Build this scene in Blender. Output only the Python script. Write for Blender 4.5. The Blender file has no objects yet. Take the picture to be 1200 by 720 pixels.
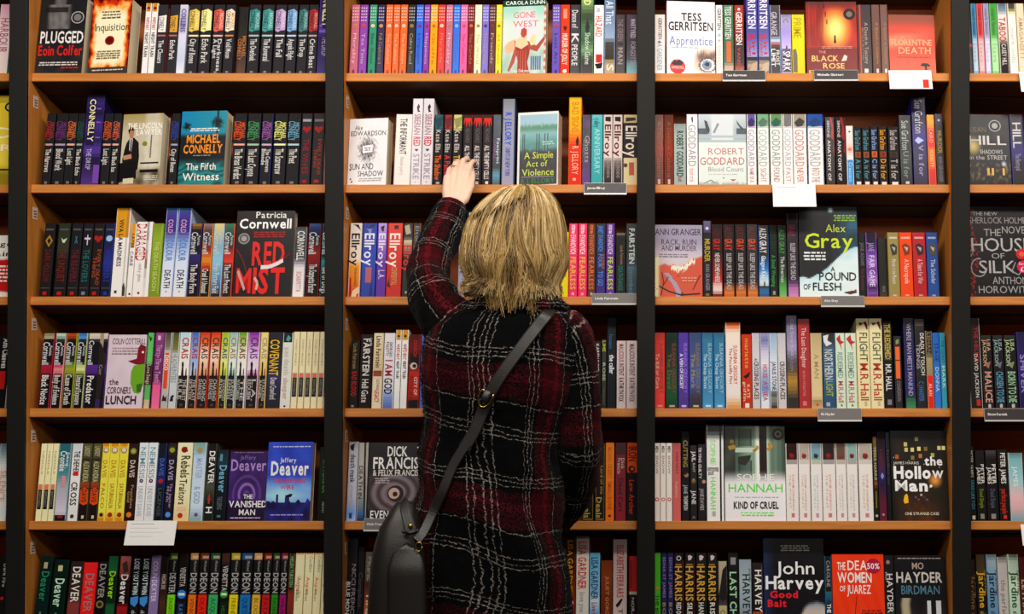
import bpy, bmesh, math, random
from mathutils import Vector, Matrix, noise
from math import sin, cos, pi, radians, sqrt, exp

random.seed(7)
SC = bpy.context.scene
COL = SC.collection

# ------------------------------------------------------------------ camera
F_PX, CAM_D, CAM_H = 1698.5, 4.3, 1.25
PITCH = radians(0.9)
PX, PY = 765.0, 403.3
cam = bpy.data.cameras.new('camera')
cam.sensor_width = 36.0
cam.lens = F_PX / 1200 * 36
cam.shift_x = (600 - PX) / 1200
cam.shift_y = (PY - 360) / 1200
cam.clip_end = 60
cam_ob = bpy.data.objects.new('camera', cam)
COL.objects.link(cam_ob)
cam_ob.location = (0, -CAM_D, CAM_H)
cam_ob.rotation_euler = (pi / 2 + PITCH, 0, 0)
SC.camera = cam_ob

# ------------------------------------------------------------------ light and exposure
SC.view_settings.view_transform = 'Standard'
SC.view_settings.look = 'None'
SC.view_settings.gamma = 1
SC.view_settings.use_curve_mapping = False
SC.view_settings.exposure = 0.34
world = bpy.data.worlds.new('shop_air'); SC.world = world
world.use_nodes = True
world.node_tree.nodes['Background'].inputs[0].default_value = (1.0, 0.86, 0.72, 1)
world.node_tree.nodes['Background'].inputs[1].default_value = 0.02

def area(name, loc, aim, sx, sy, power, col):
    l = bpy.data.lights.new(name, 'AREA'); l.shape = 'RECTANGLE'
    l.size, l.size_y, l.energy, l.color = sx, sy, power, col
    o = bpy.data.objects.new(name, l); COL.objects.link(o)
    o.location = loc
    o.rotation_euler = (Vector(aim) - Vector(loc)).to_track_quat('-Z', 'Y').to_euler()
    return o
area('ceiling_spot_row', (0.1, -1.75, 3.12), (-0.05, 0, 1.75), 4.4, 0.22, 78, (1, .93, .85))
area('ceiling_rear_row', (-0.3, -4.6, 3.15), (-0.2, 0, 1.2), 4.4, 0.4, 48, (1, .92, .83))

# ------------------------------------------------------------------ helpers
def unproj(px, py, Y):
    """point of the photograph (1200x720) on the plane at depth Y -> X, Z"""
    a = (px - PX) / F_PX; b = -(py - PY) / F_PX
    dy = cos(PITCH) - b * sin(PITCH); dz = sin(PITCH) + b * cos(PITCH)
    t = (Y + CAM_D) / dy
    return a * t, CAM_H + dz * t
def P3(px, py, Y):
    x, z = unproj(px, py, Y); return Vector((x, Y, z))
def proj_y(p):
    d = Vector(p) - Vector((0, -CAM_D, CAM_H))
    zf = d.y * cos(PITCH) + d.z * sin(PITCH)
    return PY - F_PX * (-d.y * sin(PITCH) + d.z * cos(PITCH)) / zf

def lin(h):
    if not isinstance(h, str): return h
    r = []
    for i in (0, 2, 4):
        c = int(h[i:i + 2], 16) / 255
        r.append(c / 12.92 if c <= .04045 else ((c + .055) / 1.055) ** 2.4)
    return tuple(r)
def mx(a, b, t):
    a, b = lin(a), lin(b); t = max(0, min(1, t))
    return tuple(x + (y - x) * t for x, y in zip(a, b))
def sst(a, b, x):
    t = max(0, min(1, (x - a) / (b - a))); return t * t * (3 - 2 * t)
def nz(x, y, s=0.0): return noise.noise(Vector((x, y, s)))

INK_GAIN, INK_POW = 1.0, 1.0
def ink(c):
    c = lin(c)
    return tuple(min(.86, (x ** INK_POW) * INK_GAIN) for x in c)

class MB:
    """collects coloured faces and links them as one mesh object"""
    def __init__(s): s.v, s.f, s.c, s.sm = [], [], [], []
    def face(s, pts, col=(.5, .5, .5), sm=False):
        n = len(s.v); s.v += [tuple(p) for p in pts]
        s.f.append(tuple(range(n, n + len(pts)))); s.c.append(lin(col)); s.sm.append(sm)
    def box(s, a, b, col=(.5, .5, .5)):
        (x0, y0, z0), (x1, y1, z1) = a, b
        n = len(s.v)
        s.v += [(x, y, z) for z in (z0, z1) for y in (y0, y1) for x in (x0, x1)]
        for q in ((0, 2, 3, 1), (4, 5, 7, 6), (0, 1, 5, 4), (1, 3, 7, 5), (3, 2, 6, 7), (2, 0, 4, 6)):
            s.f.append(tuple(n + i for i in q)); s.c.append(lin(col)); s.sm.append(False)
    def grid(s, rows, col=(.5, .5, .5), closed=False, sm=True, cap=False):
        n0 = len(s.v); k = len(rows[0])
        for r in rows: s.v += [tuple(p) for p in r]
        for i in range(len(rows) - 1):
            for j in range(k if closed else k - 1):
                a = n0 + i * k + j; b = n0 + i * k + (j + 1) % k
                s.f.append((a, b, b + k, a + k)); s.c.append(lin(col)); s.sm.append(sm)
        if cap:
            s.f.append(tuple(n0 + j for j in reversed(range(k)))); s.c.append(lin(col)); s.sm.append(False)
            m = n0 + (len(rows) - 1) * k
            s.f.append(tuple(m + j for j in range(k))); s.c.append(lin(col)); s.sm.append(False)
    def tube(s, pts, rad, n=10, col=(.5, .5, .5), flat=1.0, up=None, cap=True):
        pts = [Vector(p) for p in pts]; rows = []
        for i, p in enumerate(pts):
            t = (pts[min(i + 1, len(pts) - 1)] - pts[max(i - 1, 0)]).normalized()
            u = Vector(up) if up else (Vector((0, 0, 1)) if abs(t.z) < .9 else Vector((0, 1, 0)))
            a = t.cross(u).normalized(); b = a.cross(t).normalized()
            r = rad[i] if isinstance(rad, (list, tuple)) else rad
            rows.append([p + a * cos(2 * pi * j / n) * r + b * sin(2 * pi * j / n) * r * flat for j in range(n)])
        s.grid(rows, col, True, True, cap)
    def ball(s, c, r, n=12, m=8, col=(.5, .5, .5)):
        r = r if isinstance(r, (tuple, list)) else (r, r, r)
        rows = []
        for i in range(m + 1):
            th = .001 + (pi - .002) * i / m
            rows.append([(c[0] + r[0] * sin(th) * cos(2 * pi * j / n), c[1] + r[1] * sin(th) * sin(2 * pi * j / n), c[2] + r[2] * cos(th)) for j in range(n)])
        s.grid(rows, col, True, True, True)
    def build(s, name, mat, parent=None, mod=None):
        me = bpy.data.meshes.new(name); me.from_pydata(s.v, [], s.f)
        at = me.color_attributes.new('ink', 'FLOAT_COLOR', 'CORNER')
        buf = []
        for f, c in zip(s.f, s.c):
            c = ink(c); buf += [c[0], c[1], c[2], 1.0] * len(f)
        at.data.foreach_set('color', buf)
        me.polygons.foreach_set('use_smooth', s.sm)
        for m in (mat if isinstance(mat, (list, tuple)) else [mat]): me.materials.append(m)
        me.validate(); me.update()
        o = bpy.data.objects.new(name, me); COL.objects.link(o)
        if parent: o.parent = parent
        return o
def tag(o, label=None, cat=None, group=None, kind=None):
    if label: o['label'] = label
    if cat: o['category'] = cat
    if group: o['group'] = group
    if kind: o['kind'] = kind
    return o
def bevel(o, w, seg=2):
    m = o.modifiers.new('edge', 'BEVEL'); m.width = w; m.segments = seg; m.limit_method = 'ANGLE'
    return o

# ------------------------------------------------------------------ materials
def newmat(name, rough=.5, col=None, metal=0, spec=.5):
    m = bpy.data.materials.new(name); m.use_nodes = True
    b = m.node_tree.nodes['Principled BSDF']
    b.inputs['Roughness'].default_value = rough; b.inputs['Metallic'].default_value = metal
    b.inputs['Specular IOR Level'].default_value = spec
    if col: b.inputs['Base Color'].default_value = (*lin(col), 1)
    return m, m.node_tree.nodes, m.node_tree.links, b
def add(N, t, **kw):
    n = N.new(t)
    for k, v in kw.items(): setattr(n, k, v)
    return n
def ramp(N, stops, interp='LINEAR'):
    r = N.new('ShaderNodeValToRGB'); e = r.color_ramp.elements; r.color_ramp.interpolation = interp
    e[0].position, e[0].color = stops[0][0], (*lin(stops[0][1]), 1)
    e[1].position, e[1].color = stops[-1][0], (*lin(stops[-1][1]), 1)
    for p, c in stops[1:-1]:
        x = e.new(p); x.color = (*lin(c), 1)
    return r
def mat_wood(name, lo, hi, scale, rough=.46):
    m, N, L, b = newmat(name, rough, spec=.22)
    tc = add(N, 'ShaderNodeTexCoord'); mp = add(N, 'ShaderNodeMapping'); mp.inputs['Scale'].default_value = scale
    n = add(N, 'ShaderNodeTexNoise'); n.inputs['Scale'].default_value = 9; n.inputs['Detail'].default_value = 5
    n.inputs['Distortion'].default_value = .6
    L.new(tc.outputs['Object'], mp.inputs['Vector']); L.new(mp.outputs['Vector'], n.inputs['Vector'])
    r = ramp(N, [(.3, lo), (.7, hi)]); L.new(n.outputs['Fac'], r.inputs['Fac']); L.new(r.outputs['Color'], b.inputs['Base Color'])
    bp = add(N, 'ShaderNodeBump'); bp.inputs['Strength'].default_value = .06
    L.new(n.outputs['Fac'], bp.inputs['Height']); L.new(bp.outputs['Normal'], b.inputs['Normal'])
    return m
M = {}
M['wood_h'] = mat_wood('beech_veneer_along', 'b06a28', 'c98038', (.6, 6, 9))
M['wood_v'] = mat_wood('beech_veneer_upright', 'b06a28', 'c98038', (6, 6, .6))
M['wood_back'] = mat_wood('brown_back_board', '8e4a22', '9c5428', (.5, 4, 7), .5)
M['wood_shade'] = mat_wood('wood_underside_shade', '3a1c0c', '472410', (.6, 6, 9), .6)  # darker wood tone that carries the shade beneath the shelves
m, N, L, b = newmat('black_painted_steel', .6, '171614', spec=.2)
n = add(N, 'ShaderNodeTexNoise'); n.inputs['Scale'].default_value = 260
bp = add(N, 'ShaderNodeBump'); bp.inputs['Strength'].default_value = .15; L.new(n.outputs['Fac'], bp.inputs['Height']); L.new(bp.outputs['Normal'], b.inputs['Normal'])
M['post'] = m
M['rear_sheet'] = newmat('black_sheet', .6, '141110')[0]
def mat_print(name, rough, spec):
    m, N, L, b = newmat(name, rough, spec=spec)
    a = add(N, 'ShaderNodeAttribute', attribute_name='ink'); L.new(a.outputs['Color'], b.inputs['Base Color'])
    tc = add(N, 'ShaderNodeTexCoord'); n = add(N, 'ShaderNodeTexNoise'); n.inputs['Scale'].default_value = 40
    L.new(tc.outputs['Object'], n.inputs['Vector'])
    mr = add(N, 'ShaderNodeMapRange'); mr.inputs['To Min'].default_value = rough - .07; mr.inputs['To Max'].default_value = rough + .09
    L.new(n.outputs['Fac'], mr.inputs['Value']); L.new(mr.outputs['Result'], b.inputs['Roughness'])
    return m
M['gloss'] = mat_print('glossy_printed_card', .3, .16)
M['matte'] = mat_print('matte_printed_card', .55, .12)
m, N, L, b = newmat('page_edges', .85)
tc = add(N, 'ShaderNodeTexCoord'); mp = add(N, 'ShaderNodeMapping'); mp.inputs['Scale'].default_value = (900, 3, 3)
n = add(N, 'ShaderNodeTexNoise'); n.inputs['Scale'].default_value = 1
L.new(tc.outputs['Object'], mp.inputs['Vector']); L.new(mp.outputs['Vector'], n.inputs['Vector'])
r = ramp(N, [(.3, 'b39f80'), (.7, 'd8c8a8')]); L.new(n.outputs['Fac'], r.inputs['Fac']); L.new(r.outputs['Color'], b.inputs['Base Color'])
M['pages'] = m

# ------------------------------------------------------------------ lettering
FONT_OB = None
GL = {}
def glyph(ch, bold):
    global FONT_OB
    if ch in 'MWNm&w': bold = min(bold * .6, .012)
    k = (ch, bold)
    if k in GL: return GL[k]
    if FONT_OB is None:
        cu = bpy.data.curves.new('lettering', 'FONT'); cu.resolution_u = 2
        FONT_OB = bpy.data.objects.new('lettering', cu); COL.objects.link(FONT_OB)
    cu = FONT_OB.data; cu.body = ch; cu.offset = bold
    bpy.context.view_layer.update()
    ev = FONT_OB.evaluated_get(bpy.context.evaluated_depsgraph_get())
    me = ev.to_mesh()
    vs = [(v.co.x, v.co.y) for v in me.vertices]
    fs = [tuple(p.vertices) for p in me.polygons]
    ev.to_mesh_clear()
    if vs:
        x0 = min(v[0] for v in vs); x1 = max(v[0] for v in vs)
        vs = [(x - x0, y) for x, y in vs]; w = x1 - x0 + .085
    else: w = .26
    GL[k] = (vs, fs, w); return GL[k]
CAP = None
def put_text(mb, text, to3, a0, a1, b0, b1, col, bold=.012):
    """fits text in the box: reading direction a0->a1, baseline b0, capitals reach b1"""
    global CAP
    if CAP is None: CAP = max(v[1] for v in glyph('H', .012)[0])
    adv = [glyph(ch, bold) for ch in text]
    tot = sum(g[2] for g in adv) - .085
    if tot <= 0: return
    ka = (a1 - a0) / tot; kb = (b1 - b0) / CAP; pen = 0
    c = lin(col)
    for vs, fs, w in adv:
        n = len(mb.v)
        mb.v += [tuple(to3(a0 + (pen + x) * ka, b0 + y * kb)) for x, y in vs]
        for f in fs:
            mb.f.append(tuple(n + i for i in f)); mb.c.append(c); mb.sm.append(False)
        pen += w

# ------------------------------------------------------------------ the place: bookcases, posts, floor, wall
TILT = radians(11)
SHELF_Y = [-46, 85.5, 216.2, 347.6, 478.7, 610.8, 743, 875]
SHELF_Z = [unproj(765, y, 0)[1] for y in SHELF_Y]
DEPTH = .245
POST_X = [unproj(p, 400, -.03)[0] for p in (-349, 19.5, 391, 757, 1126.5, 1495)]
HALF_POST = 10.7 / 398; HALF_PANEL = HALF_POST - .0006
TOP_Z = SHELF_Z[0] + .03
BAYS = ['far-left', 'left', 'centre', 'right', 'far-right']
mb = MB(); mb.box((-4.2, -6, -.04), (3.6, .34, 0)); fl = mb.build('floor', None or M['wood_back'])
m, N, L, b = newmat('dark_carpet', .95)
n = add(N, 'ShaderNodeTexNoise'); n.inputs['Scale'].default_value = 350
r = ramp(N, [(.3, '1c1614'), (.7, '2c2420')]); L.new(n.outputs['Fac'], r.inputs['Fac']); L.new(r.outputs['Color'], b.inputs['Base Color'])
fl.data.materials[0] = m; tag(fl, kind='structure')
mb = MB(); mb.box((-4.2, .29, 0), (3.6, .34, 3.3)); wl = mb.build('wall_back', None or M['wood_back'])
m, N, L, b = newmat('plain_plaster', .9)
n = add(N, 'ShaderNodeTexNoise'); n.inputs['Scale'].default_value = 30
r = ramp(N, [(.3, '8a8078'), (.7, '948a80')]); L.new(n.outputs['Fac'], r.inputs['Fac']); L.new(r.outputs['Color'], b.inputs['Base Color'])
wl.data.materials[0] = m; tag(wl, kind='structure')

def tilt_box(mb, x0, x1, y0, y1, z0, z1, zs):
    """box in the tilted frame of a shelf whose front top edge is at height zs"""
    n = len(mb.v); c, s = cos(TILT), sin(TILT)
    for z in (z0, z1):
        for y in (y0, y1):
            for x in (x0, x1): mb.v.append((x, y * c + z * s, zs - y * s + z * c))
    for q in ((0, 2, 3, 1), (4, 5, 7, 6), (0, 1, 5, 4), (1, 3, 7, 5), (3, 2, 6, 7), (2, 0, 4, 6)):
        mb.f.append(tuple(n + i for i in q)); mb.c.append((.5, .5, .5)); mb.sm.append(False)
bay_labels = ['wooden bookcase bay cut off at the left edge beside the first black post',
              'wooden bookcase bay between first and second black posts, left of the woman',
              'wooden bookcase bay behind the woman in the plaid coat',
              'wooden bookcase bay between third and fourth black posts, right of the woman',
              'wooden bookcase bay cut off at the right edge beyond the last black post']
CASES = []
for i in range(5):
    xa, xb = POST_X[i], POST_X[i + 1]
    bc = bpy.data.objects.new('bookcase', None); COL.objects.link(bc)
    bc.location = ((xa + xb) / 2, 0, 0); xo = bc.location.x
    tag(bc, bay_labels[i], 'bookcase', 'bookcase bays along the wall'); CASES.append(bc)
    l, r_ = xa - xo + .0004, xb - xo - .0004
    il, ir = l + HALF_PANEL, r_ - HALF_PANEL
    mb = MB(); mb.box((l, .265, .0), (r_, .285, TOP_Z)); mb.build('back_panel', M['wood_back'], bc)
    for a, b_ in ((l, il), (ir, r_)):
        mb = MB(); mb.box((a, -.02, .0), (b_, .265, TOP_Z)); bevel(mb.build('side_panel', M['wood_v'], bc), .0015)
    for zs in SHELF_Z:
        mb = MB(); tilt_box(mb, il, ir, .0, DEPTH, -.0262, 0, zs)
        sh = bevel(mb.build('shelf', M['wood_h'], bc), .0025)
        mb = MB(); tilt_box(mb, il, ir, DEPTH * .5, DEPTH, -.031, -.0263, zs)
        mb.build('under_rear_sheet', M['rear_sheet'], sh)  # thin black sheet over the rear half of the shelf underside
        mb = MB(); tilt_box(mb, il + .001, ir - .001, .004, DEPTH * .5, -.0272, -.0262, zs); mb.build('under_shade', M['wood_shade'], sh)  # added sheet, puts the under-shelf shade into its colour
    mb = MB(); mb.box((il, .02, 0), (ir, .04, SHELF_Z[-1] - .03)); mb.build('plinth', M['wood_h'], bc)
    for row in range(2, 7):           # little shelf-code stickers on the inside of the upright
        if i not in (1, 2): continue
        zc = SHELF_Z[row] + .25
        mb = MB(); mb.box((il, .012, zc - .018), (il + .0006, .045, zc + .018), 'c9b9ac')
        for k in range(3): mb.face([(il + .0008, .018, zc + .008 - k * .008), (il + .0008, .040, zc + .008 - k * .008), (il + .0008, .040, zc + .004 - k * .008), (il + .0008, .018, zc + .004 - k * .008)], '8a4038')
        mb.build('code_sticker', M['matte'], bc)
post_labels = ['black upright post nearest the left edge of the wall of books',
               'black upright post just left of the woman reaching up',
               'black upright post just right of the woman in plaid',
               'black upright post nearest the right edge of the wall of books']
for i in range(1, 5):
    mb = MB(); mb.box((-HALF_POST, -.034, 0), (HALF_POST, -.0206, TOP_Z))
    o = bevel(mb.build('upright_post', M['post']), .002)
    o.location = (POST_X[i], 0, 0)
    tag(o, post_labels[i - 1], 'post', 'black posts between the bookcase bays')

# ------------------------------------------------------------------ books
def book_shell(mb, w, h, d, cf, cb, th=.0012, r=.0025):
    """paperback cover: a U of card (spine towards -Y) without the spine front, which is printed separately"""
    x0, x1 = -w / 2, w / 2
    r = min(r, w * .22)
    arc = [(x0 + r - r * cos(a), r - r * sin(a)) for a in (0, pi / 6, pi / 3, pi / 2)]
    outer_l = [(x0, d)] + arc
    inner_l = [(x0 + th, d), (x0 + th, r + th * .5), (x0 + r + th * .4, th)]
    for side, c in ((1, cb), (-1, cf)):
        def q(p, z): return (side * p[0], p[1], z)
        for a, b in zip(outer_l[:-1], outer_l[1:]):
            mb.face([q(a, 0), q(b, 0), q(b, h), q(a, h)], c)
        for a, b in zip(inner_l[:-1], inner_l[1:]):
            mb.face([q(a, 0), q(b, 0), q(b, h), q(a, h)], 'd8d0c0')
        mb.face([q(outer_l[0], 0), q(outer_l[0], h), q(inner_l[0], h), q(inner_l[0], 0)], c)
        for z in (0, h):
            mb.face([q(p, z) for p in outer_l] + [q(p, z) for p in reversed(inner_l)], c)
    mb.face([(x0 + r + th * .4, th, 0), (x1 - r - th * .4, th, 0), (x1 - r - th * .4, th, h), (x0 + r + th * .4, th, h)], 'd8d0c0')
    for z in (0, h):
        mb.face([(x0 + r, 0, z), (x1 - r, 0, z), (x1 - r - th * .4, th, z), (x0 + r + th * .4, th, z)], cb)
    return r
def T(text, v0, v1, col, w0=.22, w1=.78, bold=.012):
    g = .06 if w1 - w0 < .65 and (w1 - w0 > .38 or abs(w0 + w1 - 1) < .1) else 0
    return ('t', text, v0, v1, col, w0 - g, w1 + g, min(bold + .004, .016))
def B(v0, v1, col, u0=0, u1=1): return ('b', v0, v1, col, u0, u1)
def O(v, r, col, u=.5): return ('o', v, r, col, u)
def Q(pts, col): return ('p', pts, col)
ROWS = {}
CUR = None
def row(bay, r):
    global CUR
    CUR = ROWS.setdefault((bay, r), [])
def S(x0, x1, yt, look, base, *items, **kw): CUR.append(('s', x0, x1, yt, look, base, items, kw))
def C(x0, x1, yt, look, art, *items, **kw): CUR.append(('c', x0, x1, yt, look, art, items, kw))
ORD = 'first second third fourth fifth sixth seventh eighth ninth tenth eleventh twelfth thirteenth fourteenth fifteenth sixteenth seventeenth eighteenth nineteenth twentieth'.split() + \
      ['twenty-' + o for o in 'first second third fourth fifth sixth seventh eighth ninth'.split()]
ROWNAME = ['', 'top', 'second', 'third', 'fourth', 'fifth', 'bottom']

def base_col(base, v):
    if isinstance(base, (list, tuple)) and isinstance(base[0], (list, tuple)):
        for (a, ca), (b, cb_) in zip(base[:-1], base[1:]):
            if v <= b: return mx(ca, cb_, (v - a) / max(1e-6, b - a))
        return lin(base[-1][1])
    return lin(base)
def spine_book(w, h, base, items, d, name, gloss, side):
    mb = MB()
    grad = isinstance(base, (list, tuple)) and isinstance(base[0], (list, tuple))
    cb = base_col(base, .5) if side is None else lin(side)
    r = book_shell(mb, w, h, d, cb, cb)
    vs = {0.0, 1.0}
    if grad: vs |= {i / 26 for i in range(27)}
    for it in items:
        if it[0] == 'b' and it[4] == 0 and it[5] == 1: vs |= {max(0, it[1]), min(1, it[2])}
    vs = sorted(vs)
    xs = w / 2 - r * .35
    def sp(u, v, off=0): return (-w / 2 + u * w, -off + (.0012 if (u < .02 or u > .98) else 0), h * (1 - v))
    for a, b in zip(vs[:-1], vs[1:]):
        if b - a < 1e-5: continue
        m_ = (a + b) / 2; c = base_col(base, m_)
        for it in items:
            if it[0] == 'b' and it[4] == 0 and it[5] == 1 and it[1] <= m_ <= it[2]: c = base_col(it[3], (m_ - it[1]) / max(1e-6, it[2] - it[1]))
        mb.face([(-xs, .0004, h * (1 - b)), (xs, .0004, h * (1 - b)), (xs, .0004, h * (1 - a)), (-xs, .0004, h * (1 - a))], c)
    off = .00005
    for it in items:
        off += .00006
        if it[0] == 'b' and not (it[4] == 0 and it[5] == 1):
            n = 8 if isinstance(it[3], (list, tuple)) and isinstance(it[3][0], (list, tuple)) else 1
            for k in range(n):
                a = it[1] + (it[2] - it[1]) * k / n; b = it[1] + (it[2] - it[1]) * (k + 1) / n
                mb.face([sp(it[4], b, off), sp(it[5], b, off), sp(it[5], a, off), sp(it[4], a, off)], base_col(it[3], (k + .5) / n))
        elif it[0] == 'o':
            _, v, rr, col, u = it
            mb.face([(-w / 2 + u * w + rr * w * cos(t * pi / 8), -off, h * (1 - v) + rr * w * sin(t * pi / 8)) for t in range(16)], col)
        elif it[0] == 'p':
            mb.face([sp(u, v, off) for u, v in it[1]], it[2])
        elif it[0] == 't':
            _, text, v0, v1, col, w0, w1, bold = it
            put_text(mb, text, lambda a, b, o=off: (-w / 2 + b, -o, h - a), v0 * h, v1 * h, w0 * w, w1 * w, col, bold)
    o = mb.build(name, M['gloss' if gloss else 'matte'])
    pg = MB(); pg.box((-w / 2 + .0014, .0016, .0012), (w / 2 - .0014, d - .0012, h - .0012))
    pg.build('pages', M['pages'], o)
    return o
def cover_book(w, h, t, art, items, name, spine_c):
    """paperback standing with its front cover to the room; spine on the left, fore-edge on the right"""
    mb = MB(); th = .0012
    sc = lin(spine_c)
    mb.face([(0, 0, 0), (0, t, 0), (0, t, h), (0, 0, h)], sc)
    mb.face([(0, t, 0), (w, t, 0), (w, t, h), (0, t, h)], sc)
    mb.face([(0, t - th, 0), (w, t - th, 0), (w, t - th, h), (0, t - th, h)], 'd8d0c0')
    mb.face([(th, th, 0), (w, th, 0), (w, th, h), (th, th, h)], 'd8d0c0')
    mb.face([(th, th, 0), (th, t - th, 0), (th, t - th, h), (th, th, h)], 'd8d0c0')
    for y0, y1 in ((0, th), (t - th, t)):
        mb.face([(w, y0, 0), (w, y1, 0), (w, y1, h), (w, y0, h)], sc)
        for z in (0, h): mb.face([(0, y0, z), (w, y0, z), (w, y1, z), (0, y1, z)], sc)
    for z in (0, h): mb.face([(0, th, z), (th, th, z), (th, t - th, z), (0, t - th, z)], sc)
    nx, nzr = 40, 60
    n0 = len(mb.v)
    mb.v += [(w * i / nx, 0, h * (1 - j / nzr)) for j in range(nzr + 1) for i in range(nx + 1)]
    for j in range(nzr):
        for i in range(nx):
            a = n0 + j * (nx + 1) + i
            mb.f.append((a, a + nx + 1, a + nx + 2, a + 1)); mb.c.append(lin(art((i + .5) / nx, (j + .5) / nzr))); mb.sm.append(False)
    off = .00005
    for it in items:
        off += .00006
        if it[0] == 'p': mb.face([(u * w, -off, h * (1 - v)) for u, v in it[1]], it[2])
        elif it[0] == 'o':
            _, v, rr, col, u = it
            mb.face([(u * w + rr * w * cos(k * pi / 14), -off, h * (1 - v) + rr * w * sin(k * pi / 14)) for k in range(28)], col)
        elif it[0] == 'b': mb.face([(it[4] * w, -off, h * (1 - it[2])), (it[5] * w, -off, h * (1 - it[2])), (it[5] * w, -off, h * (1 - it[1])), (it[4] * w, -off, h * (1 - it[1]))], it[3])
        elif it[0] == 'h':
            _, text, u0, u1, v0, v1, col, bold = it
            put_text(mb, text, lambda a, b, o=off: (a, -o, b), u0 * w, u1 * w, h * (1 - v1), h * (1 - v0), col, bold)
    o = mb.build(name, M['gloss'])
    pg = MB(); pg.box((.0014, .0014, .0012), (w - .001, t - .0014, h - .0012)); pg.build('pages', M['pages'], o)
    return o
def H(text, u0, u1, v0, v1, col, bold=.012): return ('h', text, u0, u1, v0, v1, col, bold)
def lines(u0, u1, v0, v1, n, col, seed=1):
    """rows of small print, too small to read in the photograph"""
    rr = random.Random(seed); out = []
    for k in range(n):
        v = v0 + (v1 - v0) * (k + .2) / n; hh = (v1 - v0) / n * .5; u = u0 + rr.random() * .03
        while u < u1 - .03:
            e = min(u1, u + .03 + rr.random() * .09); out.append(Q([(u, v + hh), (e, v + hh), (e, v), (u, v)], col)); u = e + .018
    return out

def place_rows():
    global INK_GAIN, INK_POW
    for (bay, r), lst in sorted(ROWS.items()):
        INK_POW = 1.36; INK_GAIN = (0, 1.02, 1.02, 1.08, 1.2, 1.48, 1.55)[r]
        zs = SHELF_Z[r]; last = -1e9
        grp = f'books on the {ROWNAME[r]} shelf of the {BAYS[bay]} bookcase'
        rr = random.Random(bay * 10 + r)
        for k, e in enumerate(lst):
            typ, x0, x1, yt, look, base, items, kw = e
            ys = kw.get('y', .005) + rr.random() * .003
            zb = zs - ys * math.tan(TILT) + .0003
            X0 = unproj(x0, proj_y((0, ys, zb)), ys)[0]; X1 = unproj(x1, proj_y((0, ys, zb)), ys)[0]
            X0 = max(X0, last + .0003)
            lo, hi = .05, .32
            for _ in range(30):
                mid = (lo + hi) / 2
                if proj_y((0, ys + mid * sin(TILT), zb + mid * cos(TILT))) > yt: lo = mid
                else: hi = mid
            h = lo; w = max(.004, X1 - X0 - .0003)
            tall = h > .243
            if typ == 's':
                d = (.152 if tall else .128 if h > .185 else .11)
                name = 'large_paperback' if tall else 'paperback'
                o = spine_book(w, h, base, items, d, name, kw.get('gloss', rr.random() < .6), kw.get('side'))
                o.location = ((X0 + X1) / 2, ys, zb); o.rotation_euler = (-TILT, radians(kw.get('lean', 0)), 0)
                last = X1
            else:
                rz = radians(kw.get('rz', -3)); t = kw.get('t', .03)
                w = (X1 - X0) / cos(rz)
                o = cover_book(w, h, t, base, items, 'cover_out_paperback', kw.get('spine', base(.02, .5)))
                yo = ys + max(0, -w * sin(rz)); zo = zs - yo * math.tan(TILT) + .0003
                o.location = (X0, yo, zo)
                o.rotation_euler = (Matrix.Rotation(-TILT, 3, 'X') @ Matrix.Rotation(rz, 3, 'Z')).to_euler()
                last = X1 + max(0, t * sin(-rz))
            lab = look if kw.get('own') else f'{look}, {ORD[k]} on {ROWNAME[r]} shelf, {BAYS[bay]} bookcase'
            tag(o, lab, 'book', grp)
    INK_GAIN = INK_POW = 1.0

# ------------------------------------------------------------------ the books, shelf by shelf
K, DG, W, CR = '201d20', '38343a', 'e9e6e4', 'dcd4b4'
R, OG, Y, G, TL = 'c02a20', 'e2701e', 'e8bc22', '2f7440', '1f6f70'
BL, LB, PU, PK, LV, GY = '2a50ac', '86b4d8', '5c2c8c', 'e23a7c', 'b4a6d4', 'a8a4a6'
BR, MR, GN, NV = '5c2e22', '742a2c', '6cae38', '20264c'
def connelly(x0, x1, yt, cn, c, title, t1=.9, two=None, **kw):
    its = [T('CONNELLY', .11, .38, c, .1, .5, .03), T('MICHAEL', .13, .36, c, .56, .9, .03), B(.425, .45, mx(c, 'ffffff', .35))]
    if two: its += [T(title, .5, t1, 'd8d4d0', .5, .88, .02), T(two, .5, t1 - .1, 'd8d4d0', .1, .46, .02)]
    else: its += [T(title, .5, t1, 'd8d4d0', .26, .74, .02)]
    its += [B(.95, .985, '8a868a', .35, .65)]
    S(x0, x1, yt, f'dark grey paperback with {cn} block lettering', '2e2b30', *its, gloss=0, **kw)
def patch(x0, x1, yt, cn, c, title, t1=.85, two=None, c2=None):
    c2 = c2 or mx(c, 'ffffff', .35)
    its = [Q([(.05, .09), (.6, .06), (.95, .1), (.95, .37), (.5, .38), (.3, .4), (.05, .38)], c),
           T('CONNELLY', .09, .37, '2c2a2e', .12, .5, .02), T('MICHAEL', .12, .35, c2, .6, .9, .01), B(.44, .462, c2)]
    if two: its += [T(title, .5, t1 + .08, 'd4d2d2', .52, .88, .02), T(two, .5, t1 - .1, 'd4d2d2', .12, .46, .02)]
    else: its += [T(title, .5, t1, 'd4d2d2', .3, .72, .02)]
    its.append(B(.965, .99, '9a969a', .35, .6))
    S(x0, x1, yt, f'charcoal paperback with {cn} author block', '3a363c', *its, gloss=0)

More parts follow.
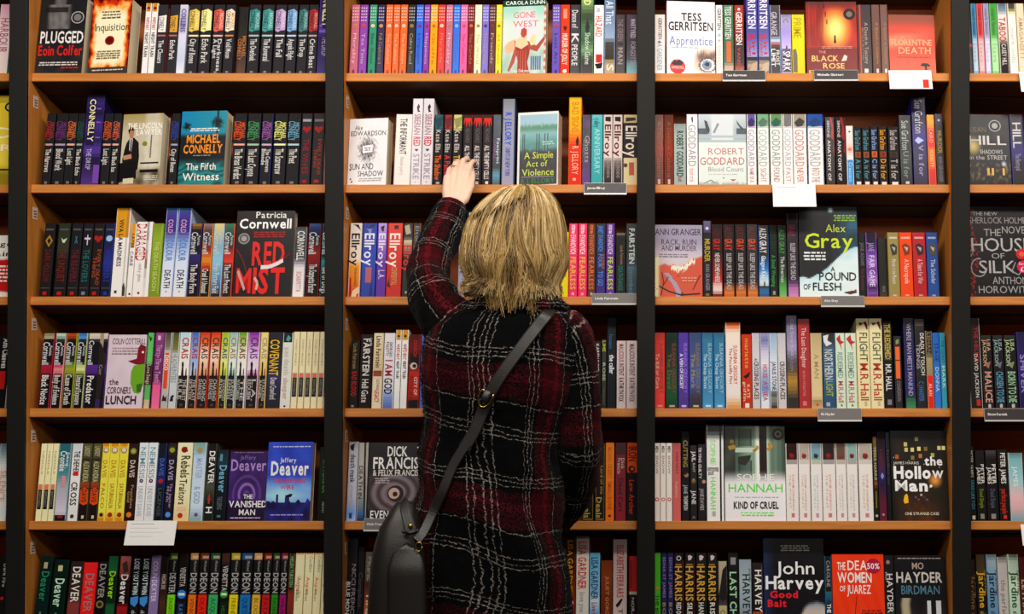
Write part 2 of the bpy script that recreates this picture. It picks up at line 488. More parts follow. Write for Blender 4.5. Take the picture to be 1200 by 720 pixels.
# ---- far-left bay: slivers
row(0, 1)
S(-22, -8, 4, 'dark paperback mostly beyond the picture edge', K, T('NIGHT', .2, .6, W))
S(-7, 7.5, 5, 'white paperback with a pink edge', [(0, 'd8a8b8'), (.4, 'e8d8d8'), (1, 'e0d4cc')], T('HARBOUR', .2, .7, 'b07888'))
S(8, 11, 30, 'thin teal paperback beside the black post', TL)
row(0, 2)
C(-62, 10.5, 112, 'yellow cover-out paperback with black roundel beside the black post', lambda u, v: mx(mx('d8c020', 'f0e070', .5 + .5 * nz(u * 4, v * 5)), '7a6a10', sst(.75, .9, v) * .7 + (.35 if v < .08 else 0)),
  O(.13, .08, '2a2a20', .89), O(.13, .05, 'c8c090', .89), H('TED', .2, .99, .36, .48, 'f0ead0'), H('FAIR', .3, 1.0, .55, .62, 'f0ead0'), B(.82, .84, '5a4a18', 0, 1), rz=0, own=1)
row(0, 3)
C(-62, 10.5, 276, 'white cover-out paperback with red band beside the black post', lambda u, v: mx('e6e2dc', 'c22c28', sst(.38, .42, v + .03 * nz(u * 14, 1)) * (1 - sst(.9, .94, v + .03 * nz(u * 12, 2)))),
  H('Strange', .3, .97, .1, .18, '3a3636'), H('affair', .4, .97, .26, .34, '3a3636'), *lines(.3, .97, .48, .78, 5, 'e8dcd8', 3), rz=0, own=1)
row(0, 4)
S(-30, -14, 394, 'black paperback half beyond the picture edge', K, T('RAVEN BLACK', .1, .6, W))
S(-13, 6.5, 392, 'black paperback with a red panel', K, T('Ann Cleeves', .06, .46, 'd8d4cc', .5, .85), B(.5, .74, 'b42c24', .4, .8), side='a8a6a6')
row(0, 5)
S(-8, 6, 520, 'pale blue paperback with faded lettering', [(0, '5a7a88'), (.12, '8aa0a8'), (.3, 'dcdcd8'), (1, 'cfd4d6')], T('SILENCE', .35, .75, 'd0a890', .3, .7))
row(0, 6)
S(-8, 5, 652, 'black paperback with small pale lettering', K, T('Dark Fire', .1, .4, 'a8b8a0', .4, .7), O(.55, .15, R))

# ---- left bay, top shelf
row(1, 1)
def art_plugged(u, v):
    fig = sst(.16, .06, abs(u - .42) - .12 * (v > .1)) * (v < .42)
    c = mx('343236', '8c8a8a', fig * (.75 + .5 * nz(u * 9, v * 9)))
    if .14 < v < .2 and .1 < u < .6: c = mx(c, '242226', .8)
    return mx(c, '5a5858', .4 * sst(.55, .9, v) * (.5 + nz(u * 6, v * 12)))
C(40, 95, -4, 'cover-out grey paperback with grainy photo, red author name and ringed roundel', art_plugged,
  O(.27, .14, 'b8b6b6', .82), O(.27, .12, '3c3a3c', .82), O(.27, .08, '8a8888', .82),
  H('PLUGGED', .05, .98, .45, .6, 'e4e2e0', .02), H('Eoin Colfer', .03, .98, .63, .76, 'd83a34', .02), *lines(.05, .9, .84, .9, 2, 'd8d4d2', 2), *lines(.55, .95, .91, .94, 1, 'd83a34', 3), own=1, t=.045, rz=-2)
def art_inq(u, v):
    e = min(u, 1 - u, v * .8 + .02, (1 - v) * .9) + .05 * nz(u * 7, v * 9) + .03 * nz(u * 19, v * 22)
    if v > .9: return '58504c'
    c = mx('4a1408', 'd8481c', sst(.0, .05, e)); c = mx(c, 'f0b048', sst(.05, .1, e)); return mx(c, 'f4ecd0', sst(.08, .17, e))
C(100, 148.5, -2, 'cover-out cream paperback with flaming border and red wax seal', art_inq,
  H('Inquisition', .1, .97, .32, .42, '3a2c20', .004), O(.55, .12, '9a2a22', .5), O(.55, .075, '7a1e1a', .5), *lines(.25, .75, .15, .27, 3, '8a7858', 4), *lines(.2, .8, .68, .8, 4, '9a8460', 5), *lines(.1, .9, .93, .96, 1, 'd8d0c8', 6), own=1, t=.06, rz=-6)
for a, b in ((165, 171.8), (172.4, 179.6)):
    S(a, b, 3.7, 'thin white paperback with yellow top', W, B(0, .12, 'd8961e'), O(.07, .25, '4a3418'), T('WHITE HEAT', .2, .38, 'c85a54', .3, .7), T('NIGHT TRAIN', .42, .76, '3a383c', .3, .75))
S(180.4, 191.5, 5.5, 'charcoal paperback with white author block', '403c42', Q([(.1, .17), (.9, .15), (.9, .4), (.1, .4)], W), T('CONNELLY', .18, .38, '403c42', .2, .6), B(.44, .46, 'c87a74'), T('The Closers', .52, .85, 'dedada', .3, .7, .02), gloss=0)
S(191.8, 193.8, 10, 'thin dark red paperback edge', '6a1c1e')
S(194, 205, 5.5, 'charcoal paperback with yellow author block', '403c42', Q([(.1, .17), (.9, .15), (.9, .4), (.1, .4)], 'd8b04a'), T('CONNELLY', .18, .38, '403c42', .2, .6), B(.44, .46, 'c87a74'), T('Echo Park', .52, .8, 'dedada', .3, .7, .02), gloss=0)
S(205.5, 215, 5.5, 'lavender white paperback with faint lettering', [(0, 'd8d4e4'), (.3, '9a90b8'), (.45, 'd8d8e8'), (.8, 'c8d0e4'), (1, 'e4e4ea')], T('COLLINS', .06, .4, '6a5c90', .3, .75))
patch(217, 230, 5.5, 'yellow', 'e0c868', 'City of Bones')
patch(231, 244.4, 5.5, 'pale yellow', 'ece4a4', 'Echo Park')
patch(246, 258.8, 5.5, 'salmon', 'd8766a', 'Darkness', .88, 'A Light')
patch(260, 271.5, 5.5, 'orange and white', 'e8dcc8', 'Void Moon', .78, None, 'd8924a')
S(272.5, 287, 8, 'dark brown paperback pushed back, orange lettering', [(0, '241a14'), (.5, '2e2018'), (.8, '5a3414'), (1, '7a4a20')], T('MICHAEL', .42, .72, 'c8842c', .56, .9), T('CONNELLY', .46, .76, 'c8842c', .14, .48), y=.03)
patch(288, 301.5, 5.5, 'teal', '4f9a98', 'The Overlook', .82)
patch(303.6, 317.3, 5.5, 'bright teal', '5aa6a2', 'The Reversal', .82)
patch(319, 331.8, 5.5, 'lavender', 'c0a8cc', 'The Fall', .76)
patch(333, 345.2, 5.5, 'pale blue', '8ab0d4', 'Angels Flight', .8)
patch(346.7, 358, 5.5, 'dull teal', '548c8c', 'The Drop', .76)
patch(358.6, 369.8, 5.5, 'red', 'b83c40', 'Crime Beat', .92)
S(370.6, 387, -16, 'tall purple streaked hardback with pale yellow capitals', [(0, '4a2c80'), (.3, '3a2468'), (.5, '6a4aa8'), (.6, '2e2050'), (1, '57508a')], B(.02, .48, '2c1c54', .25, .75), T('CONNELLY', .05, .46, 'ece4b0', .3, .75), T('THE DROP', .58, .8, 'a8a0c8', .35, .65), B(.5, .53, '8a70c0'), B(.44, .46, '8a70c0'))

# ---- left bay, second shelf
row(1, 2)
connelly(48, 58.3, 133, 'dark red', 'b03a3c', 'The Narrows', .82)
connelly(59.6, 73, 133, 'purple', '84428c', 'Blood Work', .8)
connelly(73.4, 84.2, 133, 'orange', 'd8804a', 'Lost Light', .72)
connelly(84.8, 93, 133, 'teal', '1e6a64', 'The Black Echo', .87)
S(93.4, 115, 111, 'tall purple streaked hardback standing above its row', [(0, '2a2044'), (.1, '4a3488'), (.2, '281c4c'), (.35, '5a3c98'), (.5, '33245c'), (.62, '6c4aa8'), (.72, '2a1e48'), (1, '6a4898')],
  B(.04, .56, '30205c', .12, .56), T('CONNELLY', .05, .52, 'e4e0b4', .2, .52, .02), T('THE DROP', .6, .83, 'b8aed0', .22, .48), B(.15, .165, '8a6cc0', .62, 1), B(.3, .315, '8a6cc0', .62, 1), B(.47, .485, '8a6cc0', .62, 1), B(.78, .98, '8a5cb0', .66, .98))
connelly(116, 126.4, 133, 'orange', 'd86c34', 'Lost Light', .72)
connelly(127, 136, 133, 'pale orange red', 'd87860', 'The Black Ice', .82)
def art_linc(u, v):
    c = mx('cfc8b4', 'b8a878', sst(.3, 0, v)); c = mx(c, 'e0dcd0', sst(.25, .1, abs(u - .75)) * .6)
    c = mx(c, '6a5c44', sst(.72, .82, v) * (.6 + .6 * nz(u * 5, v * 9)))
    return mx(c, '9a9488', .25 * nz(u * 8, v * 8))
C(136.8, 186, 132.5, 'cover-out pale paperback showing man in dark suit sitting on a car', art_linc,
  Q([(.08, .5), (.12, .4), (.2, .33), (.3, .33), (.42, .4), (.46, .6), (.44, .78), (.1, .78), (.04, .64)], '332c2e'), Q([(.19, .34), (.27, .34), (.25, .55), (.2, .5)], 'd8d4cc'), Q([(.22, .35), (.25, .35), (.25, .55), (.22, .52)], '26242a'),
  Q([(.15, .22), (.2, .19), (.28, .21), (.3, .28), (.26, .34), (.19, .33)], 'c09070'), Q([(.14, .22), (.2, .175), (.29, .2), (.29, .24), (.2, .22), (.16, .28)], '3a2a20'),
  Q([(.05, .58), (.26, .56), (.28, .62), (.08, .64)], 'c89a80'), Q([(0, .68), (.4, .66), (.42, .9), (0, .95)], '2a2628'), Q([(.1, .9), (.36, .89), (.36, .97), (.1, .97)], 'd8d0b8'),
  Q([(.5, .68), (.95, .68), (.95, .7), (.5, .7)], '2c2a28'), Q([(.5, .78), (.95, .78), (.95, .82), (.5, .82)], '2c2a28'), Q([(.72, .3), (.75, .3), (.75, .62), (.72, .62)], '8a8070'), O(.42, .06, '8a9a50', .58),
  H('THE LINCOLN', .12, .98, .13, .21, 'f4f0e8', .02), H('LAWYER', .35, .98, .22, .3, 'f4f0e8', .02), *lines(.6, .95, .86, .94, 3, 'd8d0c0', 8), own=1, t=.045, rz=-6)
connelly(196.2, 205.6, 133, 'blue', '3c58b0', 'City of Bones', .82)
def art_fifth(u, v):
    c = mx('1a90b4', '2aa0bc', u) if v < .34 else '262a30'
    t = sst(.28, .36, v) ; c = mx(mx('1496bc', '2f9eae', u), '23262c', t)
    pal = max(sst(.11, .04, sqrt((u - .13) ** 2 + ((v - .2) * 1.6) ** 2) + .05 * nz(u * 30, v * 30)), sst(.17, .05, sqrt((u - .8) ** 2 + ((v - .16) * 1.6) ** 2) + .06 * nz(u * 25, v * 25)), sst(.012, .004, abs(u - .4)) * (v < .3), sst(.02, .01, abs(u - .8)) * (v < .3))
    c = mx(c, '1c2a2c', pal * (v < .34))
    return mx(c, '2f9a9c', sst(.62, .78, v) * (.65 + .35 * sin(v * 40 + 8 * nz(u * 3, v * 6))))
C(206.5, 261, 129.5, 'cover-out black and turquoise paperback with palms and orange capitals', art_fifth,
  H('MICHAEL', .14, .88, .32, .43, 'eaa030', .03), H('CONNELLY', .08, .94, .455, .565, 'eaa030', .03), H('The Fifth', .16, .82, .7, .79, 'ece8e0', .01), H('Witness', .1, .9, .83, .93, 'ece8e0', .01), *lines(.2, .85, .225, .28, 2, 'e0e8e8', 5), *lines(.3, .7, .59, .61, 1, 'b0b0a8', 7), own=1, t=.05, rz=-4)
connelly(270, 284.7, 133, 'bright orange', 'e0662c', 'The Brass Verdict', .92)
connelly(286, 301.5, 133, 'green', '5aa070', 'The Last Coyote', .88)
connelly(303.2, 316, 133, 'mauve', 'a86cae', 'The Concrete', .82, 'Blonde', side='2c3a78')
connelly(317.7, 333, 133, 'pale yellow', 'dcdc8c', 'The Scarecrow', .85)
connelly(334, 348.8, 133, 'pale blue', '7cacc4', 'The Poet', .7)
def heart(u, v, a, b, col): return Q([(u, v + b), (u - a, v), (u - a * .9, v - b * .5), (u - a * .45, v - b * .7), (u, v - b * .3), (u + a * .45, v - b * .7), (u + a * .9, v - b * .5), (u + a, v)], col)
S(350, 362.3, 133, 'dark grey paperback with a red heart', '403c42', B(.08, .115, 'b0acb0', .1, .9), heart(.5, .22, .4, .055, 'b02428'), T('THE WIVES', .36, .84, '9a2c34', .3, .72), B(.93, .97, 'a83038', .3, .7), gloss=0)
S(363.7, 377, 133, 'dark grey paperback with red splash and orange lettering', '443c40', B(.08, .115, '888488', .1, .9), heart(.5, .22, .4, .06, 'a83c24'), T('EVERY DEAD', .36, .86, 'a85430', .52, .8), T('THING', .5, .76, 'a85430', .18, .45), B(.93, .97, 'b04838', .3, .7), gloss=0)
S(377.5, 387, 133, 'dull maroon paperback against the black post', '6a4048', B(.08, .8, '8c5058', .3, .6))

# ---- left bay, third shelf
row(1, 3)
def connolly(x0, x1, base, look, motif, tc, title, two=None, lg=R):
    its = [B(.075, .1, '6a6668', .15, .85)] + motif
    if two: its += [T(title, .36, .84, tc, .52, .84), T(two, .46, .74, tc, .16, .46)]
    else: its += [T(title, .36, .8, tc, .28, .74)]
    its += [B(.875, .89, '5c585a', .1, .9), B(.93, .975, lg, .32, .68)]
    S(x0, x1, 261.6, look, base, *its, gloss=0)
connolly(45.5, 58, '2a2628', 'near-black paperback with gold ornament', [Q([(.5, .16), (.85, .24), (.5, .33), (.15, .24)], 'b08a30'), Q([(.5, .2), (.68, .24), (.5, .29), (.32, .24)], '2a2420')], '7a2c2c', 'DARK HOLLOW')
connolly(61.4, 76, [(0, '3a4430'), (.35, '4a4c38'), (.5, '2c2a26'), (1, '282426')], 'olive-topped dark paperback with white bird mark', [Q([(.3, .2), (.5, .23), (.8, .2), (.6, .27), (.45, .27)], 'c8d0c0')], '82342a', 'THE UNQUIET')
connolly(77.4, 90, '2a282e', 'dark paperback with small blue cross strokes', [Q([(.4, .18), (.46, .18), (.66, .28), (.58, .28)], '4a86a0'), Q([(.6, .18), (.54, .18), (.36, .28), (.43, .28)], '4a86a0')], '7a3038', 'THE REAPERS')
connolly(91, 102.8, '282830', 'dark paperback with white cross and teal lettering', [Q([(.46, .16), (.56, .16), (.56, .3), (.46, .3)], 'd0ccd8'), Q([(.22, .2), (.8, .2), (.8, .225), (.22, .225)], 'd0ccd8')], '2f7a72', 'THE LOVERS', None, '8a90a8')
connolly(103.6, 116, '302626', 'dark brown paperback with red splash and rust lettering', [heart(.5, .21, .42, .06, 'b03028')], 'a85a38', 'EVERY DEAD', 'THING')
connolly(117, 128.4, [(0, '282c44'), (.3, '2c3460'), (.55, '38489a'), (.75, '1e2038'), (1, '24243a')], 'navy paperback with pale moon', [O(.21, .33, 'a8c4e4')], '3c4ca4', 'WHISPERERS', None, BL)
S(129, 146, 244, 'tall white paperback with yellow top', W, B(0, .335, 'd8a41e'), B(.335, 1, 'c8c4c0', .76, 1), B(.0, .335, 'b8860e', .76, 1), T('VIVA LA MADNESS', .13, .66, '3c3632', .26, .56, .02), B(.93, .96, '4a4648', .25, .42), Q([(.8, .99), (.78, .88), (.88, .84), (.98, .9), (.98, .99)], '54504e'))
S(147.4, 154, 262, 'white paperback with yellow top, grey lettering', W, B(0, .335, 'd8a41e'), T('LAYER', .14, .34, '5a4a18', .3, .7), T('CAKE', .38, .58, '6a6664', .3, .7), O(.96, .2, '5a5654', .6))
S(154.3, 173, 260, 'white paperback with red outlined capitals', W, B(0, 1, [(0, 'c8c8c8'), (.12, '8a8684'), (.3, 'c4c0bc'), (.62, '8a6a60'), (.7, 'd0ccc8'), (1, 'dedad4')], .66, 1), T('DAMAGED', .03, .52, 'c43430', .1, .58, .02), T('DAMAGED', .03, .52, 'e4d8d6', .19, .5, .0), T('cathy glass', .56, .8, 'b8b4b2', .3, .5), O(.95, .08, 'a83c38', .4))
S(173.4, 186, 262, 'olive green paperback with pale lettering', [(0, '8a9c38'), (.2, '9cb43c'), (1, '8aa232')], B(.03, .96, 'b8c070', .82, .88), T('THE DEATH SEASON', .25, .92, 'c8d088', .34, .62))
for a, b in ((187, 201), (201.6, 217.3)):
    S(a, b, 244, 'tall purple-topped white paperback in blue capitals', [(0, '4a8ab8'), (.06, '5a50a0'), (.25, '4c3c98'), (.4, '9ab0d8'), (.6, 'd4dcea'), (1, 'e0e0e4')], T('COLD', .13, .28, 'e0a8c0', .32, .6, .02), T('COLOUR', .35, .6, '6a90c8', .3, .72), T('DEATH', .7, .9, '343a60', .32, .7), O(.94, .06, '9a8ab0'), lean=.5)
def cornwell(x0, x1, look, base, title, t0=.56, tc='d4d0d0', ac='c8ccd0', yt=262, **kw):
    S(x0, x1, yt, look, base, T('Cornwell', .12, .42, ac, .12, .58, .02), T('Patricia', .17, .3, ac, .62, .86), T(title, t0, .95, tc, .24, .7, .015), **kw)
cornwell(219, 232, 'black paperback with orange top and purple middle', [(0, 'b08848'), (.07, '6a5030'), (.1, '262228'), (.4, '2a2630'), (.45, '4c3c80'), (.55, '3c3068'), (.6, '1e1c22'), (1, '1c1a1e')], 'The Body Farm')
cornwell(233, 245, 'dark paperback with flame-coloured middle', [(0, 'a0888a'), (.1, '6a5058'), (.25, '5a3c44'), (.38, 'b03428'), (.5, 'dc9a34'), (.6, 'b84824'), (.68, '242024'), (1, '1e1c20')], 'Cruel & Unusual', .62)
cornwell(245.6, 258.2, 'pale blue and cream paperback with white lettering', [(0, 'dccca0'), (.1, 'c8c4a4'), (.3, '90b4c4'), (.5, '9cc4d8'), (.8, '5c90b4'), (.95, '30404c'), (1, '282c30')], 'From Potters Field', .55)
cornwell(259, 270.8, 'dark green-topped paperback with red middle', [(0, '3c8a68'), (.1, '2c6a58'), (.3, '243830'), (.4, 'b83028'), (.52, 'd84c38'), (.58, '202022'), (1, '1e1e20')], 'The Last Precinct')
def art_red(u, v):
    return mx('262226', '342c30', .5 + .5 * nz(u * 3, v * 3))
def curve_strip(pts, wd, col):
    out = []
    for (a, b), (c, d) in zip(pts[:-1], pts[1:]):
        dx, dy = c - a, d - b; L = max(1e-6, sqrt(dx * dx + dy * dy)); nx, ny = -dy / L * wd, dx / L * wd
        out.append(Q([(a - nx, b - ny), (c - nx, d - ny), (c + nx, d + ny), (a + nx, b + ny)], col))
    return out
C(272, 340.5, 247, 'cover-out black paperback with large red capitals and ringed roundel', art_red,
  H('Patricia', .33, .86, .01, .085, 'e8e6e4', .005), H('Cornwell', .05, .95, .095, .205, 'f0eeec', .02), O(.325, .1, '9a9898', .14), O(.325, .075, '5c5a5c', .14), O(.325, .05, 'a8a6a6', .14),
  *lines(.3, .85, .24, .32, 3, 'b03030', 3), H('RED', .3, .86, .37, .63, 'd8322c', .03), H('MIST', .05, .88, .67, .955, 'd8322c', .03),
  *curve_strip([(.46, .66), (.6, .655), (.74, .62), (.84, .58)], .022, 'dcd8d8'), *curve_strip([(.36, .78), (.42, .84), (.4, .92)], .02, 'd8b0a8'), *curve_strip([(.07, .7), (.2, .92)], .02, 'c8a8a4'),
  *curve_strip([(.02, .45), (.1, .52), (.16, .6), (.22, .72)], .008, '8a2a28'), *curve_strip([(.84, .57), (.95, .51)], .006, '8a2a28'), own=1, t=.03, rz=-1)
S(341.6, 356, 266, 'half black half white paperback with white capitals', [(0, '3c383c'), (.08, '6a686a'), (.2, '343034'), (.44, '3c383e'), (.52, 'a8a0ac'), (.58, 'd8d4d6'), (1, 'e4e0de')], T('CORNWELL', .06, .48, 'dcdad8', .3, .76, .02), T('SCARPETTA', .64, .93, 'c89a98', .36, .64))
cornwell(358, 373, 'dark paperback with blue top and red band', [(0, '4a6aa0'), (.08, '38406a'), (.2, '282430'), (.4, '9a2c28'), (.55, '8a2420'), (.65, '241e22'), (1, '201c20')], 'The Scarpetta Factor', .56)
cornwell(374, 387, 'dark teal paperback against the black post', [(0, '8a2c34'), (.05, '2a2428'), (.45, '2a3438'), (.52, '48a0a8'), (.62, '206068'), (.7, '1c1e22'), (1, '1c1e22')], 'Isle of Dogs', .6)

# ---- left bay, fourth shelf
row(1, 4)
cornwell(43.6, 57, 'black paperback with olive top and crimson band', [(0, '8c8a68'), (.06, 'a8a890'), (.09, '1e1a1e'), (.4, '241c20'), (.42, 'b0284c'), (.54, 'a02444'), (.56, '1c181a'), (1, '1a1618')], 'Black Notice', .56, 'dcd8d8', yt=390.7)
cornwell(58.3, 70.4, 'black paperback with green-white top and rose band', [(0, 'c8d8c8'), (.06, '8ab09c'), (.1, '222020'), (.42, '281e24'), (.43, 'c0486c'), (.5, 'd8a0a0'), (.55, 'a83058'), (.57, '1a1618'), (1, '1a1618')], 'Body of Evidence', .56, yt=390.7)
cornwell(71.5, 83.8, 'black paperback with orange top and lime band', [(0, 'c0642c'), (.06, '9a4c24'), (.1, '221e1e'), (.36, '3a4034'), (.42, '7a9c34'), (.5, 'a8a83c'), (.55, '6a8a30'), (.58, '1a1816'), (1, '1a1616')], 'Cause of Death', .55, yt=390.7)
cornwell(84.7, 96, 'black paperback with blue top and yellow-green band', [(0, '3c7cb8'), (.06, '5c9ccc'), (.1, '202024'), (.4, '242626'), (.42, 'a8b430'), (.47, 'dce0b8'), (.53, '98a82c'), (.57, '181618'), (1, '1a1618')], 'Unnatural Exposure', .56, yt=390.7)
S(97, 121, 390.7, 'thick black paperback with purple band, cover partly showing', [(0, 'd4ccc0'), (.06, 'c8c0b4'), (.1, '221c22'), (.42, '261e28'), (.44, '6c3c9c'), (.54, '5c3488'), (.57, '1c181e'), (1, '1c181c')],
  B(0, .3, 'a89c88', .58, 1), Q([(.58, .12), (.7, .16), (.85, .26), (1, .32), (1, .88), (.58, .88)], '3a2c34'), B(.88, 1, '4c3068', .58, 1), T('Cornwell', .1, .42, 'ccd0d4', .06, .3, .02), T('Predator', .57, .94, 'e0dcdc', .1, .42, .02), T('Cor', .42, .56, '9a9498', .64, .8))
def art_lunch(u, v):
    return mx('d8ccd4', 'c8b8c4', .3 + .3 * nz(u * 4, v * 4))
C(121.5, 166, 392.5, 'cover-out pinkish paperback with red and green bird', art_lunch,
  H('COLIN COTTERILL', .1, .98, .05, .13, '4c3a40', .01), *lines(.1, .85, .17, .28, 3, 'a8949c', 4),
  Q([(.55, .36), (.78, .33), (.8, .18), (.86, .13), (1, .16), (1, .42), (.75, .4)], '8c2438'), Q([(.72, .42), (1, .4), (1, .68), (.9, .8), (.76, .78), (.66, .66), (.66, .5)], '7cac34'), Q([(.82, .68), (.98, .66), (.95, .78), (.84, .78)], '4c7a2c'), O(.24, .03, 'e8dcc8', .93),
  H('the', .1, .34, .6, .68, '5c4a50', .005), H('CORONERS', .06, .68, .71, .8, '4c3a40', .0), H('LUNCH', .04, .84, .83, .94, '3a2c30', .02), own=1, t=.03, rz=0)
S(167, 175.2, 390, 'thin green paperback with brown middle', [(0, '6cbc70'), (.4, '78c47c'), (.42, '4c3038'), (.68, '54343c'), (.7, '6cb070'), (.88, '74b878'), (.9, 'c8b89c'), (1, 'd0c0a4')], T('Love Songs', .43, .68, 'c8b8a4', .3, .7), Q([(.2, .04), (.7, .08), (.4, .12)], '2c5a3c'))
S(176, 187, 390, 'mauve and pink paperback with curly title', [(0, 'a05c98'), (.2, '8c4484'), (.66, '7c3c70'), (.68, 'dc6c9c'), (1, 'e07ca8')], T('Thirty-Three Teeth', .16, .66, 'c89cc0', .3, .74), B(.04, .1, 'd8b8d4', .3, .6))
S(187.4, 195.8, 390, 'grey paperback with orange-red panel', [(0, '5c544c'), (.2, '8c8680'), (.26, 'c4c0bc'), (1, 'b8b4b0')], B(.27, .74, 'd85c34', .2, .75), T('DISCO', .3, .5, 'f0e8e0', .3, .65), Q([(0, .98), (.3, .82), (.6, .86), (1, .8), (1, .98)], '3c3834'))
S(196.4, 205.2, 390, 'grey-white paperback with green top', [(0, '5c6440'), (.24, '8c8c4c'), (.28, 'c8ccd0'), (1, 'c4c8cc')], T('HEADHUNTERS', .28, .66, '9aa0a8', .2, .8), Q([(0, .98), (.3, .84), (.6, .82), (1, .86), (1, .98)], '2c3038'))
def crais(x0, x1, look, sky, tc, t1, t2=None, **kw):
    fig = [Q([(.3, .57), (.34, .46), (.3, .41), (.42, .38), (.52, .42), (.5, .47), (.56, .57)], '2a2428'), Q([(.7, .57), (.72, .49), (.8, .47), (.84, .57)], '2a2428')]
    its = [T('CRAIS', .07, .35, tc, .3, .8, .02)] + fig + [B(.57, 1, '2a2428')]
    if t2: its += [T(t1, .62, .9, 'b8b4b0', .52, .86), T(t2, .62, .88, 'b8b4b0', .12, .46)]
    else: its += [T(t1, .61, .92, 'b8b4b0', .3, .68)]
    its += [B(.94, .97, '6a4c4c', .35, .65)]
    S(x0, x1, 389.7, look, sky, *its, gloss=0, **kw)
crais(205.5, 218, 'half white half black paperback with red capitals', [(0, 'b8d0dc'), (.3, 'dcdcd8'), (.57, 'e4e0dc')], 'b02c38', 'THE FIRST', 'RULE')
crais(218.6, 228.6, 'half blue half black paperback with red capitals', [(0, '4c7cc0'), (.25, '90b0dc'), (.57, 'b8c4dc')], 'b02c38', 'THE LAST', 'DETECTIVE', side='c89a84')
for a, b in ((229.3, 241), (241.8, 253.6)):
    crais(a, b, 'half orange half black paperback with black capitals', [(0, 'c8482c'), (.14, 'd88058'), (.3, 'e8d8c8'), (.57, 'd89c70')], '5c342c', 'CHASING', 'DARKNESS', side='c05028')
crais(254.6, 263.4, 'half lime half black paperback with blue capitals', [(0, 'a0b834'), (.2, 'c8cc60'), (.4, 'd8dc9c'), (.57, 'c8cc40')], '2c5c90', 'VOODOO', 'RIVER')
crais(264, 273.6, 'half pale teal half black paperback with tan capitals', [(0, '98b8b4'), (.2, 'c4d8d0'), (.45, 'dce0dc'), (.57, '88b4a8')], 'b08454', 'SUNSET', 'EXPRESS')
crais(274.3, 285.4, 'half green half black paperback with red capitals', [(0, '789c38'), (.12, 'a8c078'), (.3, 'dcdcd0'), (.57, 'e0e0dc')], '8c3440', 'THE', 'WATCHMAN')
crais(286.2, 300.2, 'half violet half black paperback with purple capitals', [(0, '8c3c9c'), (.1, 'b070b8'), (.3, 'd8c4dc'), (.48, 'dcd0dc'), (.57, 'b44c9c')], '6a2c8c', 'L.A.', 'REQUIEM')
crais(301, 310, 'half cream half black paperback with grey lettering', [(0, 'd8cc90'), (.3, 'dcd0a0'), (.57, 'd8b45c')], 'a8a088', 'STALKING', 'ANGEL')
S(310.6, 326.8, 389.5, 'navy paperback with yellow condensed capitals', [(0, '242238'), (.5, '282440'), (.6, '3c3874'), (.7, '302c58'), (1, '201e28')], T('COVENANT', .1, .57, 'd8b824', .2, .74, .03), T('Dean Crawford', .6, .88, 'c8c4c4', .34, .66))
S(327.2, 339.3, 390, 'white paperback with dark teal picture at top', 'd4d4cc', B(0, .13, '163c40'), Q([(.3, .1), (.5, .03), (.8, .07), (.6, .12)], '6a9c98'), T('pan death', .2, .56, 'b8b4b0', .3, .7, 0), T('sleeper', .6, .88, 'c09c98', .3, .7, 0), O(.97, .1, '4c4844'))
for k in range(6):
    a = 339.9 + k * 7.75
    S(a, a + 7.2, 389, 'thin cream paperback with black lower band', CR, B(.54, .6, 'cc7c6c'), B(.6, .85, '1e1c1c'), T('ERNESTO MALLO', .62, .82, '8c8880', .4, .6), T('SWEET MONEY', .1, .45, 'b4ac90', .42, .6))

# ---- left bay, fifth shelf
row(1, 5)
for k in range(3):
    a = 40.7 + k * 7.2
    S(a, a + 6.7, 520, 'thin cream paperback with black lower band', CR, B(.53, .6, 'cc8468'), B(.6, .85, '1c1a1a'), T('ERNESTO MALLO', .62, .82, '8c8880', .4, .6), T('NEEDLE', .1, .4, 'b4ac90', .42, .6))
S(62.4, 76.8, 520, 'teal-topped grey paperback with white author name', [(0, '3c7078'), (.15, '2c7480'), (.4, '5c9098'), (.55, 'a0acb4'), (.7, 'b8b0bc'), (.9, 'c8c4d0'), (.93, '2a2428'), (1, '241c24')], T('Crombie', .1, .36, 'd8dcdc', .2, .6, .02), T('Deborah', .12, .3, 'd8dcdc', .66, .88), B(.93, .96, 'a02c3c', .3, .7), B(.42, .56, 'c89498', .4, .7))
S(78, 89.6, 520, 'pale paperback with red and black heavy capitals', [(0, 'c0c4c8'), (.3, 'd8d8d8'), (1, 'd0d0d0')], T('THE SHEPHERD', .1, .42, '34302e', .3, .76, .03), B(.36, .42, 'c03838', .3, .8), T('CROSS', .5, .8, '2e2a2a', .24, .74, .03), O(.94, .2, '4c4848'))
for a, b in ((90.2, 101.6), (102.2, 113.4)):
    S(a, b, 520, 'olive-topped dark paperback with orange panel', [(0, '6a6844'), (.18, '5c5a3c'), (.2, '34302c'), (.22, '4c4a38'), (.5, '54503c'), (.54, 'c05c28'), (.58, '34281e'), (1, '2c2424')], T('LINDSEY', .04, .17, 'b4b090', .3, .7), T('ALEXANDRIA', .23, .5, 'b8b490', .28, .74), Q([(.1, .6), (.5, .57), (.9, .6), (.92, .78), (.5, .8), (.1, .77)], 'cc5c28'), T('DAVIS', .6, .76, '3c2820', .3, .7), B(.93, .97, 'c8c0a0', .4, .65))
for (a, b, t) in ((113.6, 122.4, 'FALCO'), (122.8, 133.5, 'SATURNALIA'), (134, 144.2, 'SATURNALIA')):
    S(a, b, 520, 'yellow paperback with round animal picture', [(0, 'b8782c'), (.05, 'd8b038'), (.14, 'e4cc54'), (.85, 'e8d464'), (.95, 'd8a838'), (1, 'b87c2c')], O(.09, .36, '9c8c78'), O(.085, .25, 'd0c8b8'), T('DAVIS', .22, .44, 'b89830', .28, .74), T(t, .52, .84, 'b08c30', .34, .68), O(.92, .26, '3c3054' if t == 'FALCO' else 'a03c24'))
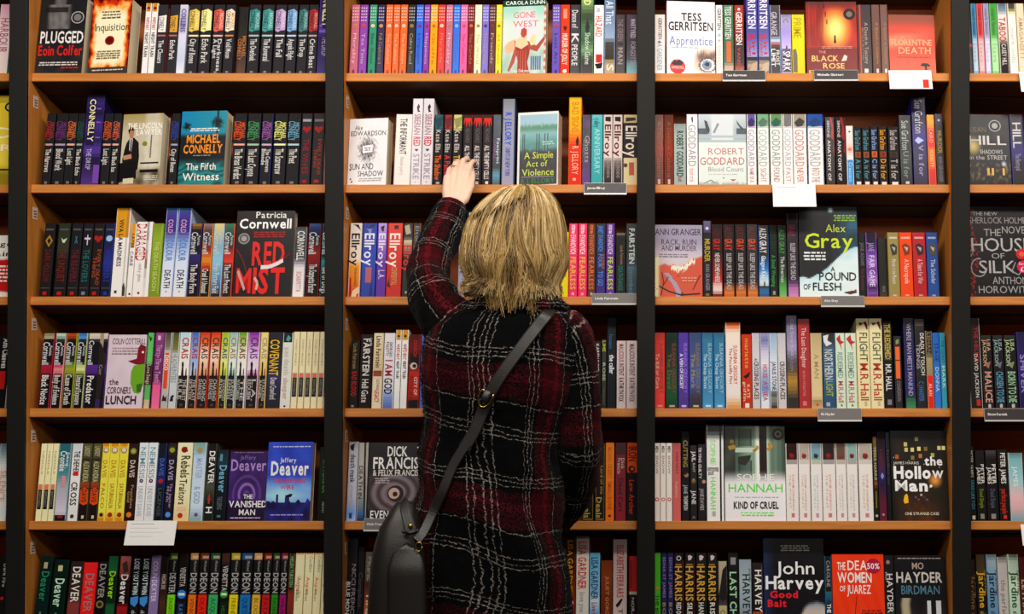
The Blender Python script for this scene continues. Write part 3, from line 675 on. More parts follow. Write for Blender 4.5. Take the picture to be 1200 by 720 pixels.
S(144.8, 156, 520, 'dark brown paperback with orange roundel', '382624', O(.1, .34, '848c3c'), O(.1, .18, 'b4a858'), T('DAVIS', .22, .44, 'c8bcb0', .3, .72), T('Poseidons', .54, .84, 'a88c68', .52, .8), T('Gold', .62, .76, 'a88c68', .2, .46), O(.92, .28, 'd8802c'))
for a, b in ((157, 167.4), (168, 179)):
    S(a, b, 519, 'white-blue paperback with grey serif capitals', [(0, 'c8d4dc'), (.4, 'd8dce4'), (1, 'd0d0d4')], T('NEMESIS', .06, .46, '84a0b0', .26, .74, 0), O(.49, .22, '34406c'), O(.49, .1, 'b0a0b0'), T('LINDSEY DAVIS', .56, .94, 'b0b8c4', .3, .7, 0))
S(180, 190, 519.5, 'navy and charcoal paperback with red dot', [(0, '242428'), (.14, '242838'), (.25, '24346c'), (.5, '283c78'), (.58, '24282e'), (1, '1e2224')], O(.49, .27, 'b82c3c'), T('DAVIS', .2, .42, '5c78a8', .3, .7), T('LICENSE', .58, .94, '54605c', .34, .66))
S(191, 201.4, 519.5, 'dark plum paperback with pale blue dot', [(0, '342c34'), (.1, '4c4430'), (.16, '2c2430'), (1, '2c2030')], O(.09, .3, '989c38'), T('DAVIS', .22, .48, 'a8a0b8', .3, .72), T('The Jupiter', .52, .84, 'a090b0', .5, .78), T('Myth', .56, .76, 'a090b0', .2, .44), O(.92, .3, '5c98d0'))
S(202.4, 220.4, 519, 'thick cream paperback with red flower and ornate title', [(0, 'dcd4b8'), (.7, 'e0d4b4'), (1, 'dcbc90')], O(.09, .2, '9c2c24', .45), Q([(.3, .1), (.6, .05), (.7, .11), (.5, .13)], '8c241e'), T('Rebels', .17, .45, '54402c', .36, .82, .02), T('Traitors', .47, .79, '54402c', .34, .7, .01), B(.82, .87, 'd8bca0', .2, .8), O(.93, .17, 'b04428', .45))
S(221.6, 236.6, 519, 'pale blue paperback with sage top', [(0, '84a49c'), (.12, '94b0b0'), (.2, 'b8c8e0'), (.8, 'c4d0e4'), (.95, '94b0b4'), (1, '84a8a8')], O(.1, .22, 'a8946c'), T('MASTER', .2, .46, 'a0b0cc', .34, .7), T('& GOD', .56, .78, '98a8c8', .3, .66), O(.92, .15, '8c4c8c'))
S(237.6, 249, 520, 'black hardback with white condensed author name', [(0, '24201e'), (.4, '2c2824'), (.55, '5c6054'), (.65, '4c4840'), (.78, '242824'), (1, '243028')], T('DEAVER', .1, .52, 'dcdad4', .34, .8, .02), O(.72, .2, '9c3428'), Q([(.4, .78), (.6, .78), (.55, .66), (.45, .66)], 'b04838'), T('H', .82, .9, 'd8dcd8', .3, .8))
S(249.6, 263.4, 527.5, 'dark teal paperback with pale blue author name', [(0, '203038'), (.2, '2c4858'), (.3, '1c2830'), (1, '181c20')], T('Deaver', .22, .6, '7cb0c4', .36, .84, .02), Q([(.3, .06), (.5, .06), (.5, .16), (.25, .16)], '6c90a0'), T('THE SLEEPING', .66, .84, '6c7880', .32, .6), B(.92, .95, '5c8090', .3, .6))
def art_van(u, v):
    d = sqrt(((u - .5) / .42) ** 2 + ((v - .62) / .3) ** 2)
    c = mx('3c2458', '5c3888', .5 + .5 * nz(u * 4, v * 4))
    if .3 < v < .68: c = mx(c, 'b090d0', max(0, .8 * sin(d * 16)) * sst(1.1, .5, d) * .8)
    c = mx(c, '241434', sst(.7, .78, v) * .8); c = mx(c, '1c1028', sst(.3, 0, v) * .3)
    return mx(c, '140c1c', sst(.22, .12, sqrt(((u - .5) / .5) ** 2 + ((v - .66) / .45) ** 2)) * .8)
C(264.2, 308.8, 529, 'cover-out purple paperback with stone archway, overlapped at its edge', art_van,
  H('Jeffery', .28, .7, .06, .12, '8c70ac', .005), H('Deaver', .04, .99, .12, .28, 'a890c0', .015), H('THE', .42, .66, .62, .68, 'e4e0e4', .02), H('VANISHED', .04, 1.06, .71, .8, 'e8e4e8', .02), H('MAN', .32, .76, .83, .91, 'e8e4e8', .02), *lines(.08, .9, .94, .965, 1, 'c8bcd0', 5), *lines(.1, .9, .015, .03, 1, '9c84b0', 6), own=1, t=.02, rz=0, y=.02)
def art_burn(u, v):
    c = mx('3848a8', '4c64c4', .5 + .6 * nz(u * 3, v * 5)); c = mx(c, '90b8e0', sst(.4, .62, v + .06 * nz(u * 4, 3)) * .85); c = mx(c, 'b4d8d8', sst(.18, .02, abs(v - .68) + abs(u - .35) * .25) * .7)
    sk = .76 - .06 * max(0, nz(u * 9, 7)) - (.09 if .22 < u < .28 else 0) - (.06 if .42 < u < .52 else 0)
    if v > sk: c = mx('2c2450', '3c3c90', .5 + .8 * nz(u * 6, v * 8))
    return c
C(309.4, 362.6, 518, 'cover-out blue paperback with skyline at dusk and red title', art_burn,
  H('Jeffery', .28, .64, .2, .26, 'e8e4f0', .005), H('Deaver', .08, .93, .25, .42, 'f4f2f4', .03), H('THE BURNING', .12, .86, .47, .52, 'c43c44', .02), H('WIRE', .31, .62, .55, .6, 'c43c44', .02),
  Q([(.42, .68), (.5, .67), (.52, .66), (.6, .66), (.56, .7), (.44, .7)], '241c38'), *lines(.1, .95, .05, .075, 1, 'b8c0e0', 4), *lines(.1, .85, .91, .94, 1, '9c98c8', 5), own=1, t=.03, rz=-3, y=.002)
S(371, 387, 524, 'dark green paperback with lime lettering by the black post', [(0, '1c2420'), (.3, '203c2c'), (.6, '1c2820'), (1, '181c1a')], T('CATERINA', .15, .62, '58a03c', .3, .6), T('leon', .74, .88, '8c9884', .4, .6), y=.02)

# ---- left bay, bottom shelf
row(1, 6)
def deaver(x0, x1, yt, look, base, tc, *its, **kw):
    S(x0, x1, yt, look, base, T(kw.pop('au', 'Deaver'), kw.pop('a0', .26), kw.pop('a1', .62), tc, .28, .76, .02), *its, **kw)
deaver(37, 51.5, 652, 'dark teal paperback with green author name, leaning', '14302e', '2c8c6c', B(.08, .16, 'a8a484', .3, .6), B(.72, .95, '6c7c78', .4, .55), a0=.2, a1=.58, lean=2.5)
deaver(54, 71.5, 656, 'dark green paperback with mint author name, leaning', '143028', 'b8d4c0', B(.08, .16, 'b8b890', .3, .6), B(.72, .95, '5c7468', .4, .55), a0=.26, a1=.64, lean=2)
deaver(75, 90.5, 658, 'brick-bottomed dark paperback with white capitals', [(0, '382c2c'), (.5, '44302e'), (.6, '8c4844'), (1, '7c403c')], 'd0ccc4', au='DEAVER', a0=.08, a1=.57, lean=1)
deaver(91, 107, 659.5, 'bright red paperback with grey capitals', 'd42c2c', 'a87c7c', au='DEAVER', a0=.16, a1=.7, lean=.8)
deaver(107.8, 119.6, 658, 'black paperback with grey capitals and round crest', K, '9c9894', O(.6, .38, '8c7c54'), O(.6, .22, '3c3428'), au='DEAVER', a0=.04, a1=.52, lean=.8)
deaver(120, 132, 652, 'green and black paperback with lime author name', [(0, '245c3c'), (.2, '2c7048'), (.28, '1c3024'), (.6, '1c3828'), (.65, '2c6c44'), (1, '245438')], 'a4d030', a0=.2, a1=.55, lean=.5)
deaver(133.6, 147.4, 652, 'pink-topped black paperback with white author name', [(0, 'a86c68'), (.25, '944c4a'), (.3, '341c1c'), (.62, '281818'), (.66, 'a02c2c'), (1, '7c2424')], 'dcd8d4', Q([(.2, .1), (.6, .06), (.8, .2), (.4, .22)], '544038'), a0=.24, a1=.62, lean=.5)
for a, b in ((149, 159.2), (160, 170.2)):
    S(a, b, 652, 'black paperback with blue picture band and white capitals', K, T('LOSE YOU TWIN', .04, .5, 'c4d0dc', .3, .76, .02), Q([(.05, .54), (.95, .52), (.95, .6), (.6, .66), (.1, .62)], '4c90c8'), T('dark', .7, .86, 'a8a8a8', .35, .65), lean=.3)
S(171.4, 182.4, 651, 'lavender paperback with pale capitals', '8c7ca4', T('COLIN DEXTER', .08, .6, 'c8c0d4', .3, .7))
S(183.4, 191.8, 654, 'dark brown paperback with small picture', [(0, '241c18'), (.2, '2c2018'), (.25, '54443c'), (.45, '3c2c24'), (.6, '5c4030'), (1, '382820')], T('MORSE', .22, .42, 'b0a49c', .3, .7))
def deon(x0, x1, look, pic, low, t='DEON', title='VENICE', n=None):
    S(x0, x1, 648.5, look, K, B(0, .085, pic), B(.035, .07, mx(pic, 'd8c0a0', .5), .3, .9), T('Michael', .1, .23, '8c8c8c', .5, .75), T(t, .25, .5, 'a8a8a8', .26, .8, .02), B(.52, 1, low), T(title, .56, .82, mx(low, '000000', .45), .34, .68))
deon(192.4, 203, 'black-topped paperback with lime lower half', '44702c', '84c828', 'DEXTER', 'DAUGHTERS')
S(203.8, 215.6, 648.5, 'black paperback with blue roundel', [(0, '281c18'), (.2, '241e1c'), (.3, K), (.6, K), (.62, '182c44'), (1, '14243c')], T('VENDETTA', .18, .42, 'b4b0ac', .3, .72), O(.515, .44, '3c84cc'), B(.5, .53, 'c8d8e8', .2, .8), T('RATKING', .64, .92, '5c7ca0', .36, .64))
deon(217, 227.8, 'black-topped paperback with orange lower half', 'a8845c', 'e07c20', title='VENICE')
deon(228.4, 240.4, 'black-topped paperback with red lower half', '703c34', 'd83820', title='DEATH')
deon(241, 253.4, 'black-topped paperback with sea-green lower half', '2c5c48', '4ca870', title='ACQUA')
S(254.4, 264.8, 648.5, 'black paperback with green roundel', [(0, '54382c'), (.12, '4c342c'), (.15, K), (.6, K), (.62, '242c24'), (1, '20241e')], T('VENDETTA', .16, .47, 'b8b4b4', .3, .74), O(.515, .46, '3c8c3c'), B(.5, .53, 'c8d8c8', .2, .8), T('MEDUSA', .66, .92, '3c6c34', .36, .64))
deon(265.5, 277.2, 'black-topped paperback with yellow lower half', 'a8a02c', 'd8c81c', title='FRIENDS')
deon(278, 291.8, 'black-topped paperback with blue lower half', '2c5c8c', '2c7cb4', title='QUIETLY')
deon(292.4, 303.4, 'black-topped paperback with tan lower half', 'b8986c', 'ccac48', title='BLOOD')
deon(304, 314.4, 'black-topped paperback with crimson lower half', '84242c', 'b82c34', title='FATAL')
deon(315, 324, 'black-topped paperback with green lower half', '2c5434', '3c902c', title='NOBLE')
deon(324.6, 333.6, 'black-topped paperback with magenta lower half', '842c54', '9c2474', title='WILFUL')
S(334.4, 341.6, 649, 'dark green paperback with rust lower panel', [(0, '2c4c34'), (.4, '244030'), (.44, '2c3024'), (.5, '8c4030'), (.8, '7c3828'), (1, '203828')], T('HELEN TURSTEN', .04, .42, '7cac7c', .3, .7))
for a, b in ((342.2, 352.8), (353.4, 363.8), (364.4, 373.4), (374, 387)):
    S(a, b, 648.5, 'cream paperback with rust and green script', [(0, 'dcc8a4'), (.1, 'd8d0b0'), (1, 'd4ccac')], T('Camilleri', .04, .24, '9cac94', .5, .86) if a > 345 else T('Camilla', .28, .56, 'b8a890', .4, .7), T('August', .3, .52, 'c48468', .24, .62), T('Heat', .46, .6, '7c8c7c', .2, .46), B(.0, .02, 'd09c70'))

# ---- centre bay, top shelf
row(2, 1)
def smith(x0, x1, cn, base, tc, title, em, dots=None):
    dc = dots or mx(base, 'ffffff', .45)
    its = [B(.04 + .045 * k, .06 + .045 * k, dc, .12 + .28 * j, .12 + .28 * j + .16) for k in range(5) for j in range(3)]
    its += [O(.31, .26, em), O(.31, .13, mx(em, '000000', .4)), T(title, .42, .86, mx(tc, base, .25), .36, .66, -.008), Q([(.35, .99), (.4, .95), (.62, .94), (.65, .99)], mx(base, '000000', .6))]
    S(x0, x1, 5.5, f'{cn} paperback with dotted top and small emblem', base, *its)
smith(409, 418.6, 'dusty pink', 'c4788c', 'ecd8dc', 'Morality', 'd09880')
smith(419.2, 428.6, 'purple', '9448ac', 'dcc8e0', 'Tea Time', 'c85c5c')
smith(430.4, 439, 'sea-green', '4c9c80', '2c6c58', 'Blue Shoes', 'e0d8c0')
smith(440, 448.6, 'dark violet', '382460', 'c0a868', 'Full Cupboard', 'd0a860')
for a, b in ((449.7, 458), (458.6, 466.4), (467, 475.4)): smith(a, b, 'orange', 'e4752a', 'f0d0a8', 'The Kalahari', 'd8d0c4')
smith(476, 485, 'black', '2a2426', 'd0c4ac', 'Cobra Road', 'a88c5c')
smith(485.6, 494.2, 'bright blue', '2c74d8', '1c3c8c', 'Limpopo', '8c3c9c')
smith(495, 501.8, 'narrow purple', '9c50b0', 'e0d0e4', 'Happiness', 'b04444')
smith(502.4, 511, 'golden yellow', 'e8ac1c', 'b08c2c', 'Giraffe', 'd8883c')
smith(511.6, 520.2, 'scarlet', 'dc3c28', 'e8a088', 'Miracle', 'e8d0c8')
smith(520.8, 529, 'rose pink', 'c47c94', 'ecd4d8', 'Morality', 'b89078')
smith(529.5, 537.6, 'sky blue', '2c80dc', '7c8cc0', 'Right Attitude', '9cc4e8')
smith(538, 546.6, 'candy pink', 'e478ac', 'c04c84', 'The Comfort', 'd86c9c')
smith(547, 554.4, 'brick red', '8c2c20', 'c8a088', 'The Careful', 'd88c6c')
smith(554.8, 563.2, 'cream', 'ece4c4', 'c0b490', 'The World', 'b0a484')
smith(563.8, 571.6, 'lilac', '8c80cc', 'd0bc98', 'The Charming', '5c4c84')
smith(572, 579.6, 'chestnut brown', '703430', 'dcc8bc', 'Friends', '8c4840')
smith(580, 587, 'lemon yellow', 'e4d824', 'd0a428', '44 Street', 'c87c24')
def art_gone(u, v):
    if v < .085: return '1e4c3c'
    c = mx('a8d0c4', 'd0d8d4', sst(.1, .35, v)); c = mx(c, 'd8d4dc', sst(.35, .1, sqrt((u - .55) ** 2 + (v - .35) ** 2)))
    c = mx(c, '98b8a8', sst(.55, .75, v) * (.5 + .5 * nz(u * 6, v * 6)))
    if u > .94: c = mx('c8705c', 'd8d4c8', .5 + .5 * sin(v * 60))
    return c
C(587.4, 639, -1, 'cover-out pastel paperback with woman in red dress seen from behind', art_gone,
  H('CAROLA DUNN', .06, .97, .01, .06, 'e0ece0', .01), H('GONE', .25, .75, .16, .24, 'd87c60', .0), H('WEST', .24, .82, .28, .36, 'd87c60', .0),
  Q([(.05, .62), (.14, .56), (.3, .52), (.3, .68), (.12, .72), (.06, .68)], 'e4b898'), Q([(.28, .55), (.4, .52), (.55, .54), (.66, .58), (.62, .74), (.58, .84), (.64, 1), (.34, 1), (.36, .82), (.3, .68)], 'a83828'),
  Q([(.3, .62), (.22, .78), (.13, .94), (.16, .96), (.28, .84), (.34, .7)], 'b85c44'), Q([(.58, .56), (.78, .62), (.96, .5), (.98, .54), (.8, .7), (.6, .66)], 'b05840'), Q([(.3, .54), (.42, .49), (.48, .44), (.54, .44), (.56, .52), (.6, .6), (.44, .66), (.3, .62)], 'e8c8a8'),
  Q([(.42, .46), (.43, .4), (.5, .37), (.56, .4), (.56, .47), (.5, .51), (.45, .5)], 'b8583c'), *[Q([(.36 + .06 * k, .68), (.37 + .06 * k, .68), (.36 + .06 * k, .98), (.35 + .06 * k, .98)], 'd07c60') for k in range(4)],
  Q([(.62, .56), (.7, .46), (.76, .48), (.76, .6), (.66, .62)], 'e4d0a4'), *[Q([(.66 + .05 * k, .76), (.69 + .05 * k, .76), (.69 + .05 * k, .94), (.66 + .05 * k, .94)], '5878b0') for k in range(5)], H('Daisy Dalrymple', .22, .66, .93, .97, 'f0e8e0', .0), own=1, t=.03, rz=-5)
smith(646.5, 655.8, 'lavender', '7c68bc', '443878', 'Lost Art', 'c85c54')
S(656.2, 667, 5.5, 'orange-red paperback with white capitals', 'e04c10', B(.06, .2, 'd89c84', .3, .7), heart(.5, .34, .2, .05, '5c2410'), T('MURDER OF JOLLY', .42, .87, 'f0dcd0', .28, .72, .02), O(.96, .22, 'f0e0d8'))
S(667.6, 679.4, 5.5, 'charcoal paperback with large white letter', '4c464e', B(0, .98, '3c343c', .72, 1), T('Dance of', .08, .34, 'd0ccd0', .24, .7), T('K', .42, .56, 'e0d8d8', .16, .84, .04), T('PEOPLE', .58, .88, 'd4d0d0', .24, .68))
S(680, 695.2, -22, 'tall green and black misty paperback', [(0, 'a8b890'), (.2, '90b07c'), (.38, '3c4c34'), (.5, '58805c'), (.65, '3c6840'), (.75, '7ca07c'), (.85, '302c30'), (1, '3c343a')], T('DEAD', .05, .26, 'e0e4a0', .3, .7, .03), Q([(.35, .5), (.5, .4), (.7, .5), (.6, .56), (.4, .56)], '2c2c30'), T('Shadow Game', .56, .9, 'c8d4c4', .4, .68, 0))
S(695.8, 707.2, 6, 'white paperback with red capitals', W, T('HAZARD', .16, .46, 'd0605c', .2, .76, .03), T('one', .04, .1, 'a8a4a0', .3, .7), B(.72, .84, 'c83c3c', .2, .85), Q([(.1, .86), (.9, .84), (.8, .92), (.3, .93)], '2c2c34'), B(.95, 1, 'e0dcd8'))
S(707.8, 720.6, -20, 'tall blue-grey paperback with white script', [(0, '7088a0'), (.3, '788ca8'), (.6, 'a0b0c8'), (.66, '5c5854'), (.85, '4c443c'), (.87, 'b8a080'), (1, 'c0ac90')], T('All That', .2, .46, 'dce4ec', .16, .84, .0), T('S', .9, .97, 'e4dcd0', .3, .8))
S(721.2, 732.6, 17, 'dark taupe paperback with grey lettering', '544a4c', T('THE GREEN', .08, .45, '8c8084', .3, .7, .02), B(.47, .52, '2c2628', .2, .8), T('MAN', .56, .84, 'a89ca0', .3, .7, .02))
S(733.4, 752, 17, 'mauve paperback with teal bottom by the black post', [(0, '5c4c58'), (.2, '54445c'), (.5, '3c3440'), (.75, '544c58'), (.85, '6c9aa4'), (1, '88b0b4')], T('MARTYRED', .08, .4, 'c0b4c0', .3, .6, .02), T('FORGOTTEN', .46, .9, 'a89cac', .3, .6, .0), B(.42, .46, '1c181c', .2, .7))

# ---- centre bay, second shelf
row(2, 2)
def art_sun(u, v):
    c = mx('e4e2e4', 'dcdade', nz(u * 4, v * 4)); d = sqrt(((u - .48) / .9) ** 2 + ((v - .46) / .75) ** 2)
    k = sst(.34, .1, d + .14 * nz(u * 26, v * 26)) * (.75 + .5 * nz(u * 40, v * 40)); return mx(c, '2c262c', k)
C(405.8, 452, 138, 'cover-out white paperback with black ink burst', art_sun,
  H('Ake', .14, .34, .1, .17, '3c3438', .005), H('EDWARDSON', .04, .95, .185, .255, '4c4246', .012), Q([(.36, .41), (.62, .39), (.62, .5), (.37, .52)], 'e8e6e8'), *lines(.4, .6, .43, .49, 2, '6c6468', 3),
  H('SUN AND', .04, .66, .67, .76, '3c3236', .005), H('SHADOW', .26, .92, .78, .86, '3c3236', .005), O(.895, .02, '2c2428', .08), O(.935, .022, '2c2428', .11), O(.76, .02, '2c2428', .07), *lines(.28, .9, .88, .94, 2, 'b8b4b8', 5), own=1, t=.05, rz=-6)
S(460.8, 480, 134, 'thick white paperback with dark teal condensed capitals', 'e4dcd8', T('THE INFORMANT', .06, .57, '3c4c50', .34, .64, .01), T('thomas perry', .6, .86, 'c8c0bc', .42, .56, 0), lean=.4)
for a, b in ((480.6, 492.6), (493.2, 505.8)):
    S(a, b, 115.6, 'tall white paperback with grey and red outlined capitals', 'd8d4d8', Q([(.4, .1), (.55, .06), (.7, .09), (.6, .13), (.75, .15), (.5, .16)], '3c3438'), T('SIBERIAN', .18, .42, 'b08490', .26, .78, .0), T('RED', .445, .55, 'd04048', .24, .78, .015), heart(.5, .595, .16, .018, '54484e'), T('STRIKE', .64, .93, 'a89ca8', .28, .74, 0), O(.965, .05, 'c06068', .5))
def ellis(x0, x1, top, look, tc, title):
    S(x0, x1, 134.5, look, [(0, top), (.2, top), (.24, '2e282e'), (1, '2a242a')], Q([(.1, .06), (.9, .03), (.8, .16), (.3, .2)], mx(top, '201818', .45)), T('Kate Ellis', .22, .54, 'c4bcb8', .26, .66, .025), T(title, .58, .93, tc, .22, .74, .03), B(.955, .99, 'b4acb0', .35, .75), gloss=0)
ellis(507, 517.6, '38707c', 'black paperback with teal top and orange title', 'dc7830', 'The Shadow')
ellis(518.4, 528.4, 'a04044', 'black paperback with dull red top and red title', 'd83c34', 'A Painted')
ellis(529, 540, 'c8c888', 'black paperback with lime-white top and yellow title', 'd8b830', 'The Jackal')
for a, b in ((541, 551.8), (552.6, 563.6), (564.2, 575.2)):
    S(a, b, 134.5, 'dark grey paperback with red claw top', '3e3438', Q([(0, 0), (1, 0), (.95, .17), (.75, .08), (.7, .19), (.5, .09), (.35, .19), (.25, .08), (.05, .15)], 'd04034'), T('RICHARD', .2, .4, '7c7478', .34, .66, 0), T('ALL THE EMPTY CELLS', .44, .92, 'd8d0d0', .3, .68, .015), B(.95, .99, 'd8d4d4', .4, .7), gloss=0)
S(576, 586, 134.5, 'smoky blue paperback with violet and white lettering', [(0, '44606c'), (.3, '3c4854'), (.5, '34343e'), (.75, '3c3842'), (.85, '5c9cb0'), (1, '48606c')], T('GABRIEL', .36, .64, '8c5c94', .12, .45, .0), T('Footprint', .34, .7, 'c0ccd4', .52, .84, .02))
S(587, 602.2, 116, 'tall lavender grey paperback with bright blue capitals', [(0, '8c9098'), (.15, 'a0a0ac'), (.5, 'a4a4b8'), (1, 'a8a4b8')], T('R J ELLORY', .16, .54, '2c64cc', .3, .66, .02), T('SAINTS OF NEW YORK', .57, .9, '3c60b8', .36, .6, .0), side='385878')
def art_simple(u, v):
    if u < .04 or u > .965 or v < .03 or v > .975: return 'e0dcd8'
    if v > .55: return mx('2c2c30', '34343a', nz(u * 5, v * 5))
    c = mx('a4c0cc', '70a8a4', sst(.1, .45, v)); t = .2 - .05 * abs(nz(u * 20, 1)) - .06 * u
    c = mx(c, '4c8c64', sst(.16, .2, v + .05 * nz(u * 30, 4)) * sst(.3, .22, v) * .8)
    c = mx(c, '34706c', sst(.3, .55, v) * (.5 + .5 * nz(u * 5, v * 20)))
    return mx(c, '2c2c30', sst(.48, .56, v + .03 * nz(u * 8, 2)))
C(605, 653.5, 130, 'cover-out green lake paperback in white border, lime hand-drawn title', art_simple,
  *[Q([(a, .3), (a + .02, .29), (a + .02, .55), (a, .55)], '24403c') for a in (.12, .16, .46, .52, .66, .73)],
  H('A Simple', .17, .88, .54, .63, 'c8d04c', .005), H('Act of', .22, .74, .66, .74, 'c8d04c', .005), H('Violence', .12, .9, .77, .86, 'c8d04c', .005), B(.873, .882, '9c989c', .1, .9), H('R.J. ELLORY', .1, .92, .9, .965, '3c8c4c', .005), *lines(.6, .9, .4, .46, 2, 'b8d0d0', 3), own=1, t=.05, rz=-8, spine='2c2c30')
S(665.6, 681, 114, 'tall yellow to orange-red paperback', [(0, 'e4bc14'), (.36, 'e8b018'), (.46, 'e48424'), (.56, 'dc3c24'), (1, 'd83424')], T('BAD SIGNS', .06, .4, 'c8901c', .3, .72, .0), Q([(.55, .5), (.7, .44), (.8, .5), (.75, .55), (.62, .56)], '4c2c18'), T('R J ELLORY', .56, .88, 'ecc0a0', .34, .7, .0), B(.92, .95, 'e8b090', .35, .6))
S(681.4, 692, 134.5, 'dark violet paperback with grey lettering', [(0, '3c2c44'), (.15, '5c2c6c'), (.2, '34283a'), (.6, '382c40'), (.75, '5c2878'), (1, '702c90')], T('Ghosts', .3, .68, 'a89cb0', .4, .8, .0), T('heart', .36, .6, '6c8c64', .16, .36))
S(692.5, 706, 134.5, 'turquoise paperback with pale capitals', [(0, '7cc0c4'), (.2, '5cb4b8'), (1, '4ca8ac')], T('ANNIVERSARY', .2, .84, 'a8d8d8', .34, .7, .0), T('rj ellory', .05, .18, '2c8090', .3, .66))
def ellroy(x0, x1, yt, look, base, tc, *its, **kw):
    S(x0, x1, yt, look, base, T('Ellroy', kw.pop('a0', .14), kw.pop('a1', .6), tc, .16, .84, .04), *its, **kw)
for a, b in ((706.8, 717.4), (718, 729.2)):
    ellroy(a, b, 134.5, 'white-topped dark paperback with crimson author name', [(0, 'd4c8c4'), (.6, 'd8ccc8'), (.66, '8c8480'), (.8, '544a4a'), (1, '3c3438')], '6c1820', Q([(.2, .03), (.8, .03), (.8, .1), (.2, .09)], '342c30'), T('BLOODS', .64, .9, 'a49c9c', .4, .7))
ellroy(729.8, 751, 134.5, 'wide cream and black paperback with white author name', [(0, 'c8bc98'), (.02, 'c8bc98'), (.1, 'c4b894'), (.105, '383236'), (.6, '3c3438'), (.605, 'd4c8a8'), (1, 'd0c4a0')], 'dcd4c8', Q([(.15, .04), (.7, .04), (.7, .08), (.15, .1)], '4c4440'), B(.68, .86, 'b86c54', .34, .62), O(.72, .12, '6c5848', .14), a0=.16, a1=.6)

# ---- centre bay, third shelf
row(2, 3)
ellroy(407, 421, 261.6, 'white, orange and red paperback with black author name', [(0, 'd8d0cc'), (.5, 'd8ccc0'), (.58, 'd89c3c'), (.8, 'd8882c'), (1, 'c84c28')], '2c2428', Q([(.2, .02), (.7, .02), (.9, .1), (.5, .04)], '2c2628'), Q([(0, .7), (.25, .75), (.3, 1), (0, 1)], 'b02820'), Q([(.4, .92), (.9, .86), (1, 1), (.3, 1)], 'd8c4a8'), T('THE BIG NOWHERE', .6, .86, 'a87834', .5, .7), a1=.58)
ellroy(422, 438.8, 261.6, 'royal blue paperback with white author name and red box', [(0, '3048a0'), (.5, '3454b4'), (1, '2c4ca4')], 'd8d8e0', B(.6, .81, 'b46c78', .3, .72), Q([(.1, .02), (.4, .05), (.7, .01), (.9, .03), (.7, .05), (.3, .06)], '1c2c60'), T('James', .08, .16, 'b0b8d8', .4, .7), Q([(.6, .98), (.75, .75), (.85, .98)], '1c3478'), a1=.58)
ellroy(439.6, 451, 261.6, 'violet and lavender paperback with white author name', [(0, 'b8a0d4'), (.3, '9c7cc8'), (.55, '6c3ca8'), (1, '7438a4')], 'dcd4e0', Q([(.3, .05), (.7, .03), (.6, .12), (.4, .1)], '2c2438'), T('L.A.', .64, .76, 'd0c4dc', .3, .8), a1=.6)
ellroy(451.6, 469.4, 261.6, 'wide red-orange paperback with white author name', [(0, 'd84c34'), (.5, 'cc3828'), (1, 'c83424')], 'e8dcd4', B(.03, .08, '3c1c1c', .42, .7), T('CONFIDENTIAL', .6, .84, 'd0a870', .4, .64), Q([(.05, .85), (.25, .72), (.2, .8), (.3, .88)], '2c1818'))
S(470, 481.4, 261.6, 'black and cream paperback with red author name', [(0, '3c3630'), (.2, '443c38'), (.25, 'c8bca4'), (.45, '342c2c'), (1, '2e282c')], Q([(.1, .04), (.6, .02), (.8, .14), (.3, .16)], 'b8b09c'), T('Ellroy', .3, .66, 'd42c28', .16, .8, .05), O(.94, .14, 'b0aca8'))
S(482, 490.6, 261.6, 'dark navy and tan paperback beside the plaid sleeve', [(0, '24283a'), (.3, '282c3c'), (.31, 'a87838'), (.55, 'a47434'), (.58, '2c2a30'), (1, '2c2a30')], T('Elton', .04, .28, '8c94a0', .3, .7))
S(536, 543.4, 262, 'pale lilac paperback between plaid sleeve and blond hair', 'c4c0d8', T('Silent', .3, .7, '8c88a8', .3, .7))
S(544, 557.5, 243, 'tall black paperback with white name by blond hair', K, T('Empire', .06, .33, 'dcdcdc', .3, .74, .02), O(.37, .22, 'd09038', .45), T('of Rome', .42, .7, 'b06a30', .3, .7))
S(655.5, 665.6, 272, 'yellow paperback beside the blond hair', 'dccc20', T('FLIES', .3, .7, 'c0a418', .3, .7))
def evan(x0, x1, look, base, c1, c2, **kw):
    S(x0, x1, kw.pop('yt', 262), look, base, B(.02, .14, c1, .28, .68), T('JANET', .02, .14, base_col(base, .1), .34, .62), T('EVANOVICH', .16, .42, c1, .26, .72, .03), T('FEARLESS', .46, .9, c2, .26, .72, .03), B(.94, .98, mx(base_col(base, .9), 'ffffff', .3), .35, .65), **kw)
for a, b in ((666, 676.4), (677, 687.6)): evan(a, b, 'hot pink paperback with white and gold capitals', [(0, 'e0306c'), (.5, 'd82c68'), (1, 'e03c78')], 'ecd0d8', 'e0b058')
evan(688.2, 697.4, 'mauve brown paperback with orange capitals', '74483c', 'dc8448', 'd87c4c')
S(698, 709.4, 262, 'navy to purple paperback with sky blue capitals', [(0, '1c2440'), (.4, '202848'), (.7, '302468'), (1, '4c2c90')], T('JANET', .03, .14, '5c94dc', .3, .66, .03), T('EVANOVICH', .16, .38, '5c94dc', .3, .66, .03), T('FOUR', .42, .6, '5c90d8', .26, .6, .03), T('SCORE', .42, .62, 'c85c3c', .64, .86, .02), T('TO GO', .65, .85, '5c90dc', .3, .66, .03))
evan(710, 720, 'purple paperback with white and lime capitals', '6c2c94', 'd8c8e0', 'b8cc3c')
S(721.4, 733.2, 273, 'dark grey paperback with tan and teal lettering', [(0, '8c8c84'), (.06, '343430'), (.5, '302e2c'), (1, '38342e')], T('Linda Fairstein', .2, .5, 'a08468', .44, .74, .01), T('DEATH DANCE', .52, .9, '3c8478', .32, .64, .02))
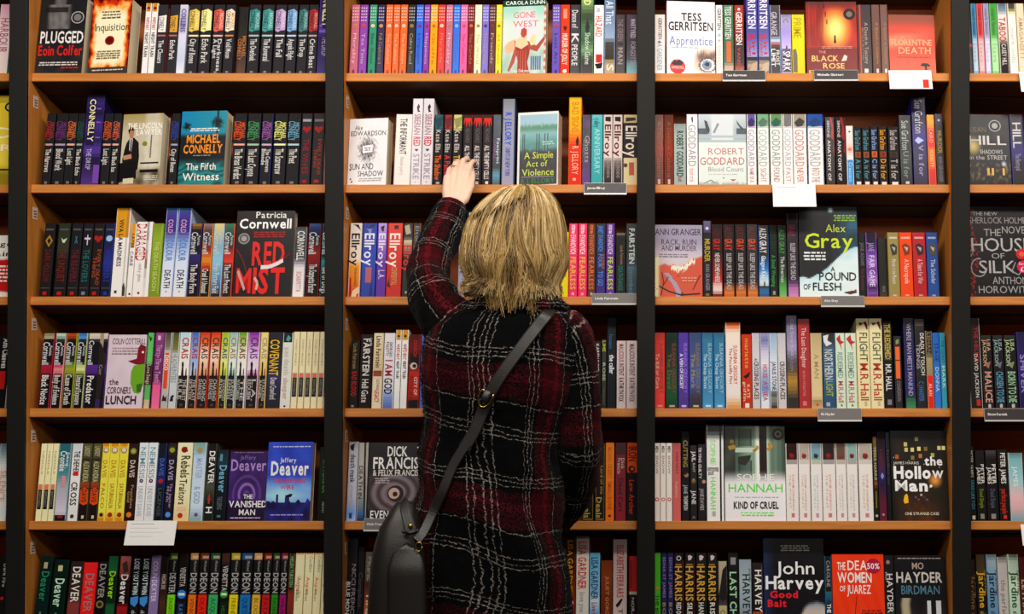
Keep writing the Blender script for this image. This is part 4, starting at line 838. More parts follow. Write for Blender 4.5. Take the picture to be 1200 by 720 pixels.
S(733.8, 751, 262, 'dark teal paperback with white condensed author name', [(0, '343a3c'), (.3, '26343a'), (.55, '3c4c54'), (.6, '4c6874'), (.8, '3c5460'), (1, '344c54')], T('FAIRSTEIN', .07, .55, 'd0d8d8', .2, .56, .02), T('Entombed', .6, .96, '5c8894', .2, .5))

# ---- centre bay, fourth shelf
row(2, 4)
S(408, 418.8, 399, 'black paperback with gold and red lettering', '262022', T('Linda Fairstein', .05, .42, '9c8450', .34, .64), T('BAD BLOOD', .46, .82, 'b8242c', .3, .7, .03), B(.95, .98, '8c8888', .3, .6))
S(419.4, 434, 392, 'black maroon paperback with large white author name', [(0, '302428'), (.6, '2c2024'), (1, '34181c')], T('FAIRSTEIN', .06, .56, 'd0ccc8', .3, .72, .015), T('Hell Gate', .61, .92, 'd0ccc8', .3, .7, .005), T('Linda', .05, .16, 'c8c4c0', .8, .94))
S(434.8, 446.8, 390.5, 'cream paperback with black author name and red title', [(0, 'd8d0b8'), (.25, 'd4c4a4'), (.5, 'c8b898'), (.52, '94503c'), (.57, 'a06048'), (.6, 'd8ccb4'), (1, 'dcd4c0')], T('Linda Fairstein', .04, .46, '544840', .34, .68, .01), T('LETHAL', .62, .76, '8c7c70', .44, .7), T('LEGACY', .76, .92, 'c44c3c', .34, .66))
S(447.4, 460.2, 390.5, 'white to blue paperback with red and black title', [(0, 'dcd8dc'), (.7, 'd4d4dc'), (.85, '90a4d0'), (1, '6480bc')], T('GIORGIO', .12, .32, '64606c', .52, .76), T('FALETTI', .12, .3, '64606c', .2, .44), T('I AM', .36, .57, 'b04048', .22, .78, .02), T('GOD', .6, .81, '2c2830', .2, .8, .04))
for a, b in ((460.8, 467.6), (468.2, 476)):
    S(a, b, 386.8, 'thin white paperback with golden top', W, B(0, .13, 'd0a028'), O(.08, .2, '443018'), T('WHITE HEAT', .18, .38, 'c85060', .3, .7), T('NIGHT TRAIN', .4, .62, '4c4850', .32, .7))
S(477, 490.4, 392, 'red and black paperback with swirling motif', [(0, '5c2424'), (.2, '7c2a28'), (.3, '28201f'), (.42, '302424'), (.52, 'b83c34'), (.85, 'c03c30'), (.9, '2c2624'), (1, '24201e')], T('CHURCH', .08, .3, 'c83c3c', .4, .7, 0), O(.43, .32, 'c8bcb0', .45), O(.43, .18, '3c3028', .52), T('CITY OF', .58, .82, 'e0c8c0', .54, .82), T('BONES', .56, .9, '98302c', .14, .44))
S(491, 499, 392, 'periwinkle blue paperback by the plaid coat', '6470b8', T('SECRETS', .4, .8, 'a8acd4', .3, .7))
S(694.5, 704, 400, 'dark paperback with white condensed name by plaid shoulder', '282428', T('KAREN ROSE', .04, .45, 'c4c0c0', .4, .74, .02), T('kill for me', .5, .85, '6c6468', .4, .66))
S(704.5, 710.4, 398, 'slim olive-black paperback with lime top lettering', '34342c', T('LIME', .02, .18, 'a8b02c', .25, .75), T('ROSE', .34, .6, 'b0b0a0', .3, .7), B(.7, .95, '54523c', .3, .7))
S(711, 721.6, 373, 'tall dark slate paperback with blue and white lettering', '282c34', T('fossum', .18, .34, '3c78a8', .24, .6), T('the caller', .41, .62, 'dce0e4', .32, .74, .03))
S(722.4, 733.4, 399.5, 'pinkish white paperback with brown capitals', 'ccc0c0', T('MALICIOUS', .05, .32, '9c6458', .3, .7), T('INTENT', .34, .52, '74504c', .3, .7), T('KATHRYN FOX', .55, .9, '4c4048', .3, .7))
S(734, 751, 399.5, 'pinkish white paperback with brown capitals by the post', 'ccc0c2', T('MALICIOUS', .05, .32, '5c4c54', .2, .56), T('INTENT', .34, .52, '5c4c54', .2, .56), T('KATHRYN FOX', .55, .9, '544854', .2, .56))

# ---- centre bay, fifth shelf
row(2, 5)
S(405.4, 416.4, 518, 'pale blue-white paperback with black lower-case title', [(0, '8c8c90'), (.1, 'b0b0b4'), (.3, 'b8bcc8'), (.7, 'b0b4c4'), (.9, '6c98d0'), (1, '98b0d4')], T('death mask', .16, .52, '38343c', .3, .7, .01), T('riverside', .56, .86, 'b09c9c', .36, .66), Q([(.1, .05), (.6, .02), (.5, .12), (.2, .1)], '2c2c2c'), B(.9, .97, '34507c', .3, .6))
S(417, 428.6, 519, 'grey cream book turned to show its dark cover', [(0, 'a4a09c'), (.3, 'b0aca4'), (.6, 'a8a49c'), (.85, '6c7c8c'), (.92, '3c6ca4'), (1, '203450')], Q([(.55, 0), (1, 0), (1, 1), (.75, 1), (.6, .5)], '242226'), T('DEATH IN', .3, .72, '3c3834', .12, .5))
def art_even(u, v):
    if v < .42: return mx('2a282c', '3c3a3e', sst(.3, .42, v) * .5)
    d = sqrt(((u - .55) / .5) ** 2 + ((v - .64) / .26) ** 2); a = math.atan2(v - .64, u - .55)
    c = mx('8c8086', '54484e', .5 + .5 * sin(d * 16 + a)); c = mx(c, 'c8bcc0', sst(.5, 0, d) * .5)
    c = mx(c, '2c2428', sst(.8, 1.3, d) * .8)
    return mx(c, '2a262a', sst(.84, .9, v))
C(430, 489, 519, 'cover-out black paperback with silver spiral, partly behind the handbag', art_even,
  H('DICK', .36, .76, .05, .175, 'dcd8d4', .02), H('FRANCIS', .08, .99, .19, .335, 'dcd8d4', .02), H('& FELIX FRANCIS', .08, .99, .35, .425, 'd0ccc8', .02), *lines(.12, .42, .45, .53, 3, 'b0a8a8', 3), O(.65, .16, '3c3034', .55), O(.65, .11, 'c0a8a0', .52), O(.66, .05, '4c2c24', .54), O(.78, .02, 'b02c2c', .4), O(.06, .02, 'dcdcdc', .97),
  H('EVEN MONEY', .06, 1.0, .87, .97, 'e4e2de', .02), own=1, rz=0, t=.025)
for a, b, lk in ((682.5, 695.6, 'dark olive paperback in gold frame half behind the coat'), (697, 708.6, 'dark olive paperback with gold script and frame')):
    S(a, b, 519, lk, '2a2a22', B(.02, .98, '8c7838', .06, .1), B(.02, .98, '8c7838', .9, .94), T('Lord of the', .3, .66, 'a08c4c', .54, .82), T('Deals', .7, .96, 'b09c5c', .2, .6), B(.97, .985, '8c7838'))
S(709.2, 719.4, 519, 'bright orange paperback with dark lettering', [(0, 'c87c2c'), (.1, 'd88c34'), (.5, 'e08428'), (1, 'd87820')], T('MICHAEL GILBERT', .06, .46, 'c06c20', .3, .7), T('SMALLBONE', .5, .86, 'b86018', .32, .68), B(.92, .95, '54300c', .35, .65))
S(720.8, 733.4, 519, 'crimson mauve paperback with pale author name', [(0, '542c38'), (.14, '4c2834'), (.18, '84303c'), (1, '903040')], T('Francis', .2, .4, 'c0a8a8', .2, .5, .02), T('Dick', .2, .34, 'c0a8a8', .54, .84, .02), T('Dead Cert', .46, .88, '4c1c28', .36, .66))
S(734, 751, 519, 'orange and black paperback with red script by the post', [(0, 'c05420'), (.38, 'cc6024'), (.4, '2c2020'), (1, '2a1c1c')], T('IRON', .05, .24, '6c2414', .2, .62, .02), O(.34, .24, '3c2018', .36), O(.34, .12, 'c85c28', .4), T('Lew Archer', .48, .92, 'c04434', .2, .52))

# ---- centre bay, bottom shelf
row(2, 6)
S(401.5, 415.5, 627, 'tall black paperback with white and grey capitals', '221f22', T('NICCI FRENCH', .3, .86, '8c8488', .56, .9, .0), T('BLUE MONDAY', .48, .96, 'c8c4c4', .14, .46, .02))
S(416, 424, 641, 'black paperback with barely visible lettering', K, T('Complicit', .3, .7, '544c50', .3, .7))
S(424.6, 436, 647, 'grey and rust paperback beside the handbag', [(0, '6c6860'), (.3, '5c5850'), (.4, '3c3028'), (.6, '8c4c2c'), (.8, 'b87c5c'), (1, '903820')], T('PRIME', .06, .36, '8c8880', .3, .7), T('TIME', .5, .8, 'c8b0a0', .3, .7))
S(658, 673.8, 628, 'tall dark red paperback with yellow condensed capitals', [(0, '54302c'), (.3, '4c2c24'), (.6, '8c3c20'), (1, 'b0481c')], T('LISA GARDNER', .05, .62, 'c89c2c', .4, .78, .03), T('Catch me', .66, .96, 'd8d0c8', .4, .8, .03))
S(674.4, 689.4, 628.5, 'tall white paperback with red capitals', [(0, 'b8b0a8'), (.3, 'd0ccc4'), (1, 'd8d4d0')], T('LISA GARDNER', .06, .55, 'c83428', .22, .74, .03), T('love you more', .58, .92, 'a8a4a0', .36, .64))
S(690.4, 702.4, 648, 'blue and white paperback with teal capitals', [(0, '68a8c8'), (.5, '90b8d0'), (.6, 'c4d0d8'), (.8, '5c9cd0'), (1, '4c8cc4')], T('LISA GARDNER', .06, .58, '1c5878', .22, .76, .03), T('Live to Tell', .62, .92, 'b03c4c', .3, .66))
S(703.6, 717.4, 657, 'rust brown paperback with faint lettering', [(0, '7c4018'), (.2, '8c481c'), (.5, '7c3c18'), (1, '6c3418')], T('JULIET GORDON', .22, .9, 'b88454', .42, .7))
S(718, 734.4, 632.5, 'pinkish white paperback with red capitals and black pen', [(0, 'a89898'), (.2, 'b8a8a8'), (1, 'c4b8b4')], T('ELIZABETH FERRARS', .06, .62, 'b04848', .34, .7, .01), Q([(.2, .7), (.6, .63), (.72, .64), (.5, .7), (.3, .73)], '2c2428'), T('Thy', .74, .88, '5c5450', .4, .7))
S(736.4, 751, 652, 'red-topped black paperback beside the post', [(0, 'b02824'), (.45, 'b42c24'), (.46, 'c8bcb0'), (.48, 'c8bcb0'), (.485, '221c1e'), (1, '201c1e')], B(.06, .42, '8c201c', .1, .3), T('NORA', .54, .8, 'b8b4b4', .24, .46))

# ---- right bay, top shelf
row(3, 1)
S(766.5, 779.4, 17, 'white paperback with grey and pale blue capitals', W, T('GERRITSEN', .06, .42, '6c6466', .4, .72, .01), T('A GARDENER', .5, .95, '94b8d0', .34, .7, .0), Q([(.3, .47), (.5, .44), (.7, .48), (.5, .49)], '6c90a8'))
def art_app(u, v):
    c = mx('e8e4e8', 'ece8ea', v); d = sqrt(((u - .82) / .3) ** 2 + ((v - .82) / .22) ** 2)
    sk = sst(1.3, .4, d + .15 * nz(u * 5, v * 5)); c = mx(c, 'd8b49c', sk * .8)
    br = sst(.11, .0, abs(v - .7 + .25 * (u - .8) ** 2 - .06) + .05 * nz(u * 30, v * 8)) * sst(.55, .7, u); c = mx(c, '5c443c', br * .8)
    e = sqrt(((u - .84) / .16) ** 2 + ((v - .87) / .09) ** 2)
    if e < 1: c = mx('c8ccd4', 'dcd8dc', e)
    if sqrt((u - .83) ** 2 + ((v - .87) * 1.55) ** 2) < .1: c = '8c98ac'
    if sqrt((u - .83) ** 2 + ((v - .86) * 1.55) ** 2) < .045: c = '2c2c34'
    if .93 < e < 1.15: c = mx(c, '4c3430', .7)
    return c
C(781.6, 838.5, 1, 'cover-out white paperback with staring eye and red round sticker', art_app,
  H('TESS', .3, .72, .16, .265, '3c3436', .025), H('GERRITSEN', .03, .96, .285, .4, '3c3436', .025), H('THE', .42, .56, .42, .46, 'c8c4cc', 0), H('Apprentice', .05, .95, .48, .6, '8c98c4', .01), *lines(.06, .7, .625, .65, 1, 'b8b4bc', 2),
  O(.9, .16, 'd4302c', .22), Q([(.1, .86), (.15, .8), (.2, .83), (.26, .8), (.34, .85), (.3, .88), (.14, .88)], '2c2428'), H('APPRENTICE', .09, .35, .895, .93, 'e8d0cc', .01), own=1, t=.03, rz=4)
S(839.4, 847.4, 6, 'white paperback with dark and pale lettering', W, T('GERRITSEN', .05, .36, '4c484a', .3, .72), O(.44, .26, 'b0c0d0'), O(.52, .2, 'c4b0b8'), T('HARVEST', .6, .92, 'd8c0b4', .3, .7))
S(848, 860.4, 6, 'green paperback with orange box on its spine', [(0, '6c9078'), (.2, '4c7c5c'), (.6, '447454'), (.85, '5c7c64'), (.88, 'c0a898'), (1, 'd0b8a8')], T('TESS GERRITSEN', .02, .5, 'd8dcd4', .26, .7, .02), B(.53, .84, 'd47424', .3, .72))
S(861, 872.6, 6, 'dark red paperback with white capitals', [(0, 'b43c34'), (.3, 'ac3430'), (.5, '7c2826'), (.6, '3c2628'), (.85, '302426'), (.92, 'a86c58'), (1, 'b87c68')], T('GERRITSEN', .1, .58, 'e4dcd8', .26, .74, .03), O(.06, .15, 'e0d0cc'), T('VANISH', .62, .94, 'c44844', .3, .6))
for a, b in ((875.2, 888.6), (889.2, 902.4)):
    S(a, b, -20, 'tall blue-violet paperback with white capitals and red title', [(0, '54508c'), (.4, '5c589c'), (.6, '6c6cb0'), (.8, 'a8a8d4'), (.83, '2c2c34'), (.86, '34303a'), (.87, 'c8b49c'), (1, '8c7460')], T('GERRITSEN', .08, .5, 'e8e4ec', .24, .78, .03), T('the silent', .55, .8, 'c83440', .14, .48), T('girl', .55, .78, 'c83440', .5, .8), Q([(.1, 1), (.5, .88), (.95, .86), (.9, .95), (.4, 1)], 'c4b09c'), y=.012)
S(903.2, 915.6, 6, 'grey paperback with white outlined lettering and red line', [(0, '605860'), (.1, '544e58'), (.45, '605a68'), (.5, 'a0b4cc'), (.55, 'd8e0ec'), (.56, 'a83c3c'), (.6, '6c3c40'), (.62, '3c383e'), (1, '443e44')], T('GRANGE', .1, .44, 'c4bcc4', .2, .6), T('LIMIT', .64, .9, 'e0dcdc', .1, .48, .03), T('FROST', .66, .88, 'e0dcdc', .54, .86, .03))
S(916, 928.2, 17, 'lavender paperback with white block capitals on dark', [(0, '8c88a4'), (.1, 'b0a8c8'), (.3, 'a89cd4'), (.58, 'c8bcec'), (.6, '48404c'), (.95, '3c343e'), (1, 'c8c0dc')], T('SPARK', .62, .95, 'e4e0e8', .24, .8, .04), Q([(.45, .58), (.5, .52), (.6, .53), (.6, .58)], '3c2c4c'), T('C', .08, .14, '8c80a0', .3, .7))
S(929, 943.8, 17, 'bright yellow paperback with a grey patch', [(0, 'd4cc38'), (.5, 'e4d830'), (1, 'e0cc48')], T('PRIME', .06, .4, 'b8ac30', .2, .7, 0), Q([(.05, .6), (.3, .58), (.4, .7), (.4, .98), (.05, .98)], '8c8478'))
def art_rose(u, v):
    c = mx('9c2c1c', 'c83c24', .5 + .5 * nz(u * 5, v * 5)); d = sqrt(((u - .58) / .35) ** 2 + ((v - .38) / .34) ** 2)
    c = mx(c, 'f0a850', sst(1.1, .4, d)); c = mx(c, 'f4dc90', sst(.7, .1, d)); 
    if v < .62 and u < .35: c = mx(c, '6c1c14', .4 * sst(.2, .5, nz(u * 22, v * 2) + .5))
    c = mx(c, '5c3834', sst(.14, .0, v) * .8); c = mx(c, '8c2420', sst(.62, .66, v)); 
    return mx(c, '2c1410', sst(.012, .004, abs(u - (.36 + (v - .05) * .22))) * (v < .32) * .8)
C(945.8, 1005.6, 2, 'cover-out fiery red paperback with lone figure in doorway and black roundel', art_rose,
  O(.175, .12, '342c2c', .86), O(.175, .06, '8c7c70', .86), Q([(.54, .58), (.55, .48), (.565, .46), (.58, .48), (.59, .58)], '241a1a'), H('THE', .24, .38, .685, .72, 'd8a888', 0), H('BLACK', .1, .62, .75, .83, 'e8c884', .01), H('ROSE', .32, .74, .855, .93, 'e8c884', .01), Q([(.68, .83), (.74, .74), (.8, .76), (.78, .82)], 'e0d0c8'), *lines(.3, .9, .62, .66, 2, 'c89c90', 3), H('EDWARD', .04, 1.0, .955, .995, 'e8c884', .0), own=1, rz=0, t=.03)
for a, b, base, tc, lk, tt in ((1006.6, 1022.8, '54484c', 'c0a894', 'charcoal paperback with orange cover edge', 'A Death in Tuscany'), (1023.5, 1033, '846860', 'c89c74', 'mushroom brown paperback with tan lettering', 'A Death in Calabria'), (1033.6, 1042.4, '84665e', 'c08c68', 'mushroom brown paperback with rust lettering', 'A Death in Calabria')):
    S(a, b, 5.5, lk, base, *([B(0, 1, 'c45c24', 0, .24)] if a < 1010 else []), T(tt, .26, .86, tc, .5, .74, .0), T('MICHELE GIUTTARI', .34, .8, mx(tc, base, .4), .3, .44, 0), B(.93, .99, 'd8d0cc', .42, .7))
def art_flor(u, v):
    c = mx('a0604c', 'dc5c48', sst(.05, .3, v)); c = mx(c, 'e49478', sst(.18, .02, abs(v - .46 + .1 * u)) * sst(1.2, 0, u)); return mx(c, 'd07c60', sst(.5, .95, v) * .7)
C(1043.2, 1097.6, 17, 'cover-out coral paperback with hammer shape at the foot', art_flor,
  H('A', .26, .32, .36, .4, 'e4a880', 0), H('FLORENTINE', .05, .93, .42, .52, 'e8b890', .0), H('DEATH', .2, .9, .55, .66, 'e8b48c', .01), *lines(.15, .9, .7, .74, 1, 'b85c48', 4), H('MICHELE', .3, .7, .27, .31, 'c8705c', 0), Q([(.66, .86), (.7, .82), (.82, .82), (.88, .86), (.84, .87), (.8, .86), (.8, 1), (.76, 1), (.76, .87)], '2c201c'), own=1, rz=2, t=.03)

# ---- right bay, second shelf
row(3, 2)
for a, b in ((766.5, 777.6), (778.4, 789.2)):
    S(a, b, 134.5, 'reddish brown paperback with faint gold lettering', [(0, '6c4438'), (.3, '8c4a34'), (.5, 'a0482c'), (.7, '7c4030'), (1, '74483c')], T('A Death in', .1, .5, 'a87048', .4, .66, 0), T('Calabria', .54, .9, 'b0684c', .4, .66, 0), B(.92, .99, 'd0b4a8', .4, .66))
S(789.8, 804, 145, 'sage grey paperback with black condensed capitals', [(0, '94a09c'), (.2, 'b0bcb8'), (1, 'a4b4b0')], T('ROBERT GODDARD', .12, .86, '2c3434', .3, .72, .02), T('fault', .86, .95, 'a86c64', .4, .66))
def goddard(x0, x1, look, top, tc, title, **kw):
    S(x0, x1, 133.8, look, W, B(0, .19, top), Q([(.1, .12), (.5, .05), (.9, .1), (.7, .17), (.3, .18)], mx(top if isinstance(top, str) else top[1][1], '202428', .5)), B(.17, .2, mx(top if isinstance(top, str) else top[1][1], 'e0dcdc', .6)), T('GODDARD', .22, .74, tc, .2, .74, .0), T(title, .76, .96, mx(tc, 'e08888', .4), .3, .66, 0), **kw)
S(805, 818, 134, 'white paperback with grey outlined capitals and small dark mark', W, Q([(.4, .05), (.55, .03), (.6, .1), (.5, .13)], '4c4448'), T('GODDARD', .15, .74, 'a49ca0', .2, .78, 0), T('closed circle', .76, .96, 'd8a8a0', .3, .66, 0))
def art_blood(u, v):
    c = mx('c4ccd0', '9cacb4', sst(.0, .25, v) * .7 * (abs(u - .5) > .22)); c = mx(c, 'dcdce0', sst(.28, .2, abs(u - .5)) * .5)
    if .3 < v < .34 or .37 < v < .4: c = 'b0bcc0'
    if .2 < v < .28 and (u < .2 or u > .8): c = '4c5c68'
    if v > .4: c = mx('dce0de', 'd4dcd8', v)
    return mx(c, '8c9894', sst(.94, 1, v + .05 * nz(u * 12, 3)) * .7)
C(819, 875, 134, 'cover-out pale paperback with feathers and thin red capitals', art_blood,
  Q([(.12, .08), (.18, .1), (.24, .22), (.22, .28), (.15, .2)], '3c4048'), Q([(.3, .26), (.4, .12), (.44, .14), (.34, .27)], '8c98a0'), Q([(.8, .08), (.88, .16), (.98, .22), (.9, .22), (.82, .14)], '3c4450'), H('ROBERT', .2, .95, .48, .57, 'c07c78', .0), H('GODDARD', .03, .96, .61, .715, 'c06c68', .0), H('Blood Count', .2, .94, .745, .81, 'a4a0a0', .0), *lines(.2, .8, .84, .86, 1, 'c8c4c4', 3), Q([(.66, .92), (.78, .92), (.72, .945)], 'c83434'), O(.9, .015, 'c83434', .52), *curve_strip([(.1, .98), (.25, .93), (.35, .97)], .006, '94989c'), own=1, rz=0, t=.03)
goddard(876, 887, 'white paperback with violet picture top', [(0, '8478b0'), (1, '6c5c9c')], 'b4acc4', 'NAME OF A')
goddard(888, 902.4, 'white paperback with green and yellow picture top', [(0, '84b48c'), (1, '5c9c80')], 'a8b4ac', 'SIGHT', side='3c6c4c')
goddard(903.4, 918.2, 'white paperback with teal and gold picture top', [(0, '8c9c48'), (1, '5c9c90')], 'a4b0ac', 'FOUND')
goddard(918.8, 930, 'white paperback with dark grey picture top', [(0, '544c50'), (1, '9c9898')], 'b8b4b8', 'PAST')
goddard(930.6, 946.4, 'white paperback with harbour picture and red capitals', [(0, 'c8bca8'), (1, '74706c')], 'd09c98', 'NEVER')
goddard(947.2, 966.4, 'wide white paperback with blue sea picture top', [(0, '2c54a0'), (1, '3c74b4')], 'b8b8bc', 'INTO THE', side='2c4c94')
for a, b in ((968.6, 979.4), (980.4, 992.4)):
    S(a, b, 137.5, 'black and red paperback with white capitals', [(0, '34282c'), (1, '2a2226')], Q([(.5, 0), (1, 0), (1, .6), (.8, .5), (.9, .35), (.6, .3), (.7, .15)], 'a83034'), T('SIMONE', .05, .3, 'c8c0c0', .22, .48), T('ANATOMY OF', .34, .94, 'd4d0d0', .22, .54, .01))
S(993, 1001.4, 147.5, 'white and blue paperback with coral picture', [(0, 'dcd8d4'), (.3, 'd8d0cc'), (.4, 'd8a890'), (.5, 'd8d4d4'), (.57, 'dcdcdc'), (.59, '2c90c8'), (1, '3098d0')], O(.1, .14, '4c4848'), O(.4, .24, 'd8785c'), T('Crescent', .62, .95, 'a8d4e8', .35, .7))
def grafton(x0, x1, c, tc, cn, t, pic, yt=149):
    S(x0, x1, yt, f'black paperback with {cn} author name and tiny picture', '2a2426', T('Sue Grafton', .06, .4, tc, .26, .76, .03), B(.43, .53, pic, .16, .84), B(.445, .515, mx(pic, '000000', .4), .3, .7), T(t, .56, .8 if len(t) < 7 else .9, tc, .26, .74, .03), B(.945, .995, 'd8d4d4', .25, .8), gloss=0)
grafton(1001.8, 1011.2, 0, '5c9ca8', 'pale cyan', 'A is for', 'a0603c'); grafton(1011.7, 1021, 0, '5c9ca8', 'dull cyan', 'A is for', '9c6448')
grafton(1021.5, 1030.6, 0, '90a8d4', 'blue-white', 'C is for', 'd07040', 148); grafton(1031, 1041.4, 0, 'd8a024', 'golden', 'D is for', 'a04c34', 148)
grafton(1042.4, 1055.4, 0, 'b8b0ac', 'grey', 'T is for', '54443c', 148.5)
S(1056, 1070.2, 135, 'dark grey paperback with tall pale lettering', [(0, '2c282c'), (.3, '3c3a3e'), (.5, '343436'), (.6, '4c5454'), (1, '302e32')], T('Sue Grafton', .08, .5, 'b4bcb8', .26, .7, 0), T('U is for', .52, .9, '8c9490', .34, .66), B(.95, .985, 'c8c8c8', .4, .7))
S(1071.4, 1088.2, 113, 'tall navy violet hardback with silver lettering', [(0, '2a2444'), (.3, '2c2450'), (.42, '48408c'), (.5, '3c3888'), (.56, '443c6c'), (.7, '4c4468'), (1, '3c3658')], T('Sue Grafton', .04, .42, 'c0bccc', .28, .7, .0), Q([(.15, .5), (.4, .46), (.8, .5), (.4, .54)], 'b8c0e8'), T('V is for', .55, .9, 'a8a0c0', .4, .74))
S(1088.8, 1098, 134.5, 'yellow-topped red-orange paperback', [(0, 'd8b014'), (.1, 'dcac1c'), (.18, 'd89024'), (.22, 'd83c24'), (.45, 'd8382c'), (.5, 'd88424'), (.75, 'dc6820'), (.8, 'd03434'), (1, 'c83440')], T('CAIRO', .2, .4, 'e0b0a0', .34, .66), T('MODESTY', .5, .75, 'e8c088', .36, .66))
S(1098.4, 1108, 133.5, 'slate paperback with gold title', [(0, '4c4868'), (.1, '54506c'), (.16, '38343c'), (1, '322e36')], O(.09, .15, 'c8c4d4'), T('MURDER', .24, .56, 'b09434', .32, .72, .02), T('ANN GRANGER', .6, .96, '8c8488', .36, .68))

# ---- right bay, third shelf
row(3, 3)
def art_rack(u, v):
    c = mx('9c94a8', 'b0a4b8', .5 + .5 * nz(u * 3, v * 4)) if v < .5 else mx('c4684c', 'd06c50', .5 + .5 * nz(u * 6, v * 6))
    ed = .54 - .12 * sst(.5, 1, u) + .05 * nz(u * 7, 3); c = mx('a49cb0', 'c8c0c8', sst(.2, .5, v)); c = mx(c, 'c8644c', sst(ed, ed + .04, v))
    c = mx(c, 'dcd8b0', sst(.14, .06, u) * (v > .45)); c = mx(c, 'dcdccc', sst(.05, .01, abs(v - ed - .06) + .05 * nz(u * 30, v * 30)) * (.35 < u < .85))
    if abs(u - (.28 + .22 * sin((v - .7) * 6))) < .05 and v > .66: c = 'a8a0b0'
    return mx(c, '3c2c34', sst(.55, .7, nz(u * 11, v * 13) + .25 * (v - .5)) * (v > .7))
C(766.5, 823.4, 263.5, 'cover-out lavender and coral paperback with winding lane', art_rack,
  H('ANN GRANGER', .02, .98, .055, .14, '342c38', .01), H('RACK, RUIN', .15, .88, .2, .275, '5c4c5c', .005), H('AND MURDER', .15, .88, .285, .36, '5c4c5c', .005), *lines(.1, .7, .4, .46, 2, '8c8494', 3), *curve_strip([(.14, .98), (.2, .8), (.16, .66)], .008, '3c2830'), *curve_strip([(.18, .85), (.3, .72)], .006, '3c2830'), *curve_strip([(.1, .85), (.3, .92), (.55, .97), (.95, .95)], .008, '2c242c'), *curve_strip([(.8, .9), (.95, .7)], .007, '3c2830'), *lines(.55, .9, .72, .8, 2, 'd89c88', 4), own=1, rz=2, t=.03)
S(824.2, 834.2, 259, 'charcoal paperback with lavender top and gold title', [(0, '74708c'), (.12, '6c6884'), (.16, '34303a'), (1, '302c34')], O(.1, .2, 'c8c0d8'), T('MURDER', .24, .54, 'c0a838', .26, .76, .03), T('ANN GRANGER', .57, .92, '948c94', .36, .7), B(.955, .985, '8c7c34', .3, .7))
S(834.8, 847.2, 263, 'dark to red paperback with red author name', [(0, '34282c'), (.4, '322628'), (.6, '8c2c2c'), (.78, 'b83434'), (.84, 'd8b8b4'), (.92, 'd8c8c4'), (.97, '8c2c28'), (1, '742420')], T('GRAY', .2, .36, 'c83430', .2, .7, .04), T('NEVER SOMEWHERE', .4, .8, 'd0c8c4', .34, .66, .02), T('ALEX', .06, .18, '6c3430', .24, .66, .02))
for k, (a, b) in enumerate(((848, 861.4), (862, 875.2), (875.8, 889))):
    S(a, b, 263, 'charcoal paperback with orange name and glowing orange foot', [(0, '342e30'), (.8, '322a2c'), (.86, 'a06030'), (.95, 'd08440'), (1, 'b86828')], T('ALEX', .04, .19, '74382c', .26, .7, .02), T('GRAY', .2, .36, 'd45c34', .22, .72, .04), T('SLEEP LIKE THE DEAD', .4, .9, 'b8b4b4', .36, .66, .01))
S(889.6, 902, 264, 'black paperback with blue and white foot and white name', [(0, '2c282c'), (.42, '2c282e'), (.5, '205c90'), (.62, '2c84c0'), (.72, 'a8c4d8'), (.82, 'd0d8dc'), (.86, '2c4c5c'), (.92, '2c7cac'), (1, '245c84')], T('ALEX GRAY', .04, .39, 'd4d0d4', .2, .72, .03), T('Glasgow Kiss', .43, .74, 'd8e0e8', .34, .62), Q([(.46, .86), (.5, .78), (.6, .79), (.6, .86)], '1c2c34'))
S(902.6, 912.2, 264, 'dark paperback with green author name and title', [(0, '24302c'), (.4, '222826'), (.85, '2a302c'), (.9, '343434'), (1, '3c3a3a')], T('ALEX GRAY', .06, .38, '38503c', .2, .66, .02), T('A Small Weeping', .42, .86, '4c9c5c', .32, .66), B(.92, .97, 'a0a09c', .35, .65))
S(912.8, 922.8, 264, 'dark paperback with leaf-green name and bright green foot', [(0, '242a28'), (.5, '262a28'), (.7, '344c34'), (.85, '5ca050'), (1, '84b878')], T('ALEX GRAY', .06, .4, '3c9c40', .22, .7, .03), T('The Riverman', .44, .8, 'bcc4bc', .34, .66))
S(923.4, 936.8, 250, 'dark taller paperback with magenta name and pink foot', [(0, '322a32'), (.78, '302830'), (.84, '74487c'), (.9, 'b47cac'), (1, 'c890bc')], T('GRAY', .14, .28, 'a02c5c', .22, .64, .03), T('SLEEP LIKE THE DEAD', .36, .8, 'b8b0b8', .36, .66, .01))
def art_pound(u, v):
    ed = .78 - .34 * sst(.15, 1.0, u) - .02 * nz(u * 9, 1)
    c = mx('2a2a2e', '38506a', 0); c = mx('2c2c30', '3c7890', sst(.5, .95, u) * sst(.0, .2, v) * (.7 + .5 * nz(u * 9, v * 7)))
    if u > .6 and .25 < v < .55: c = mx(c, '243844', .4 + .4 * nz(u * 16, v * 10))
    s = mx('9cc8d8', 'd0e0e4', sst(ed, ed + .16, v)); s = mx(s, 'dce4e4', .5 + .5 * nz(u * 4, v * 14))
    c = mx(c, s, sst(ed, ed + .02, v)); return mx(c, 'c8e0e4', sst(.06, .01, sqrt((u - .55) ** 2 + ((v - .04) * 1.5) ** 2)))
C(937.6, 1007, 242, 'cover-out night scene paperback with snowy slope and lime author name', art_pound,
  H('Alex', .46, .8, .2, .285, 'c4d424', .0), H('Gray', .1, .92, .3, .46, 'c4d424', .012), *lines(.6, .98, .09, .17, 3, '98b83c', 4), *lines(.06, .45, .5, .61, 3, 'd8dcdc', 6), H('A', .53, .6, .67, .72, '343438', .0), H('POUND', .33, .96, .73, .82, '2c2c30', .005), H('OF', .06, .18, .86, .92, '4c5458', 0), H('FLESH', .22, .7, .845, .93, '2c2c30', .005), Q([(.74, .95), (.9, .93), (.97, .95), (.85, .97)], '6c4434'), O(.93, .02, 'a83c34', .94), own=1, rz=1, t=.03)
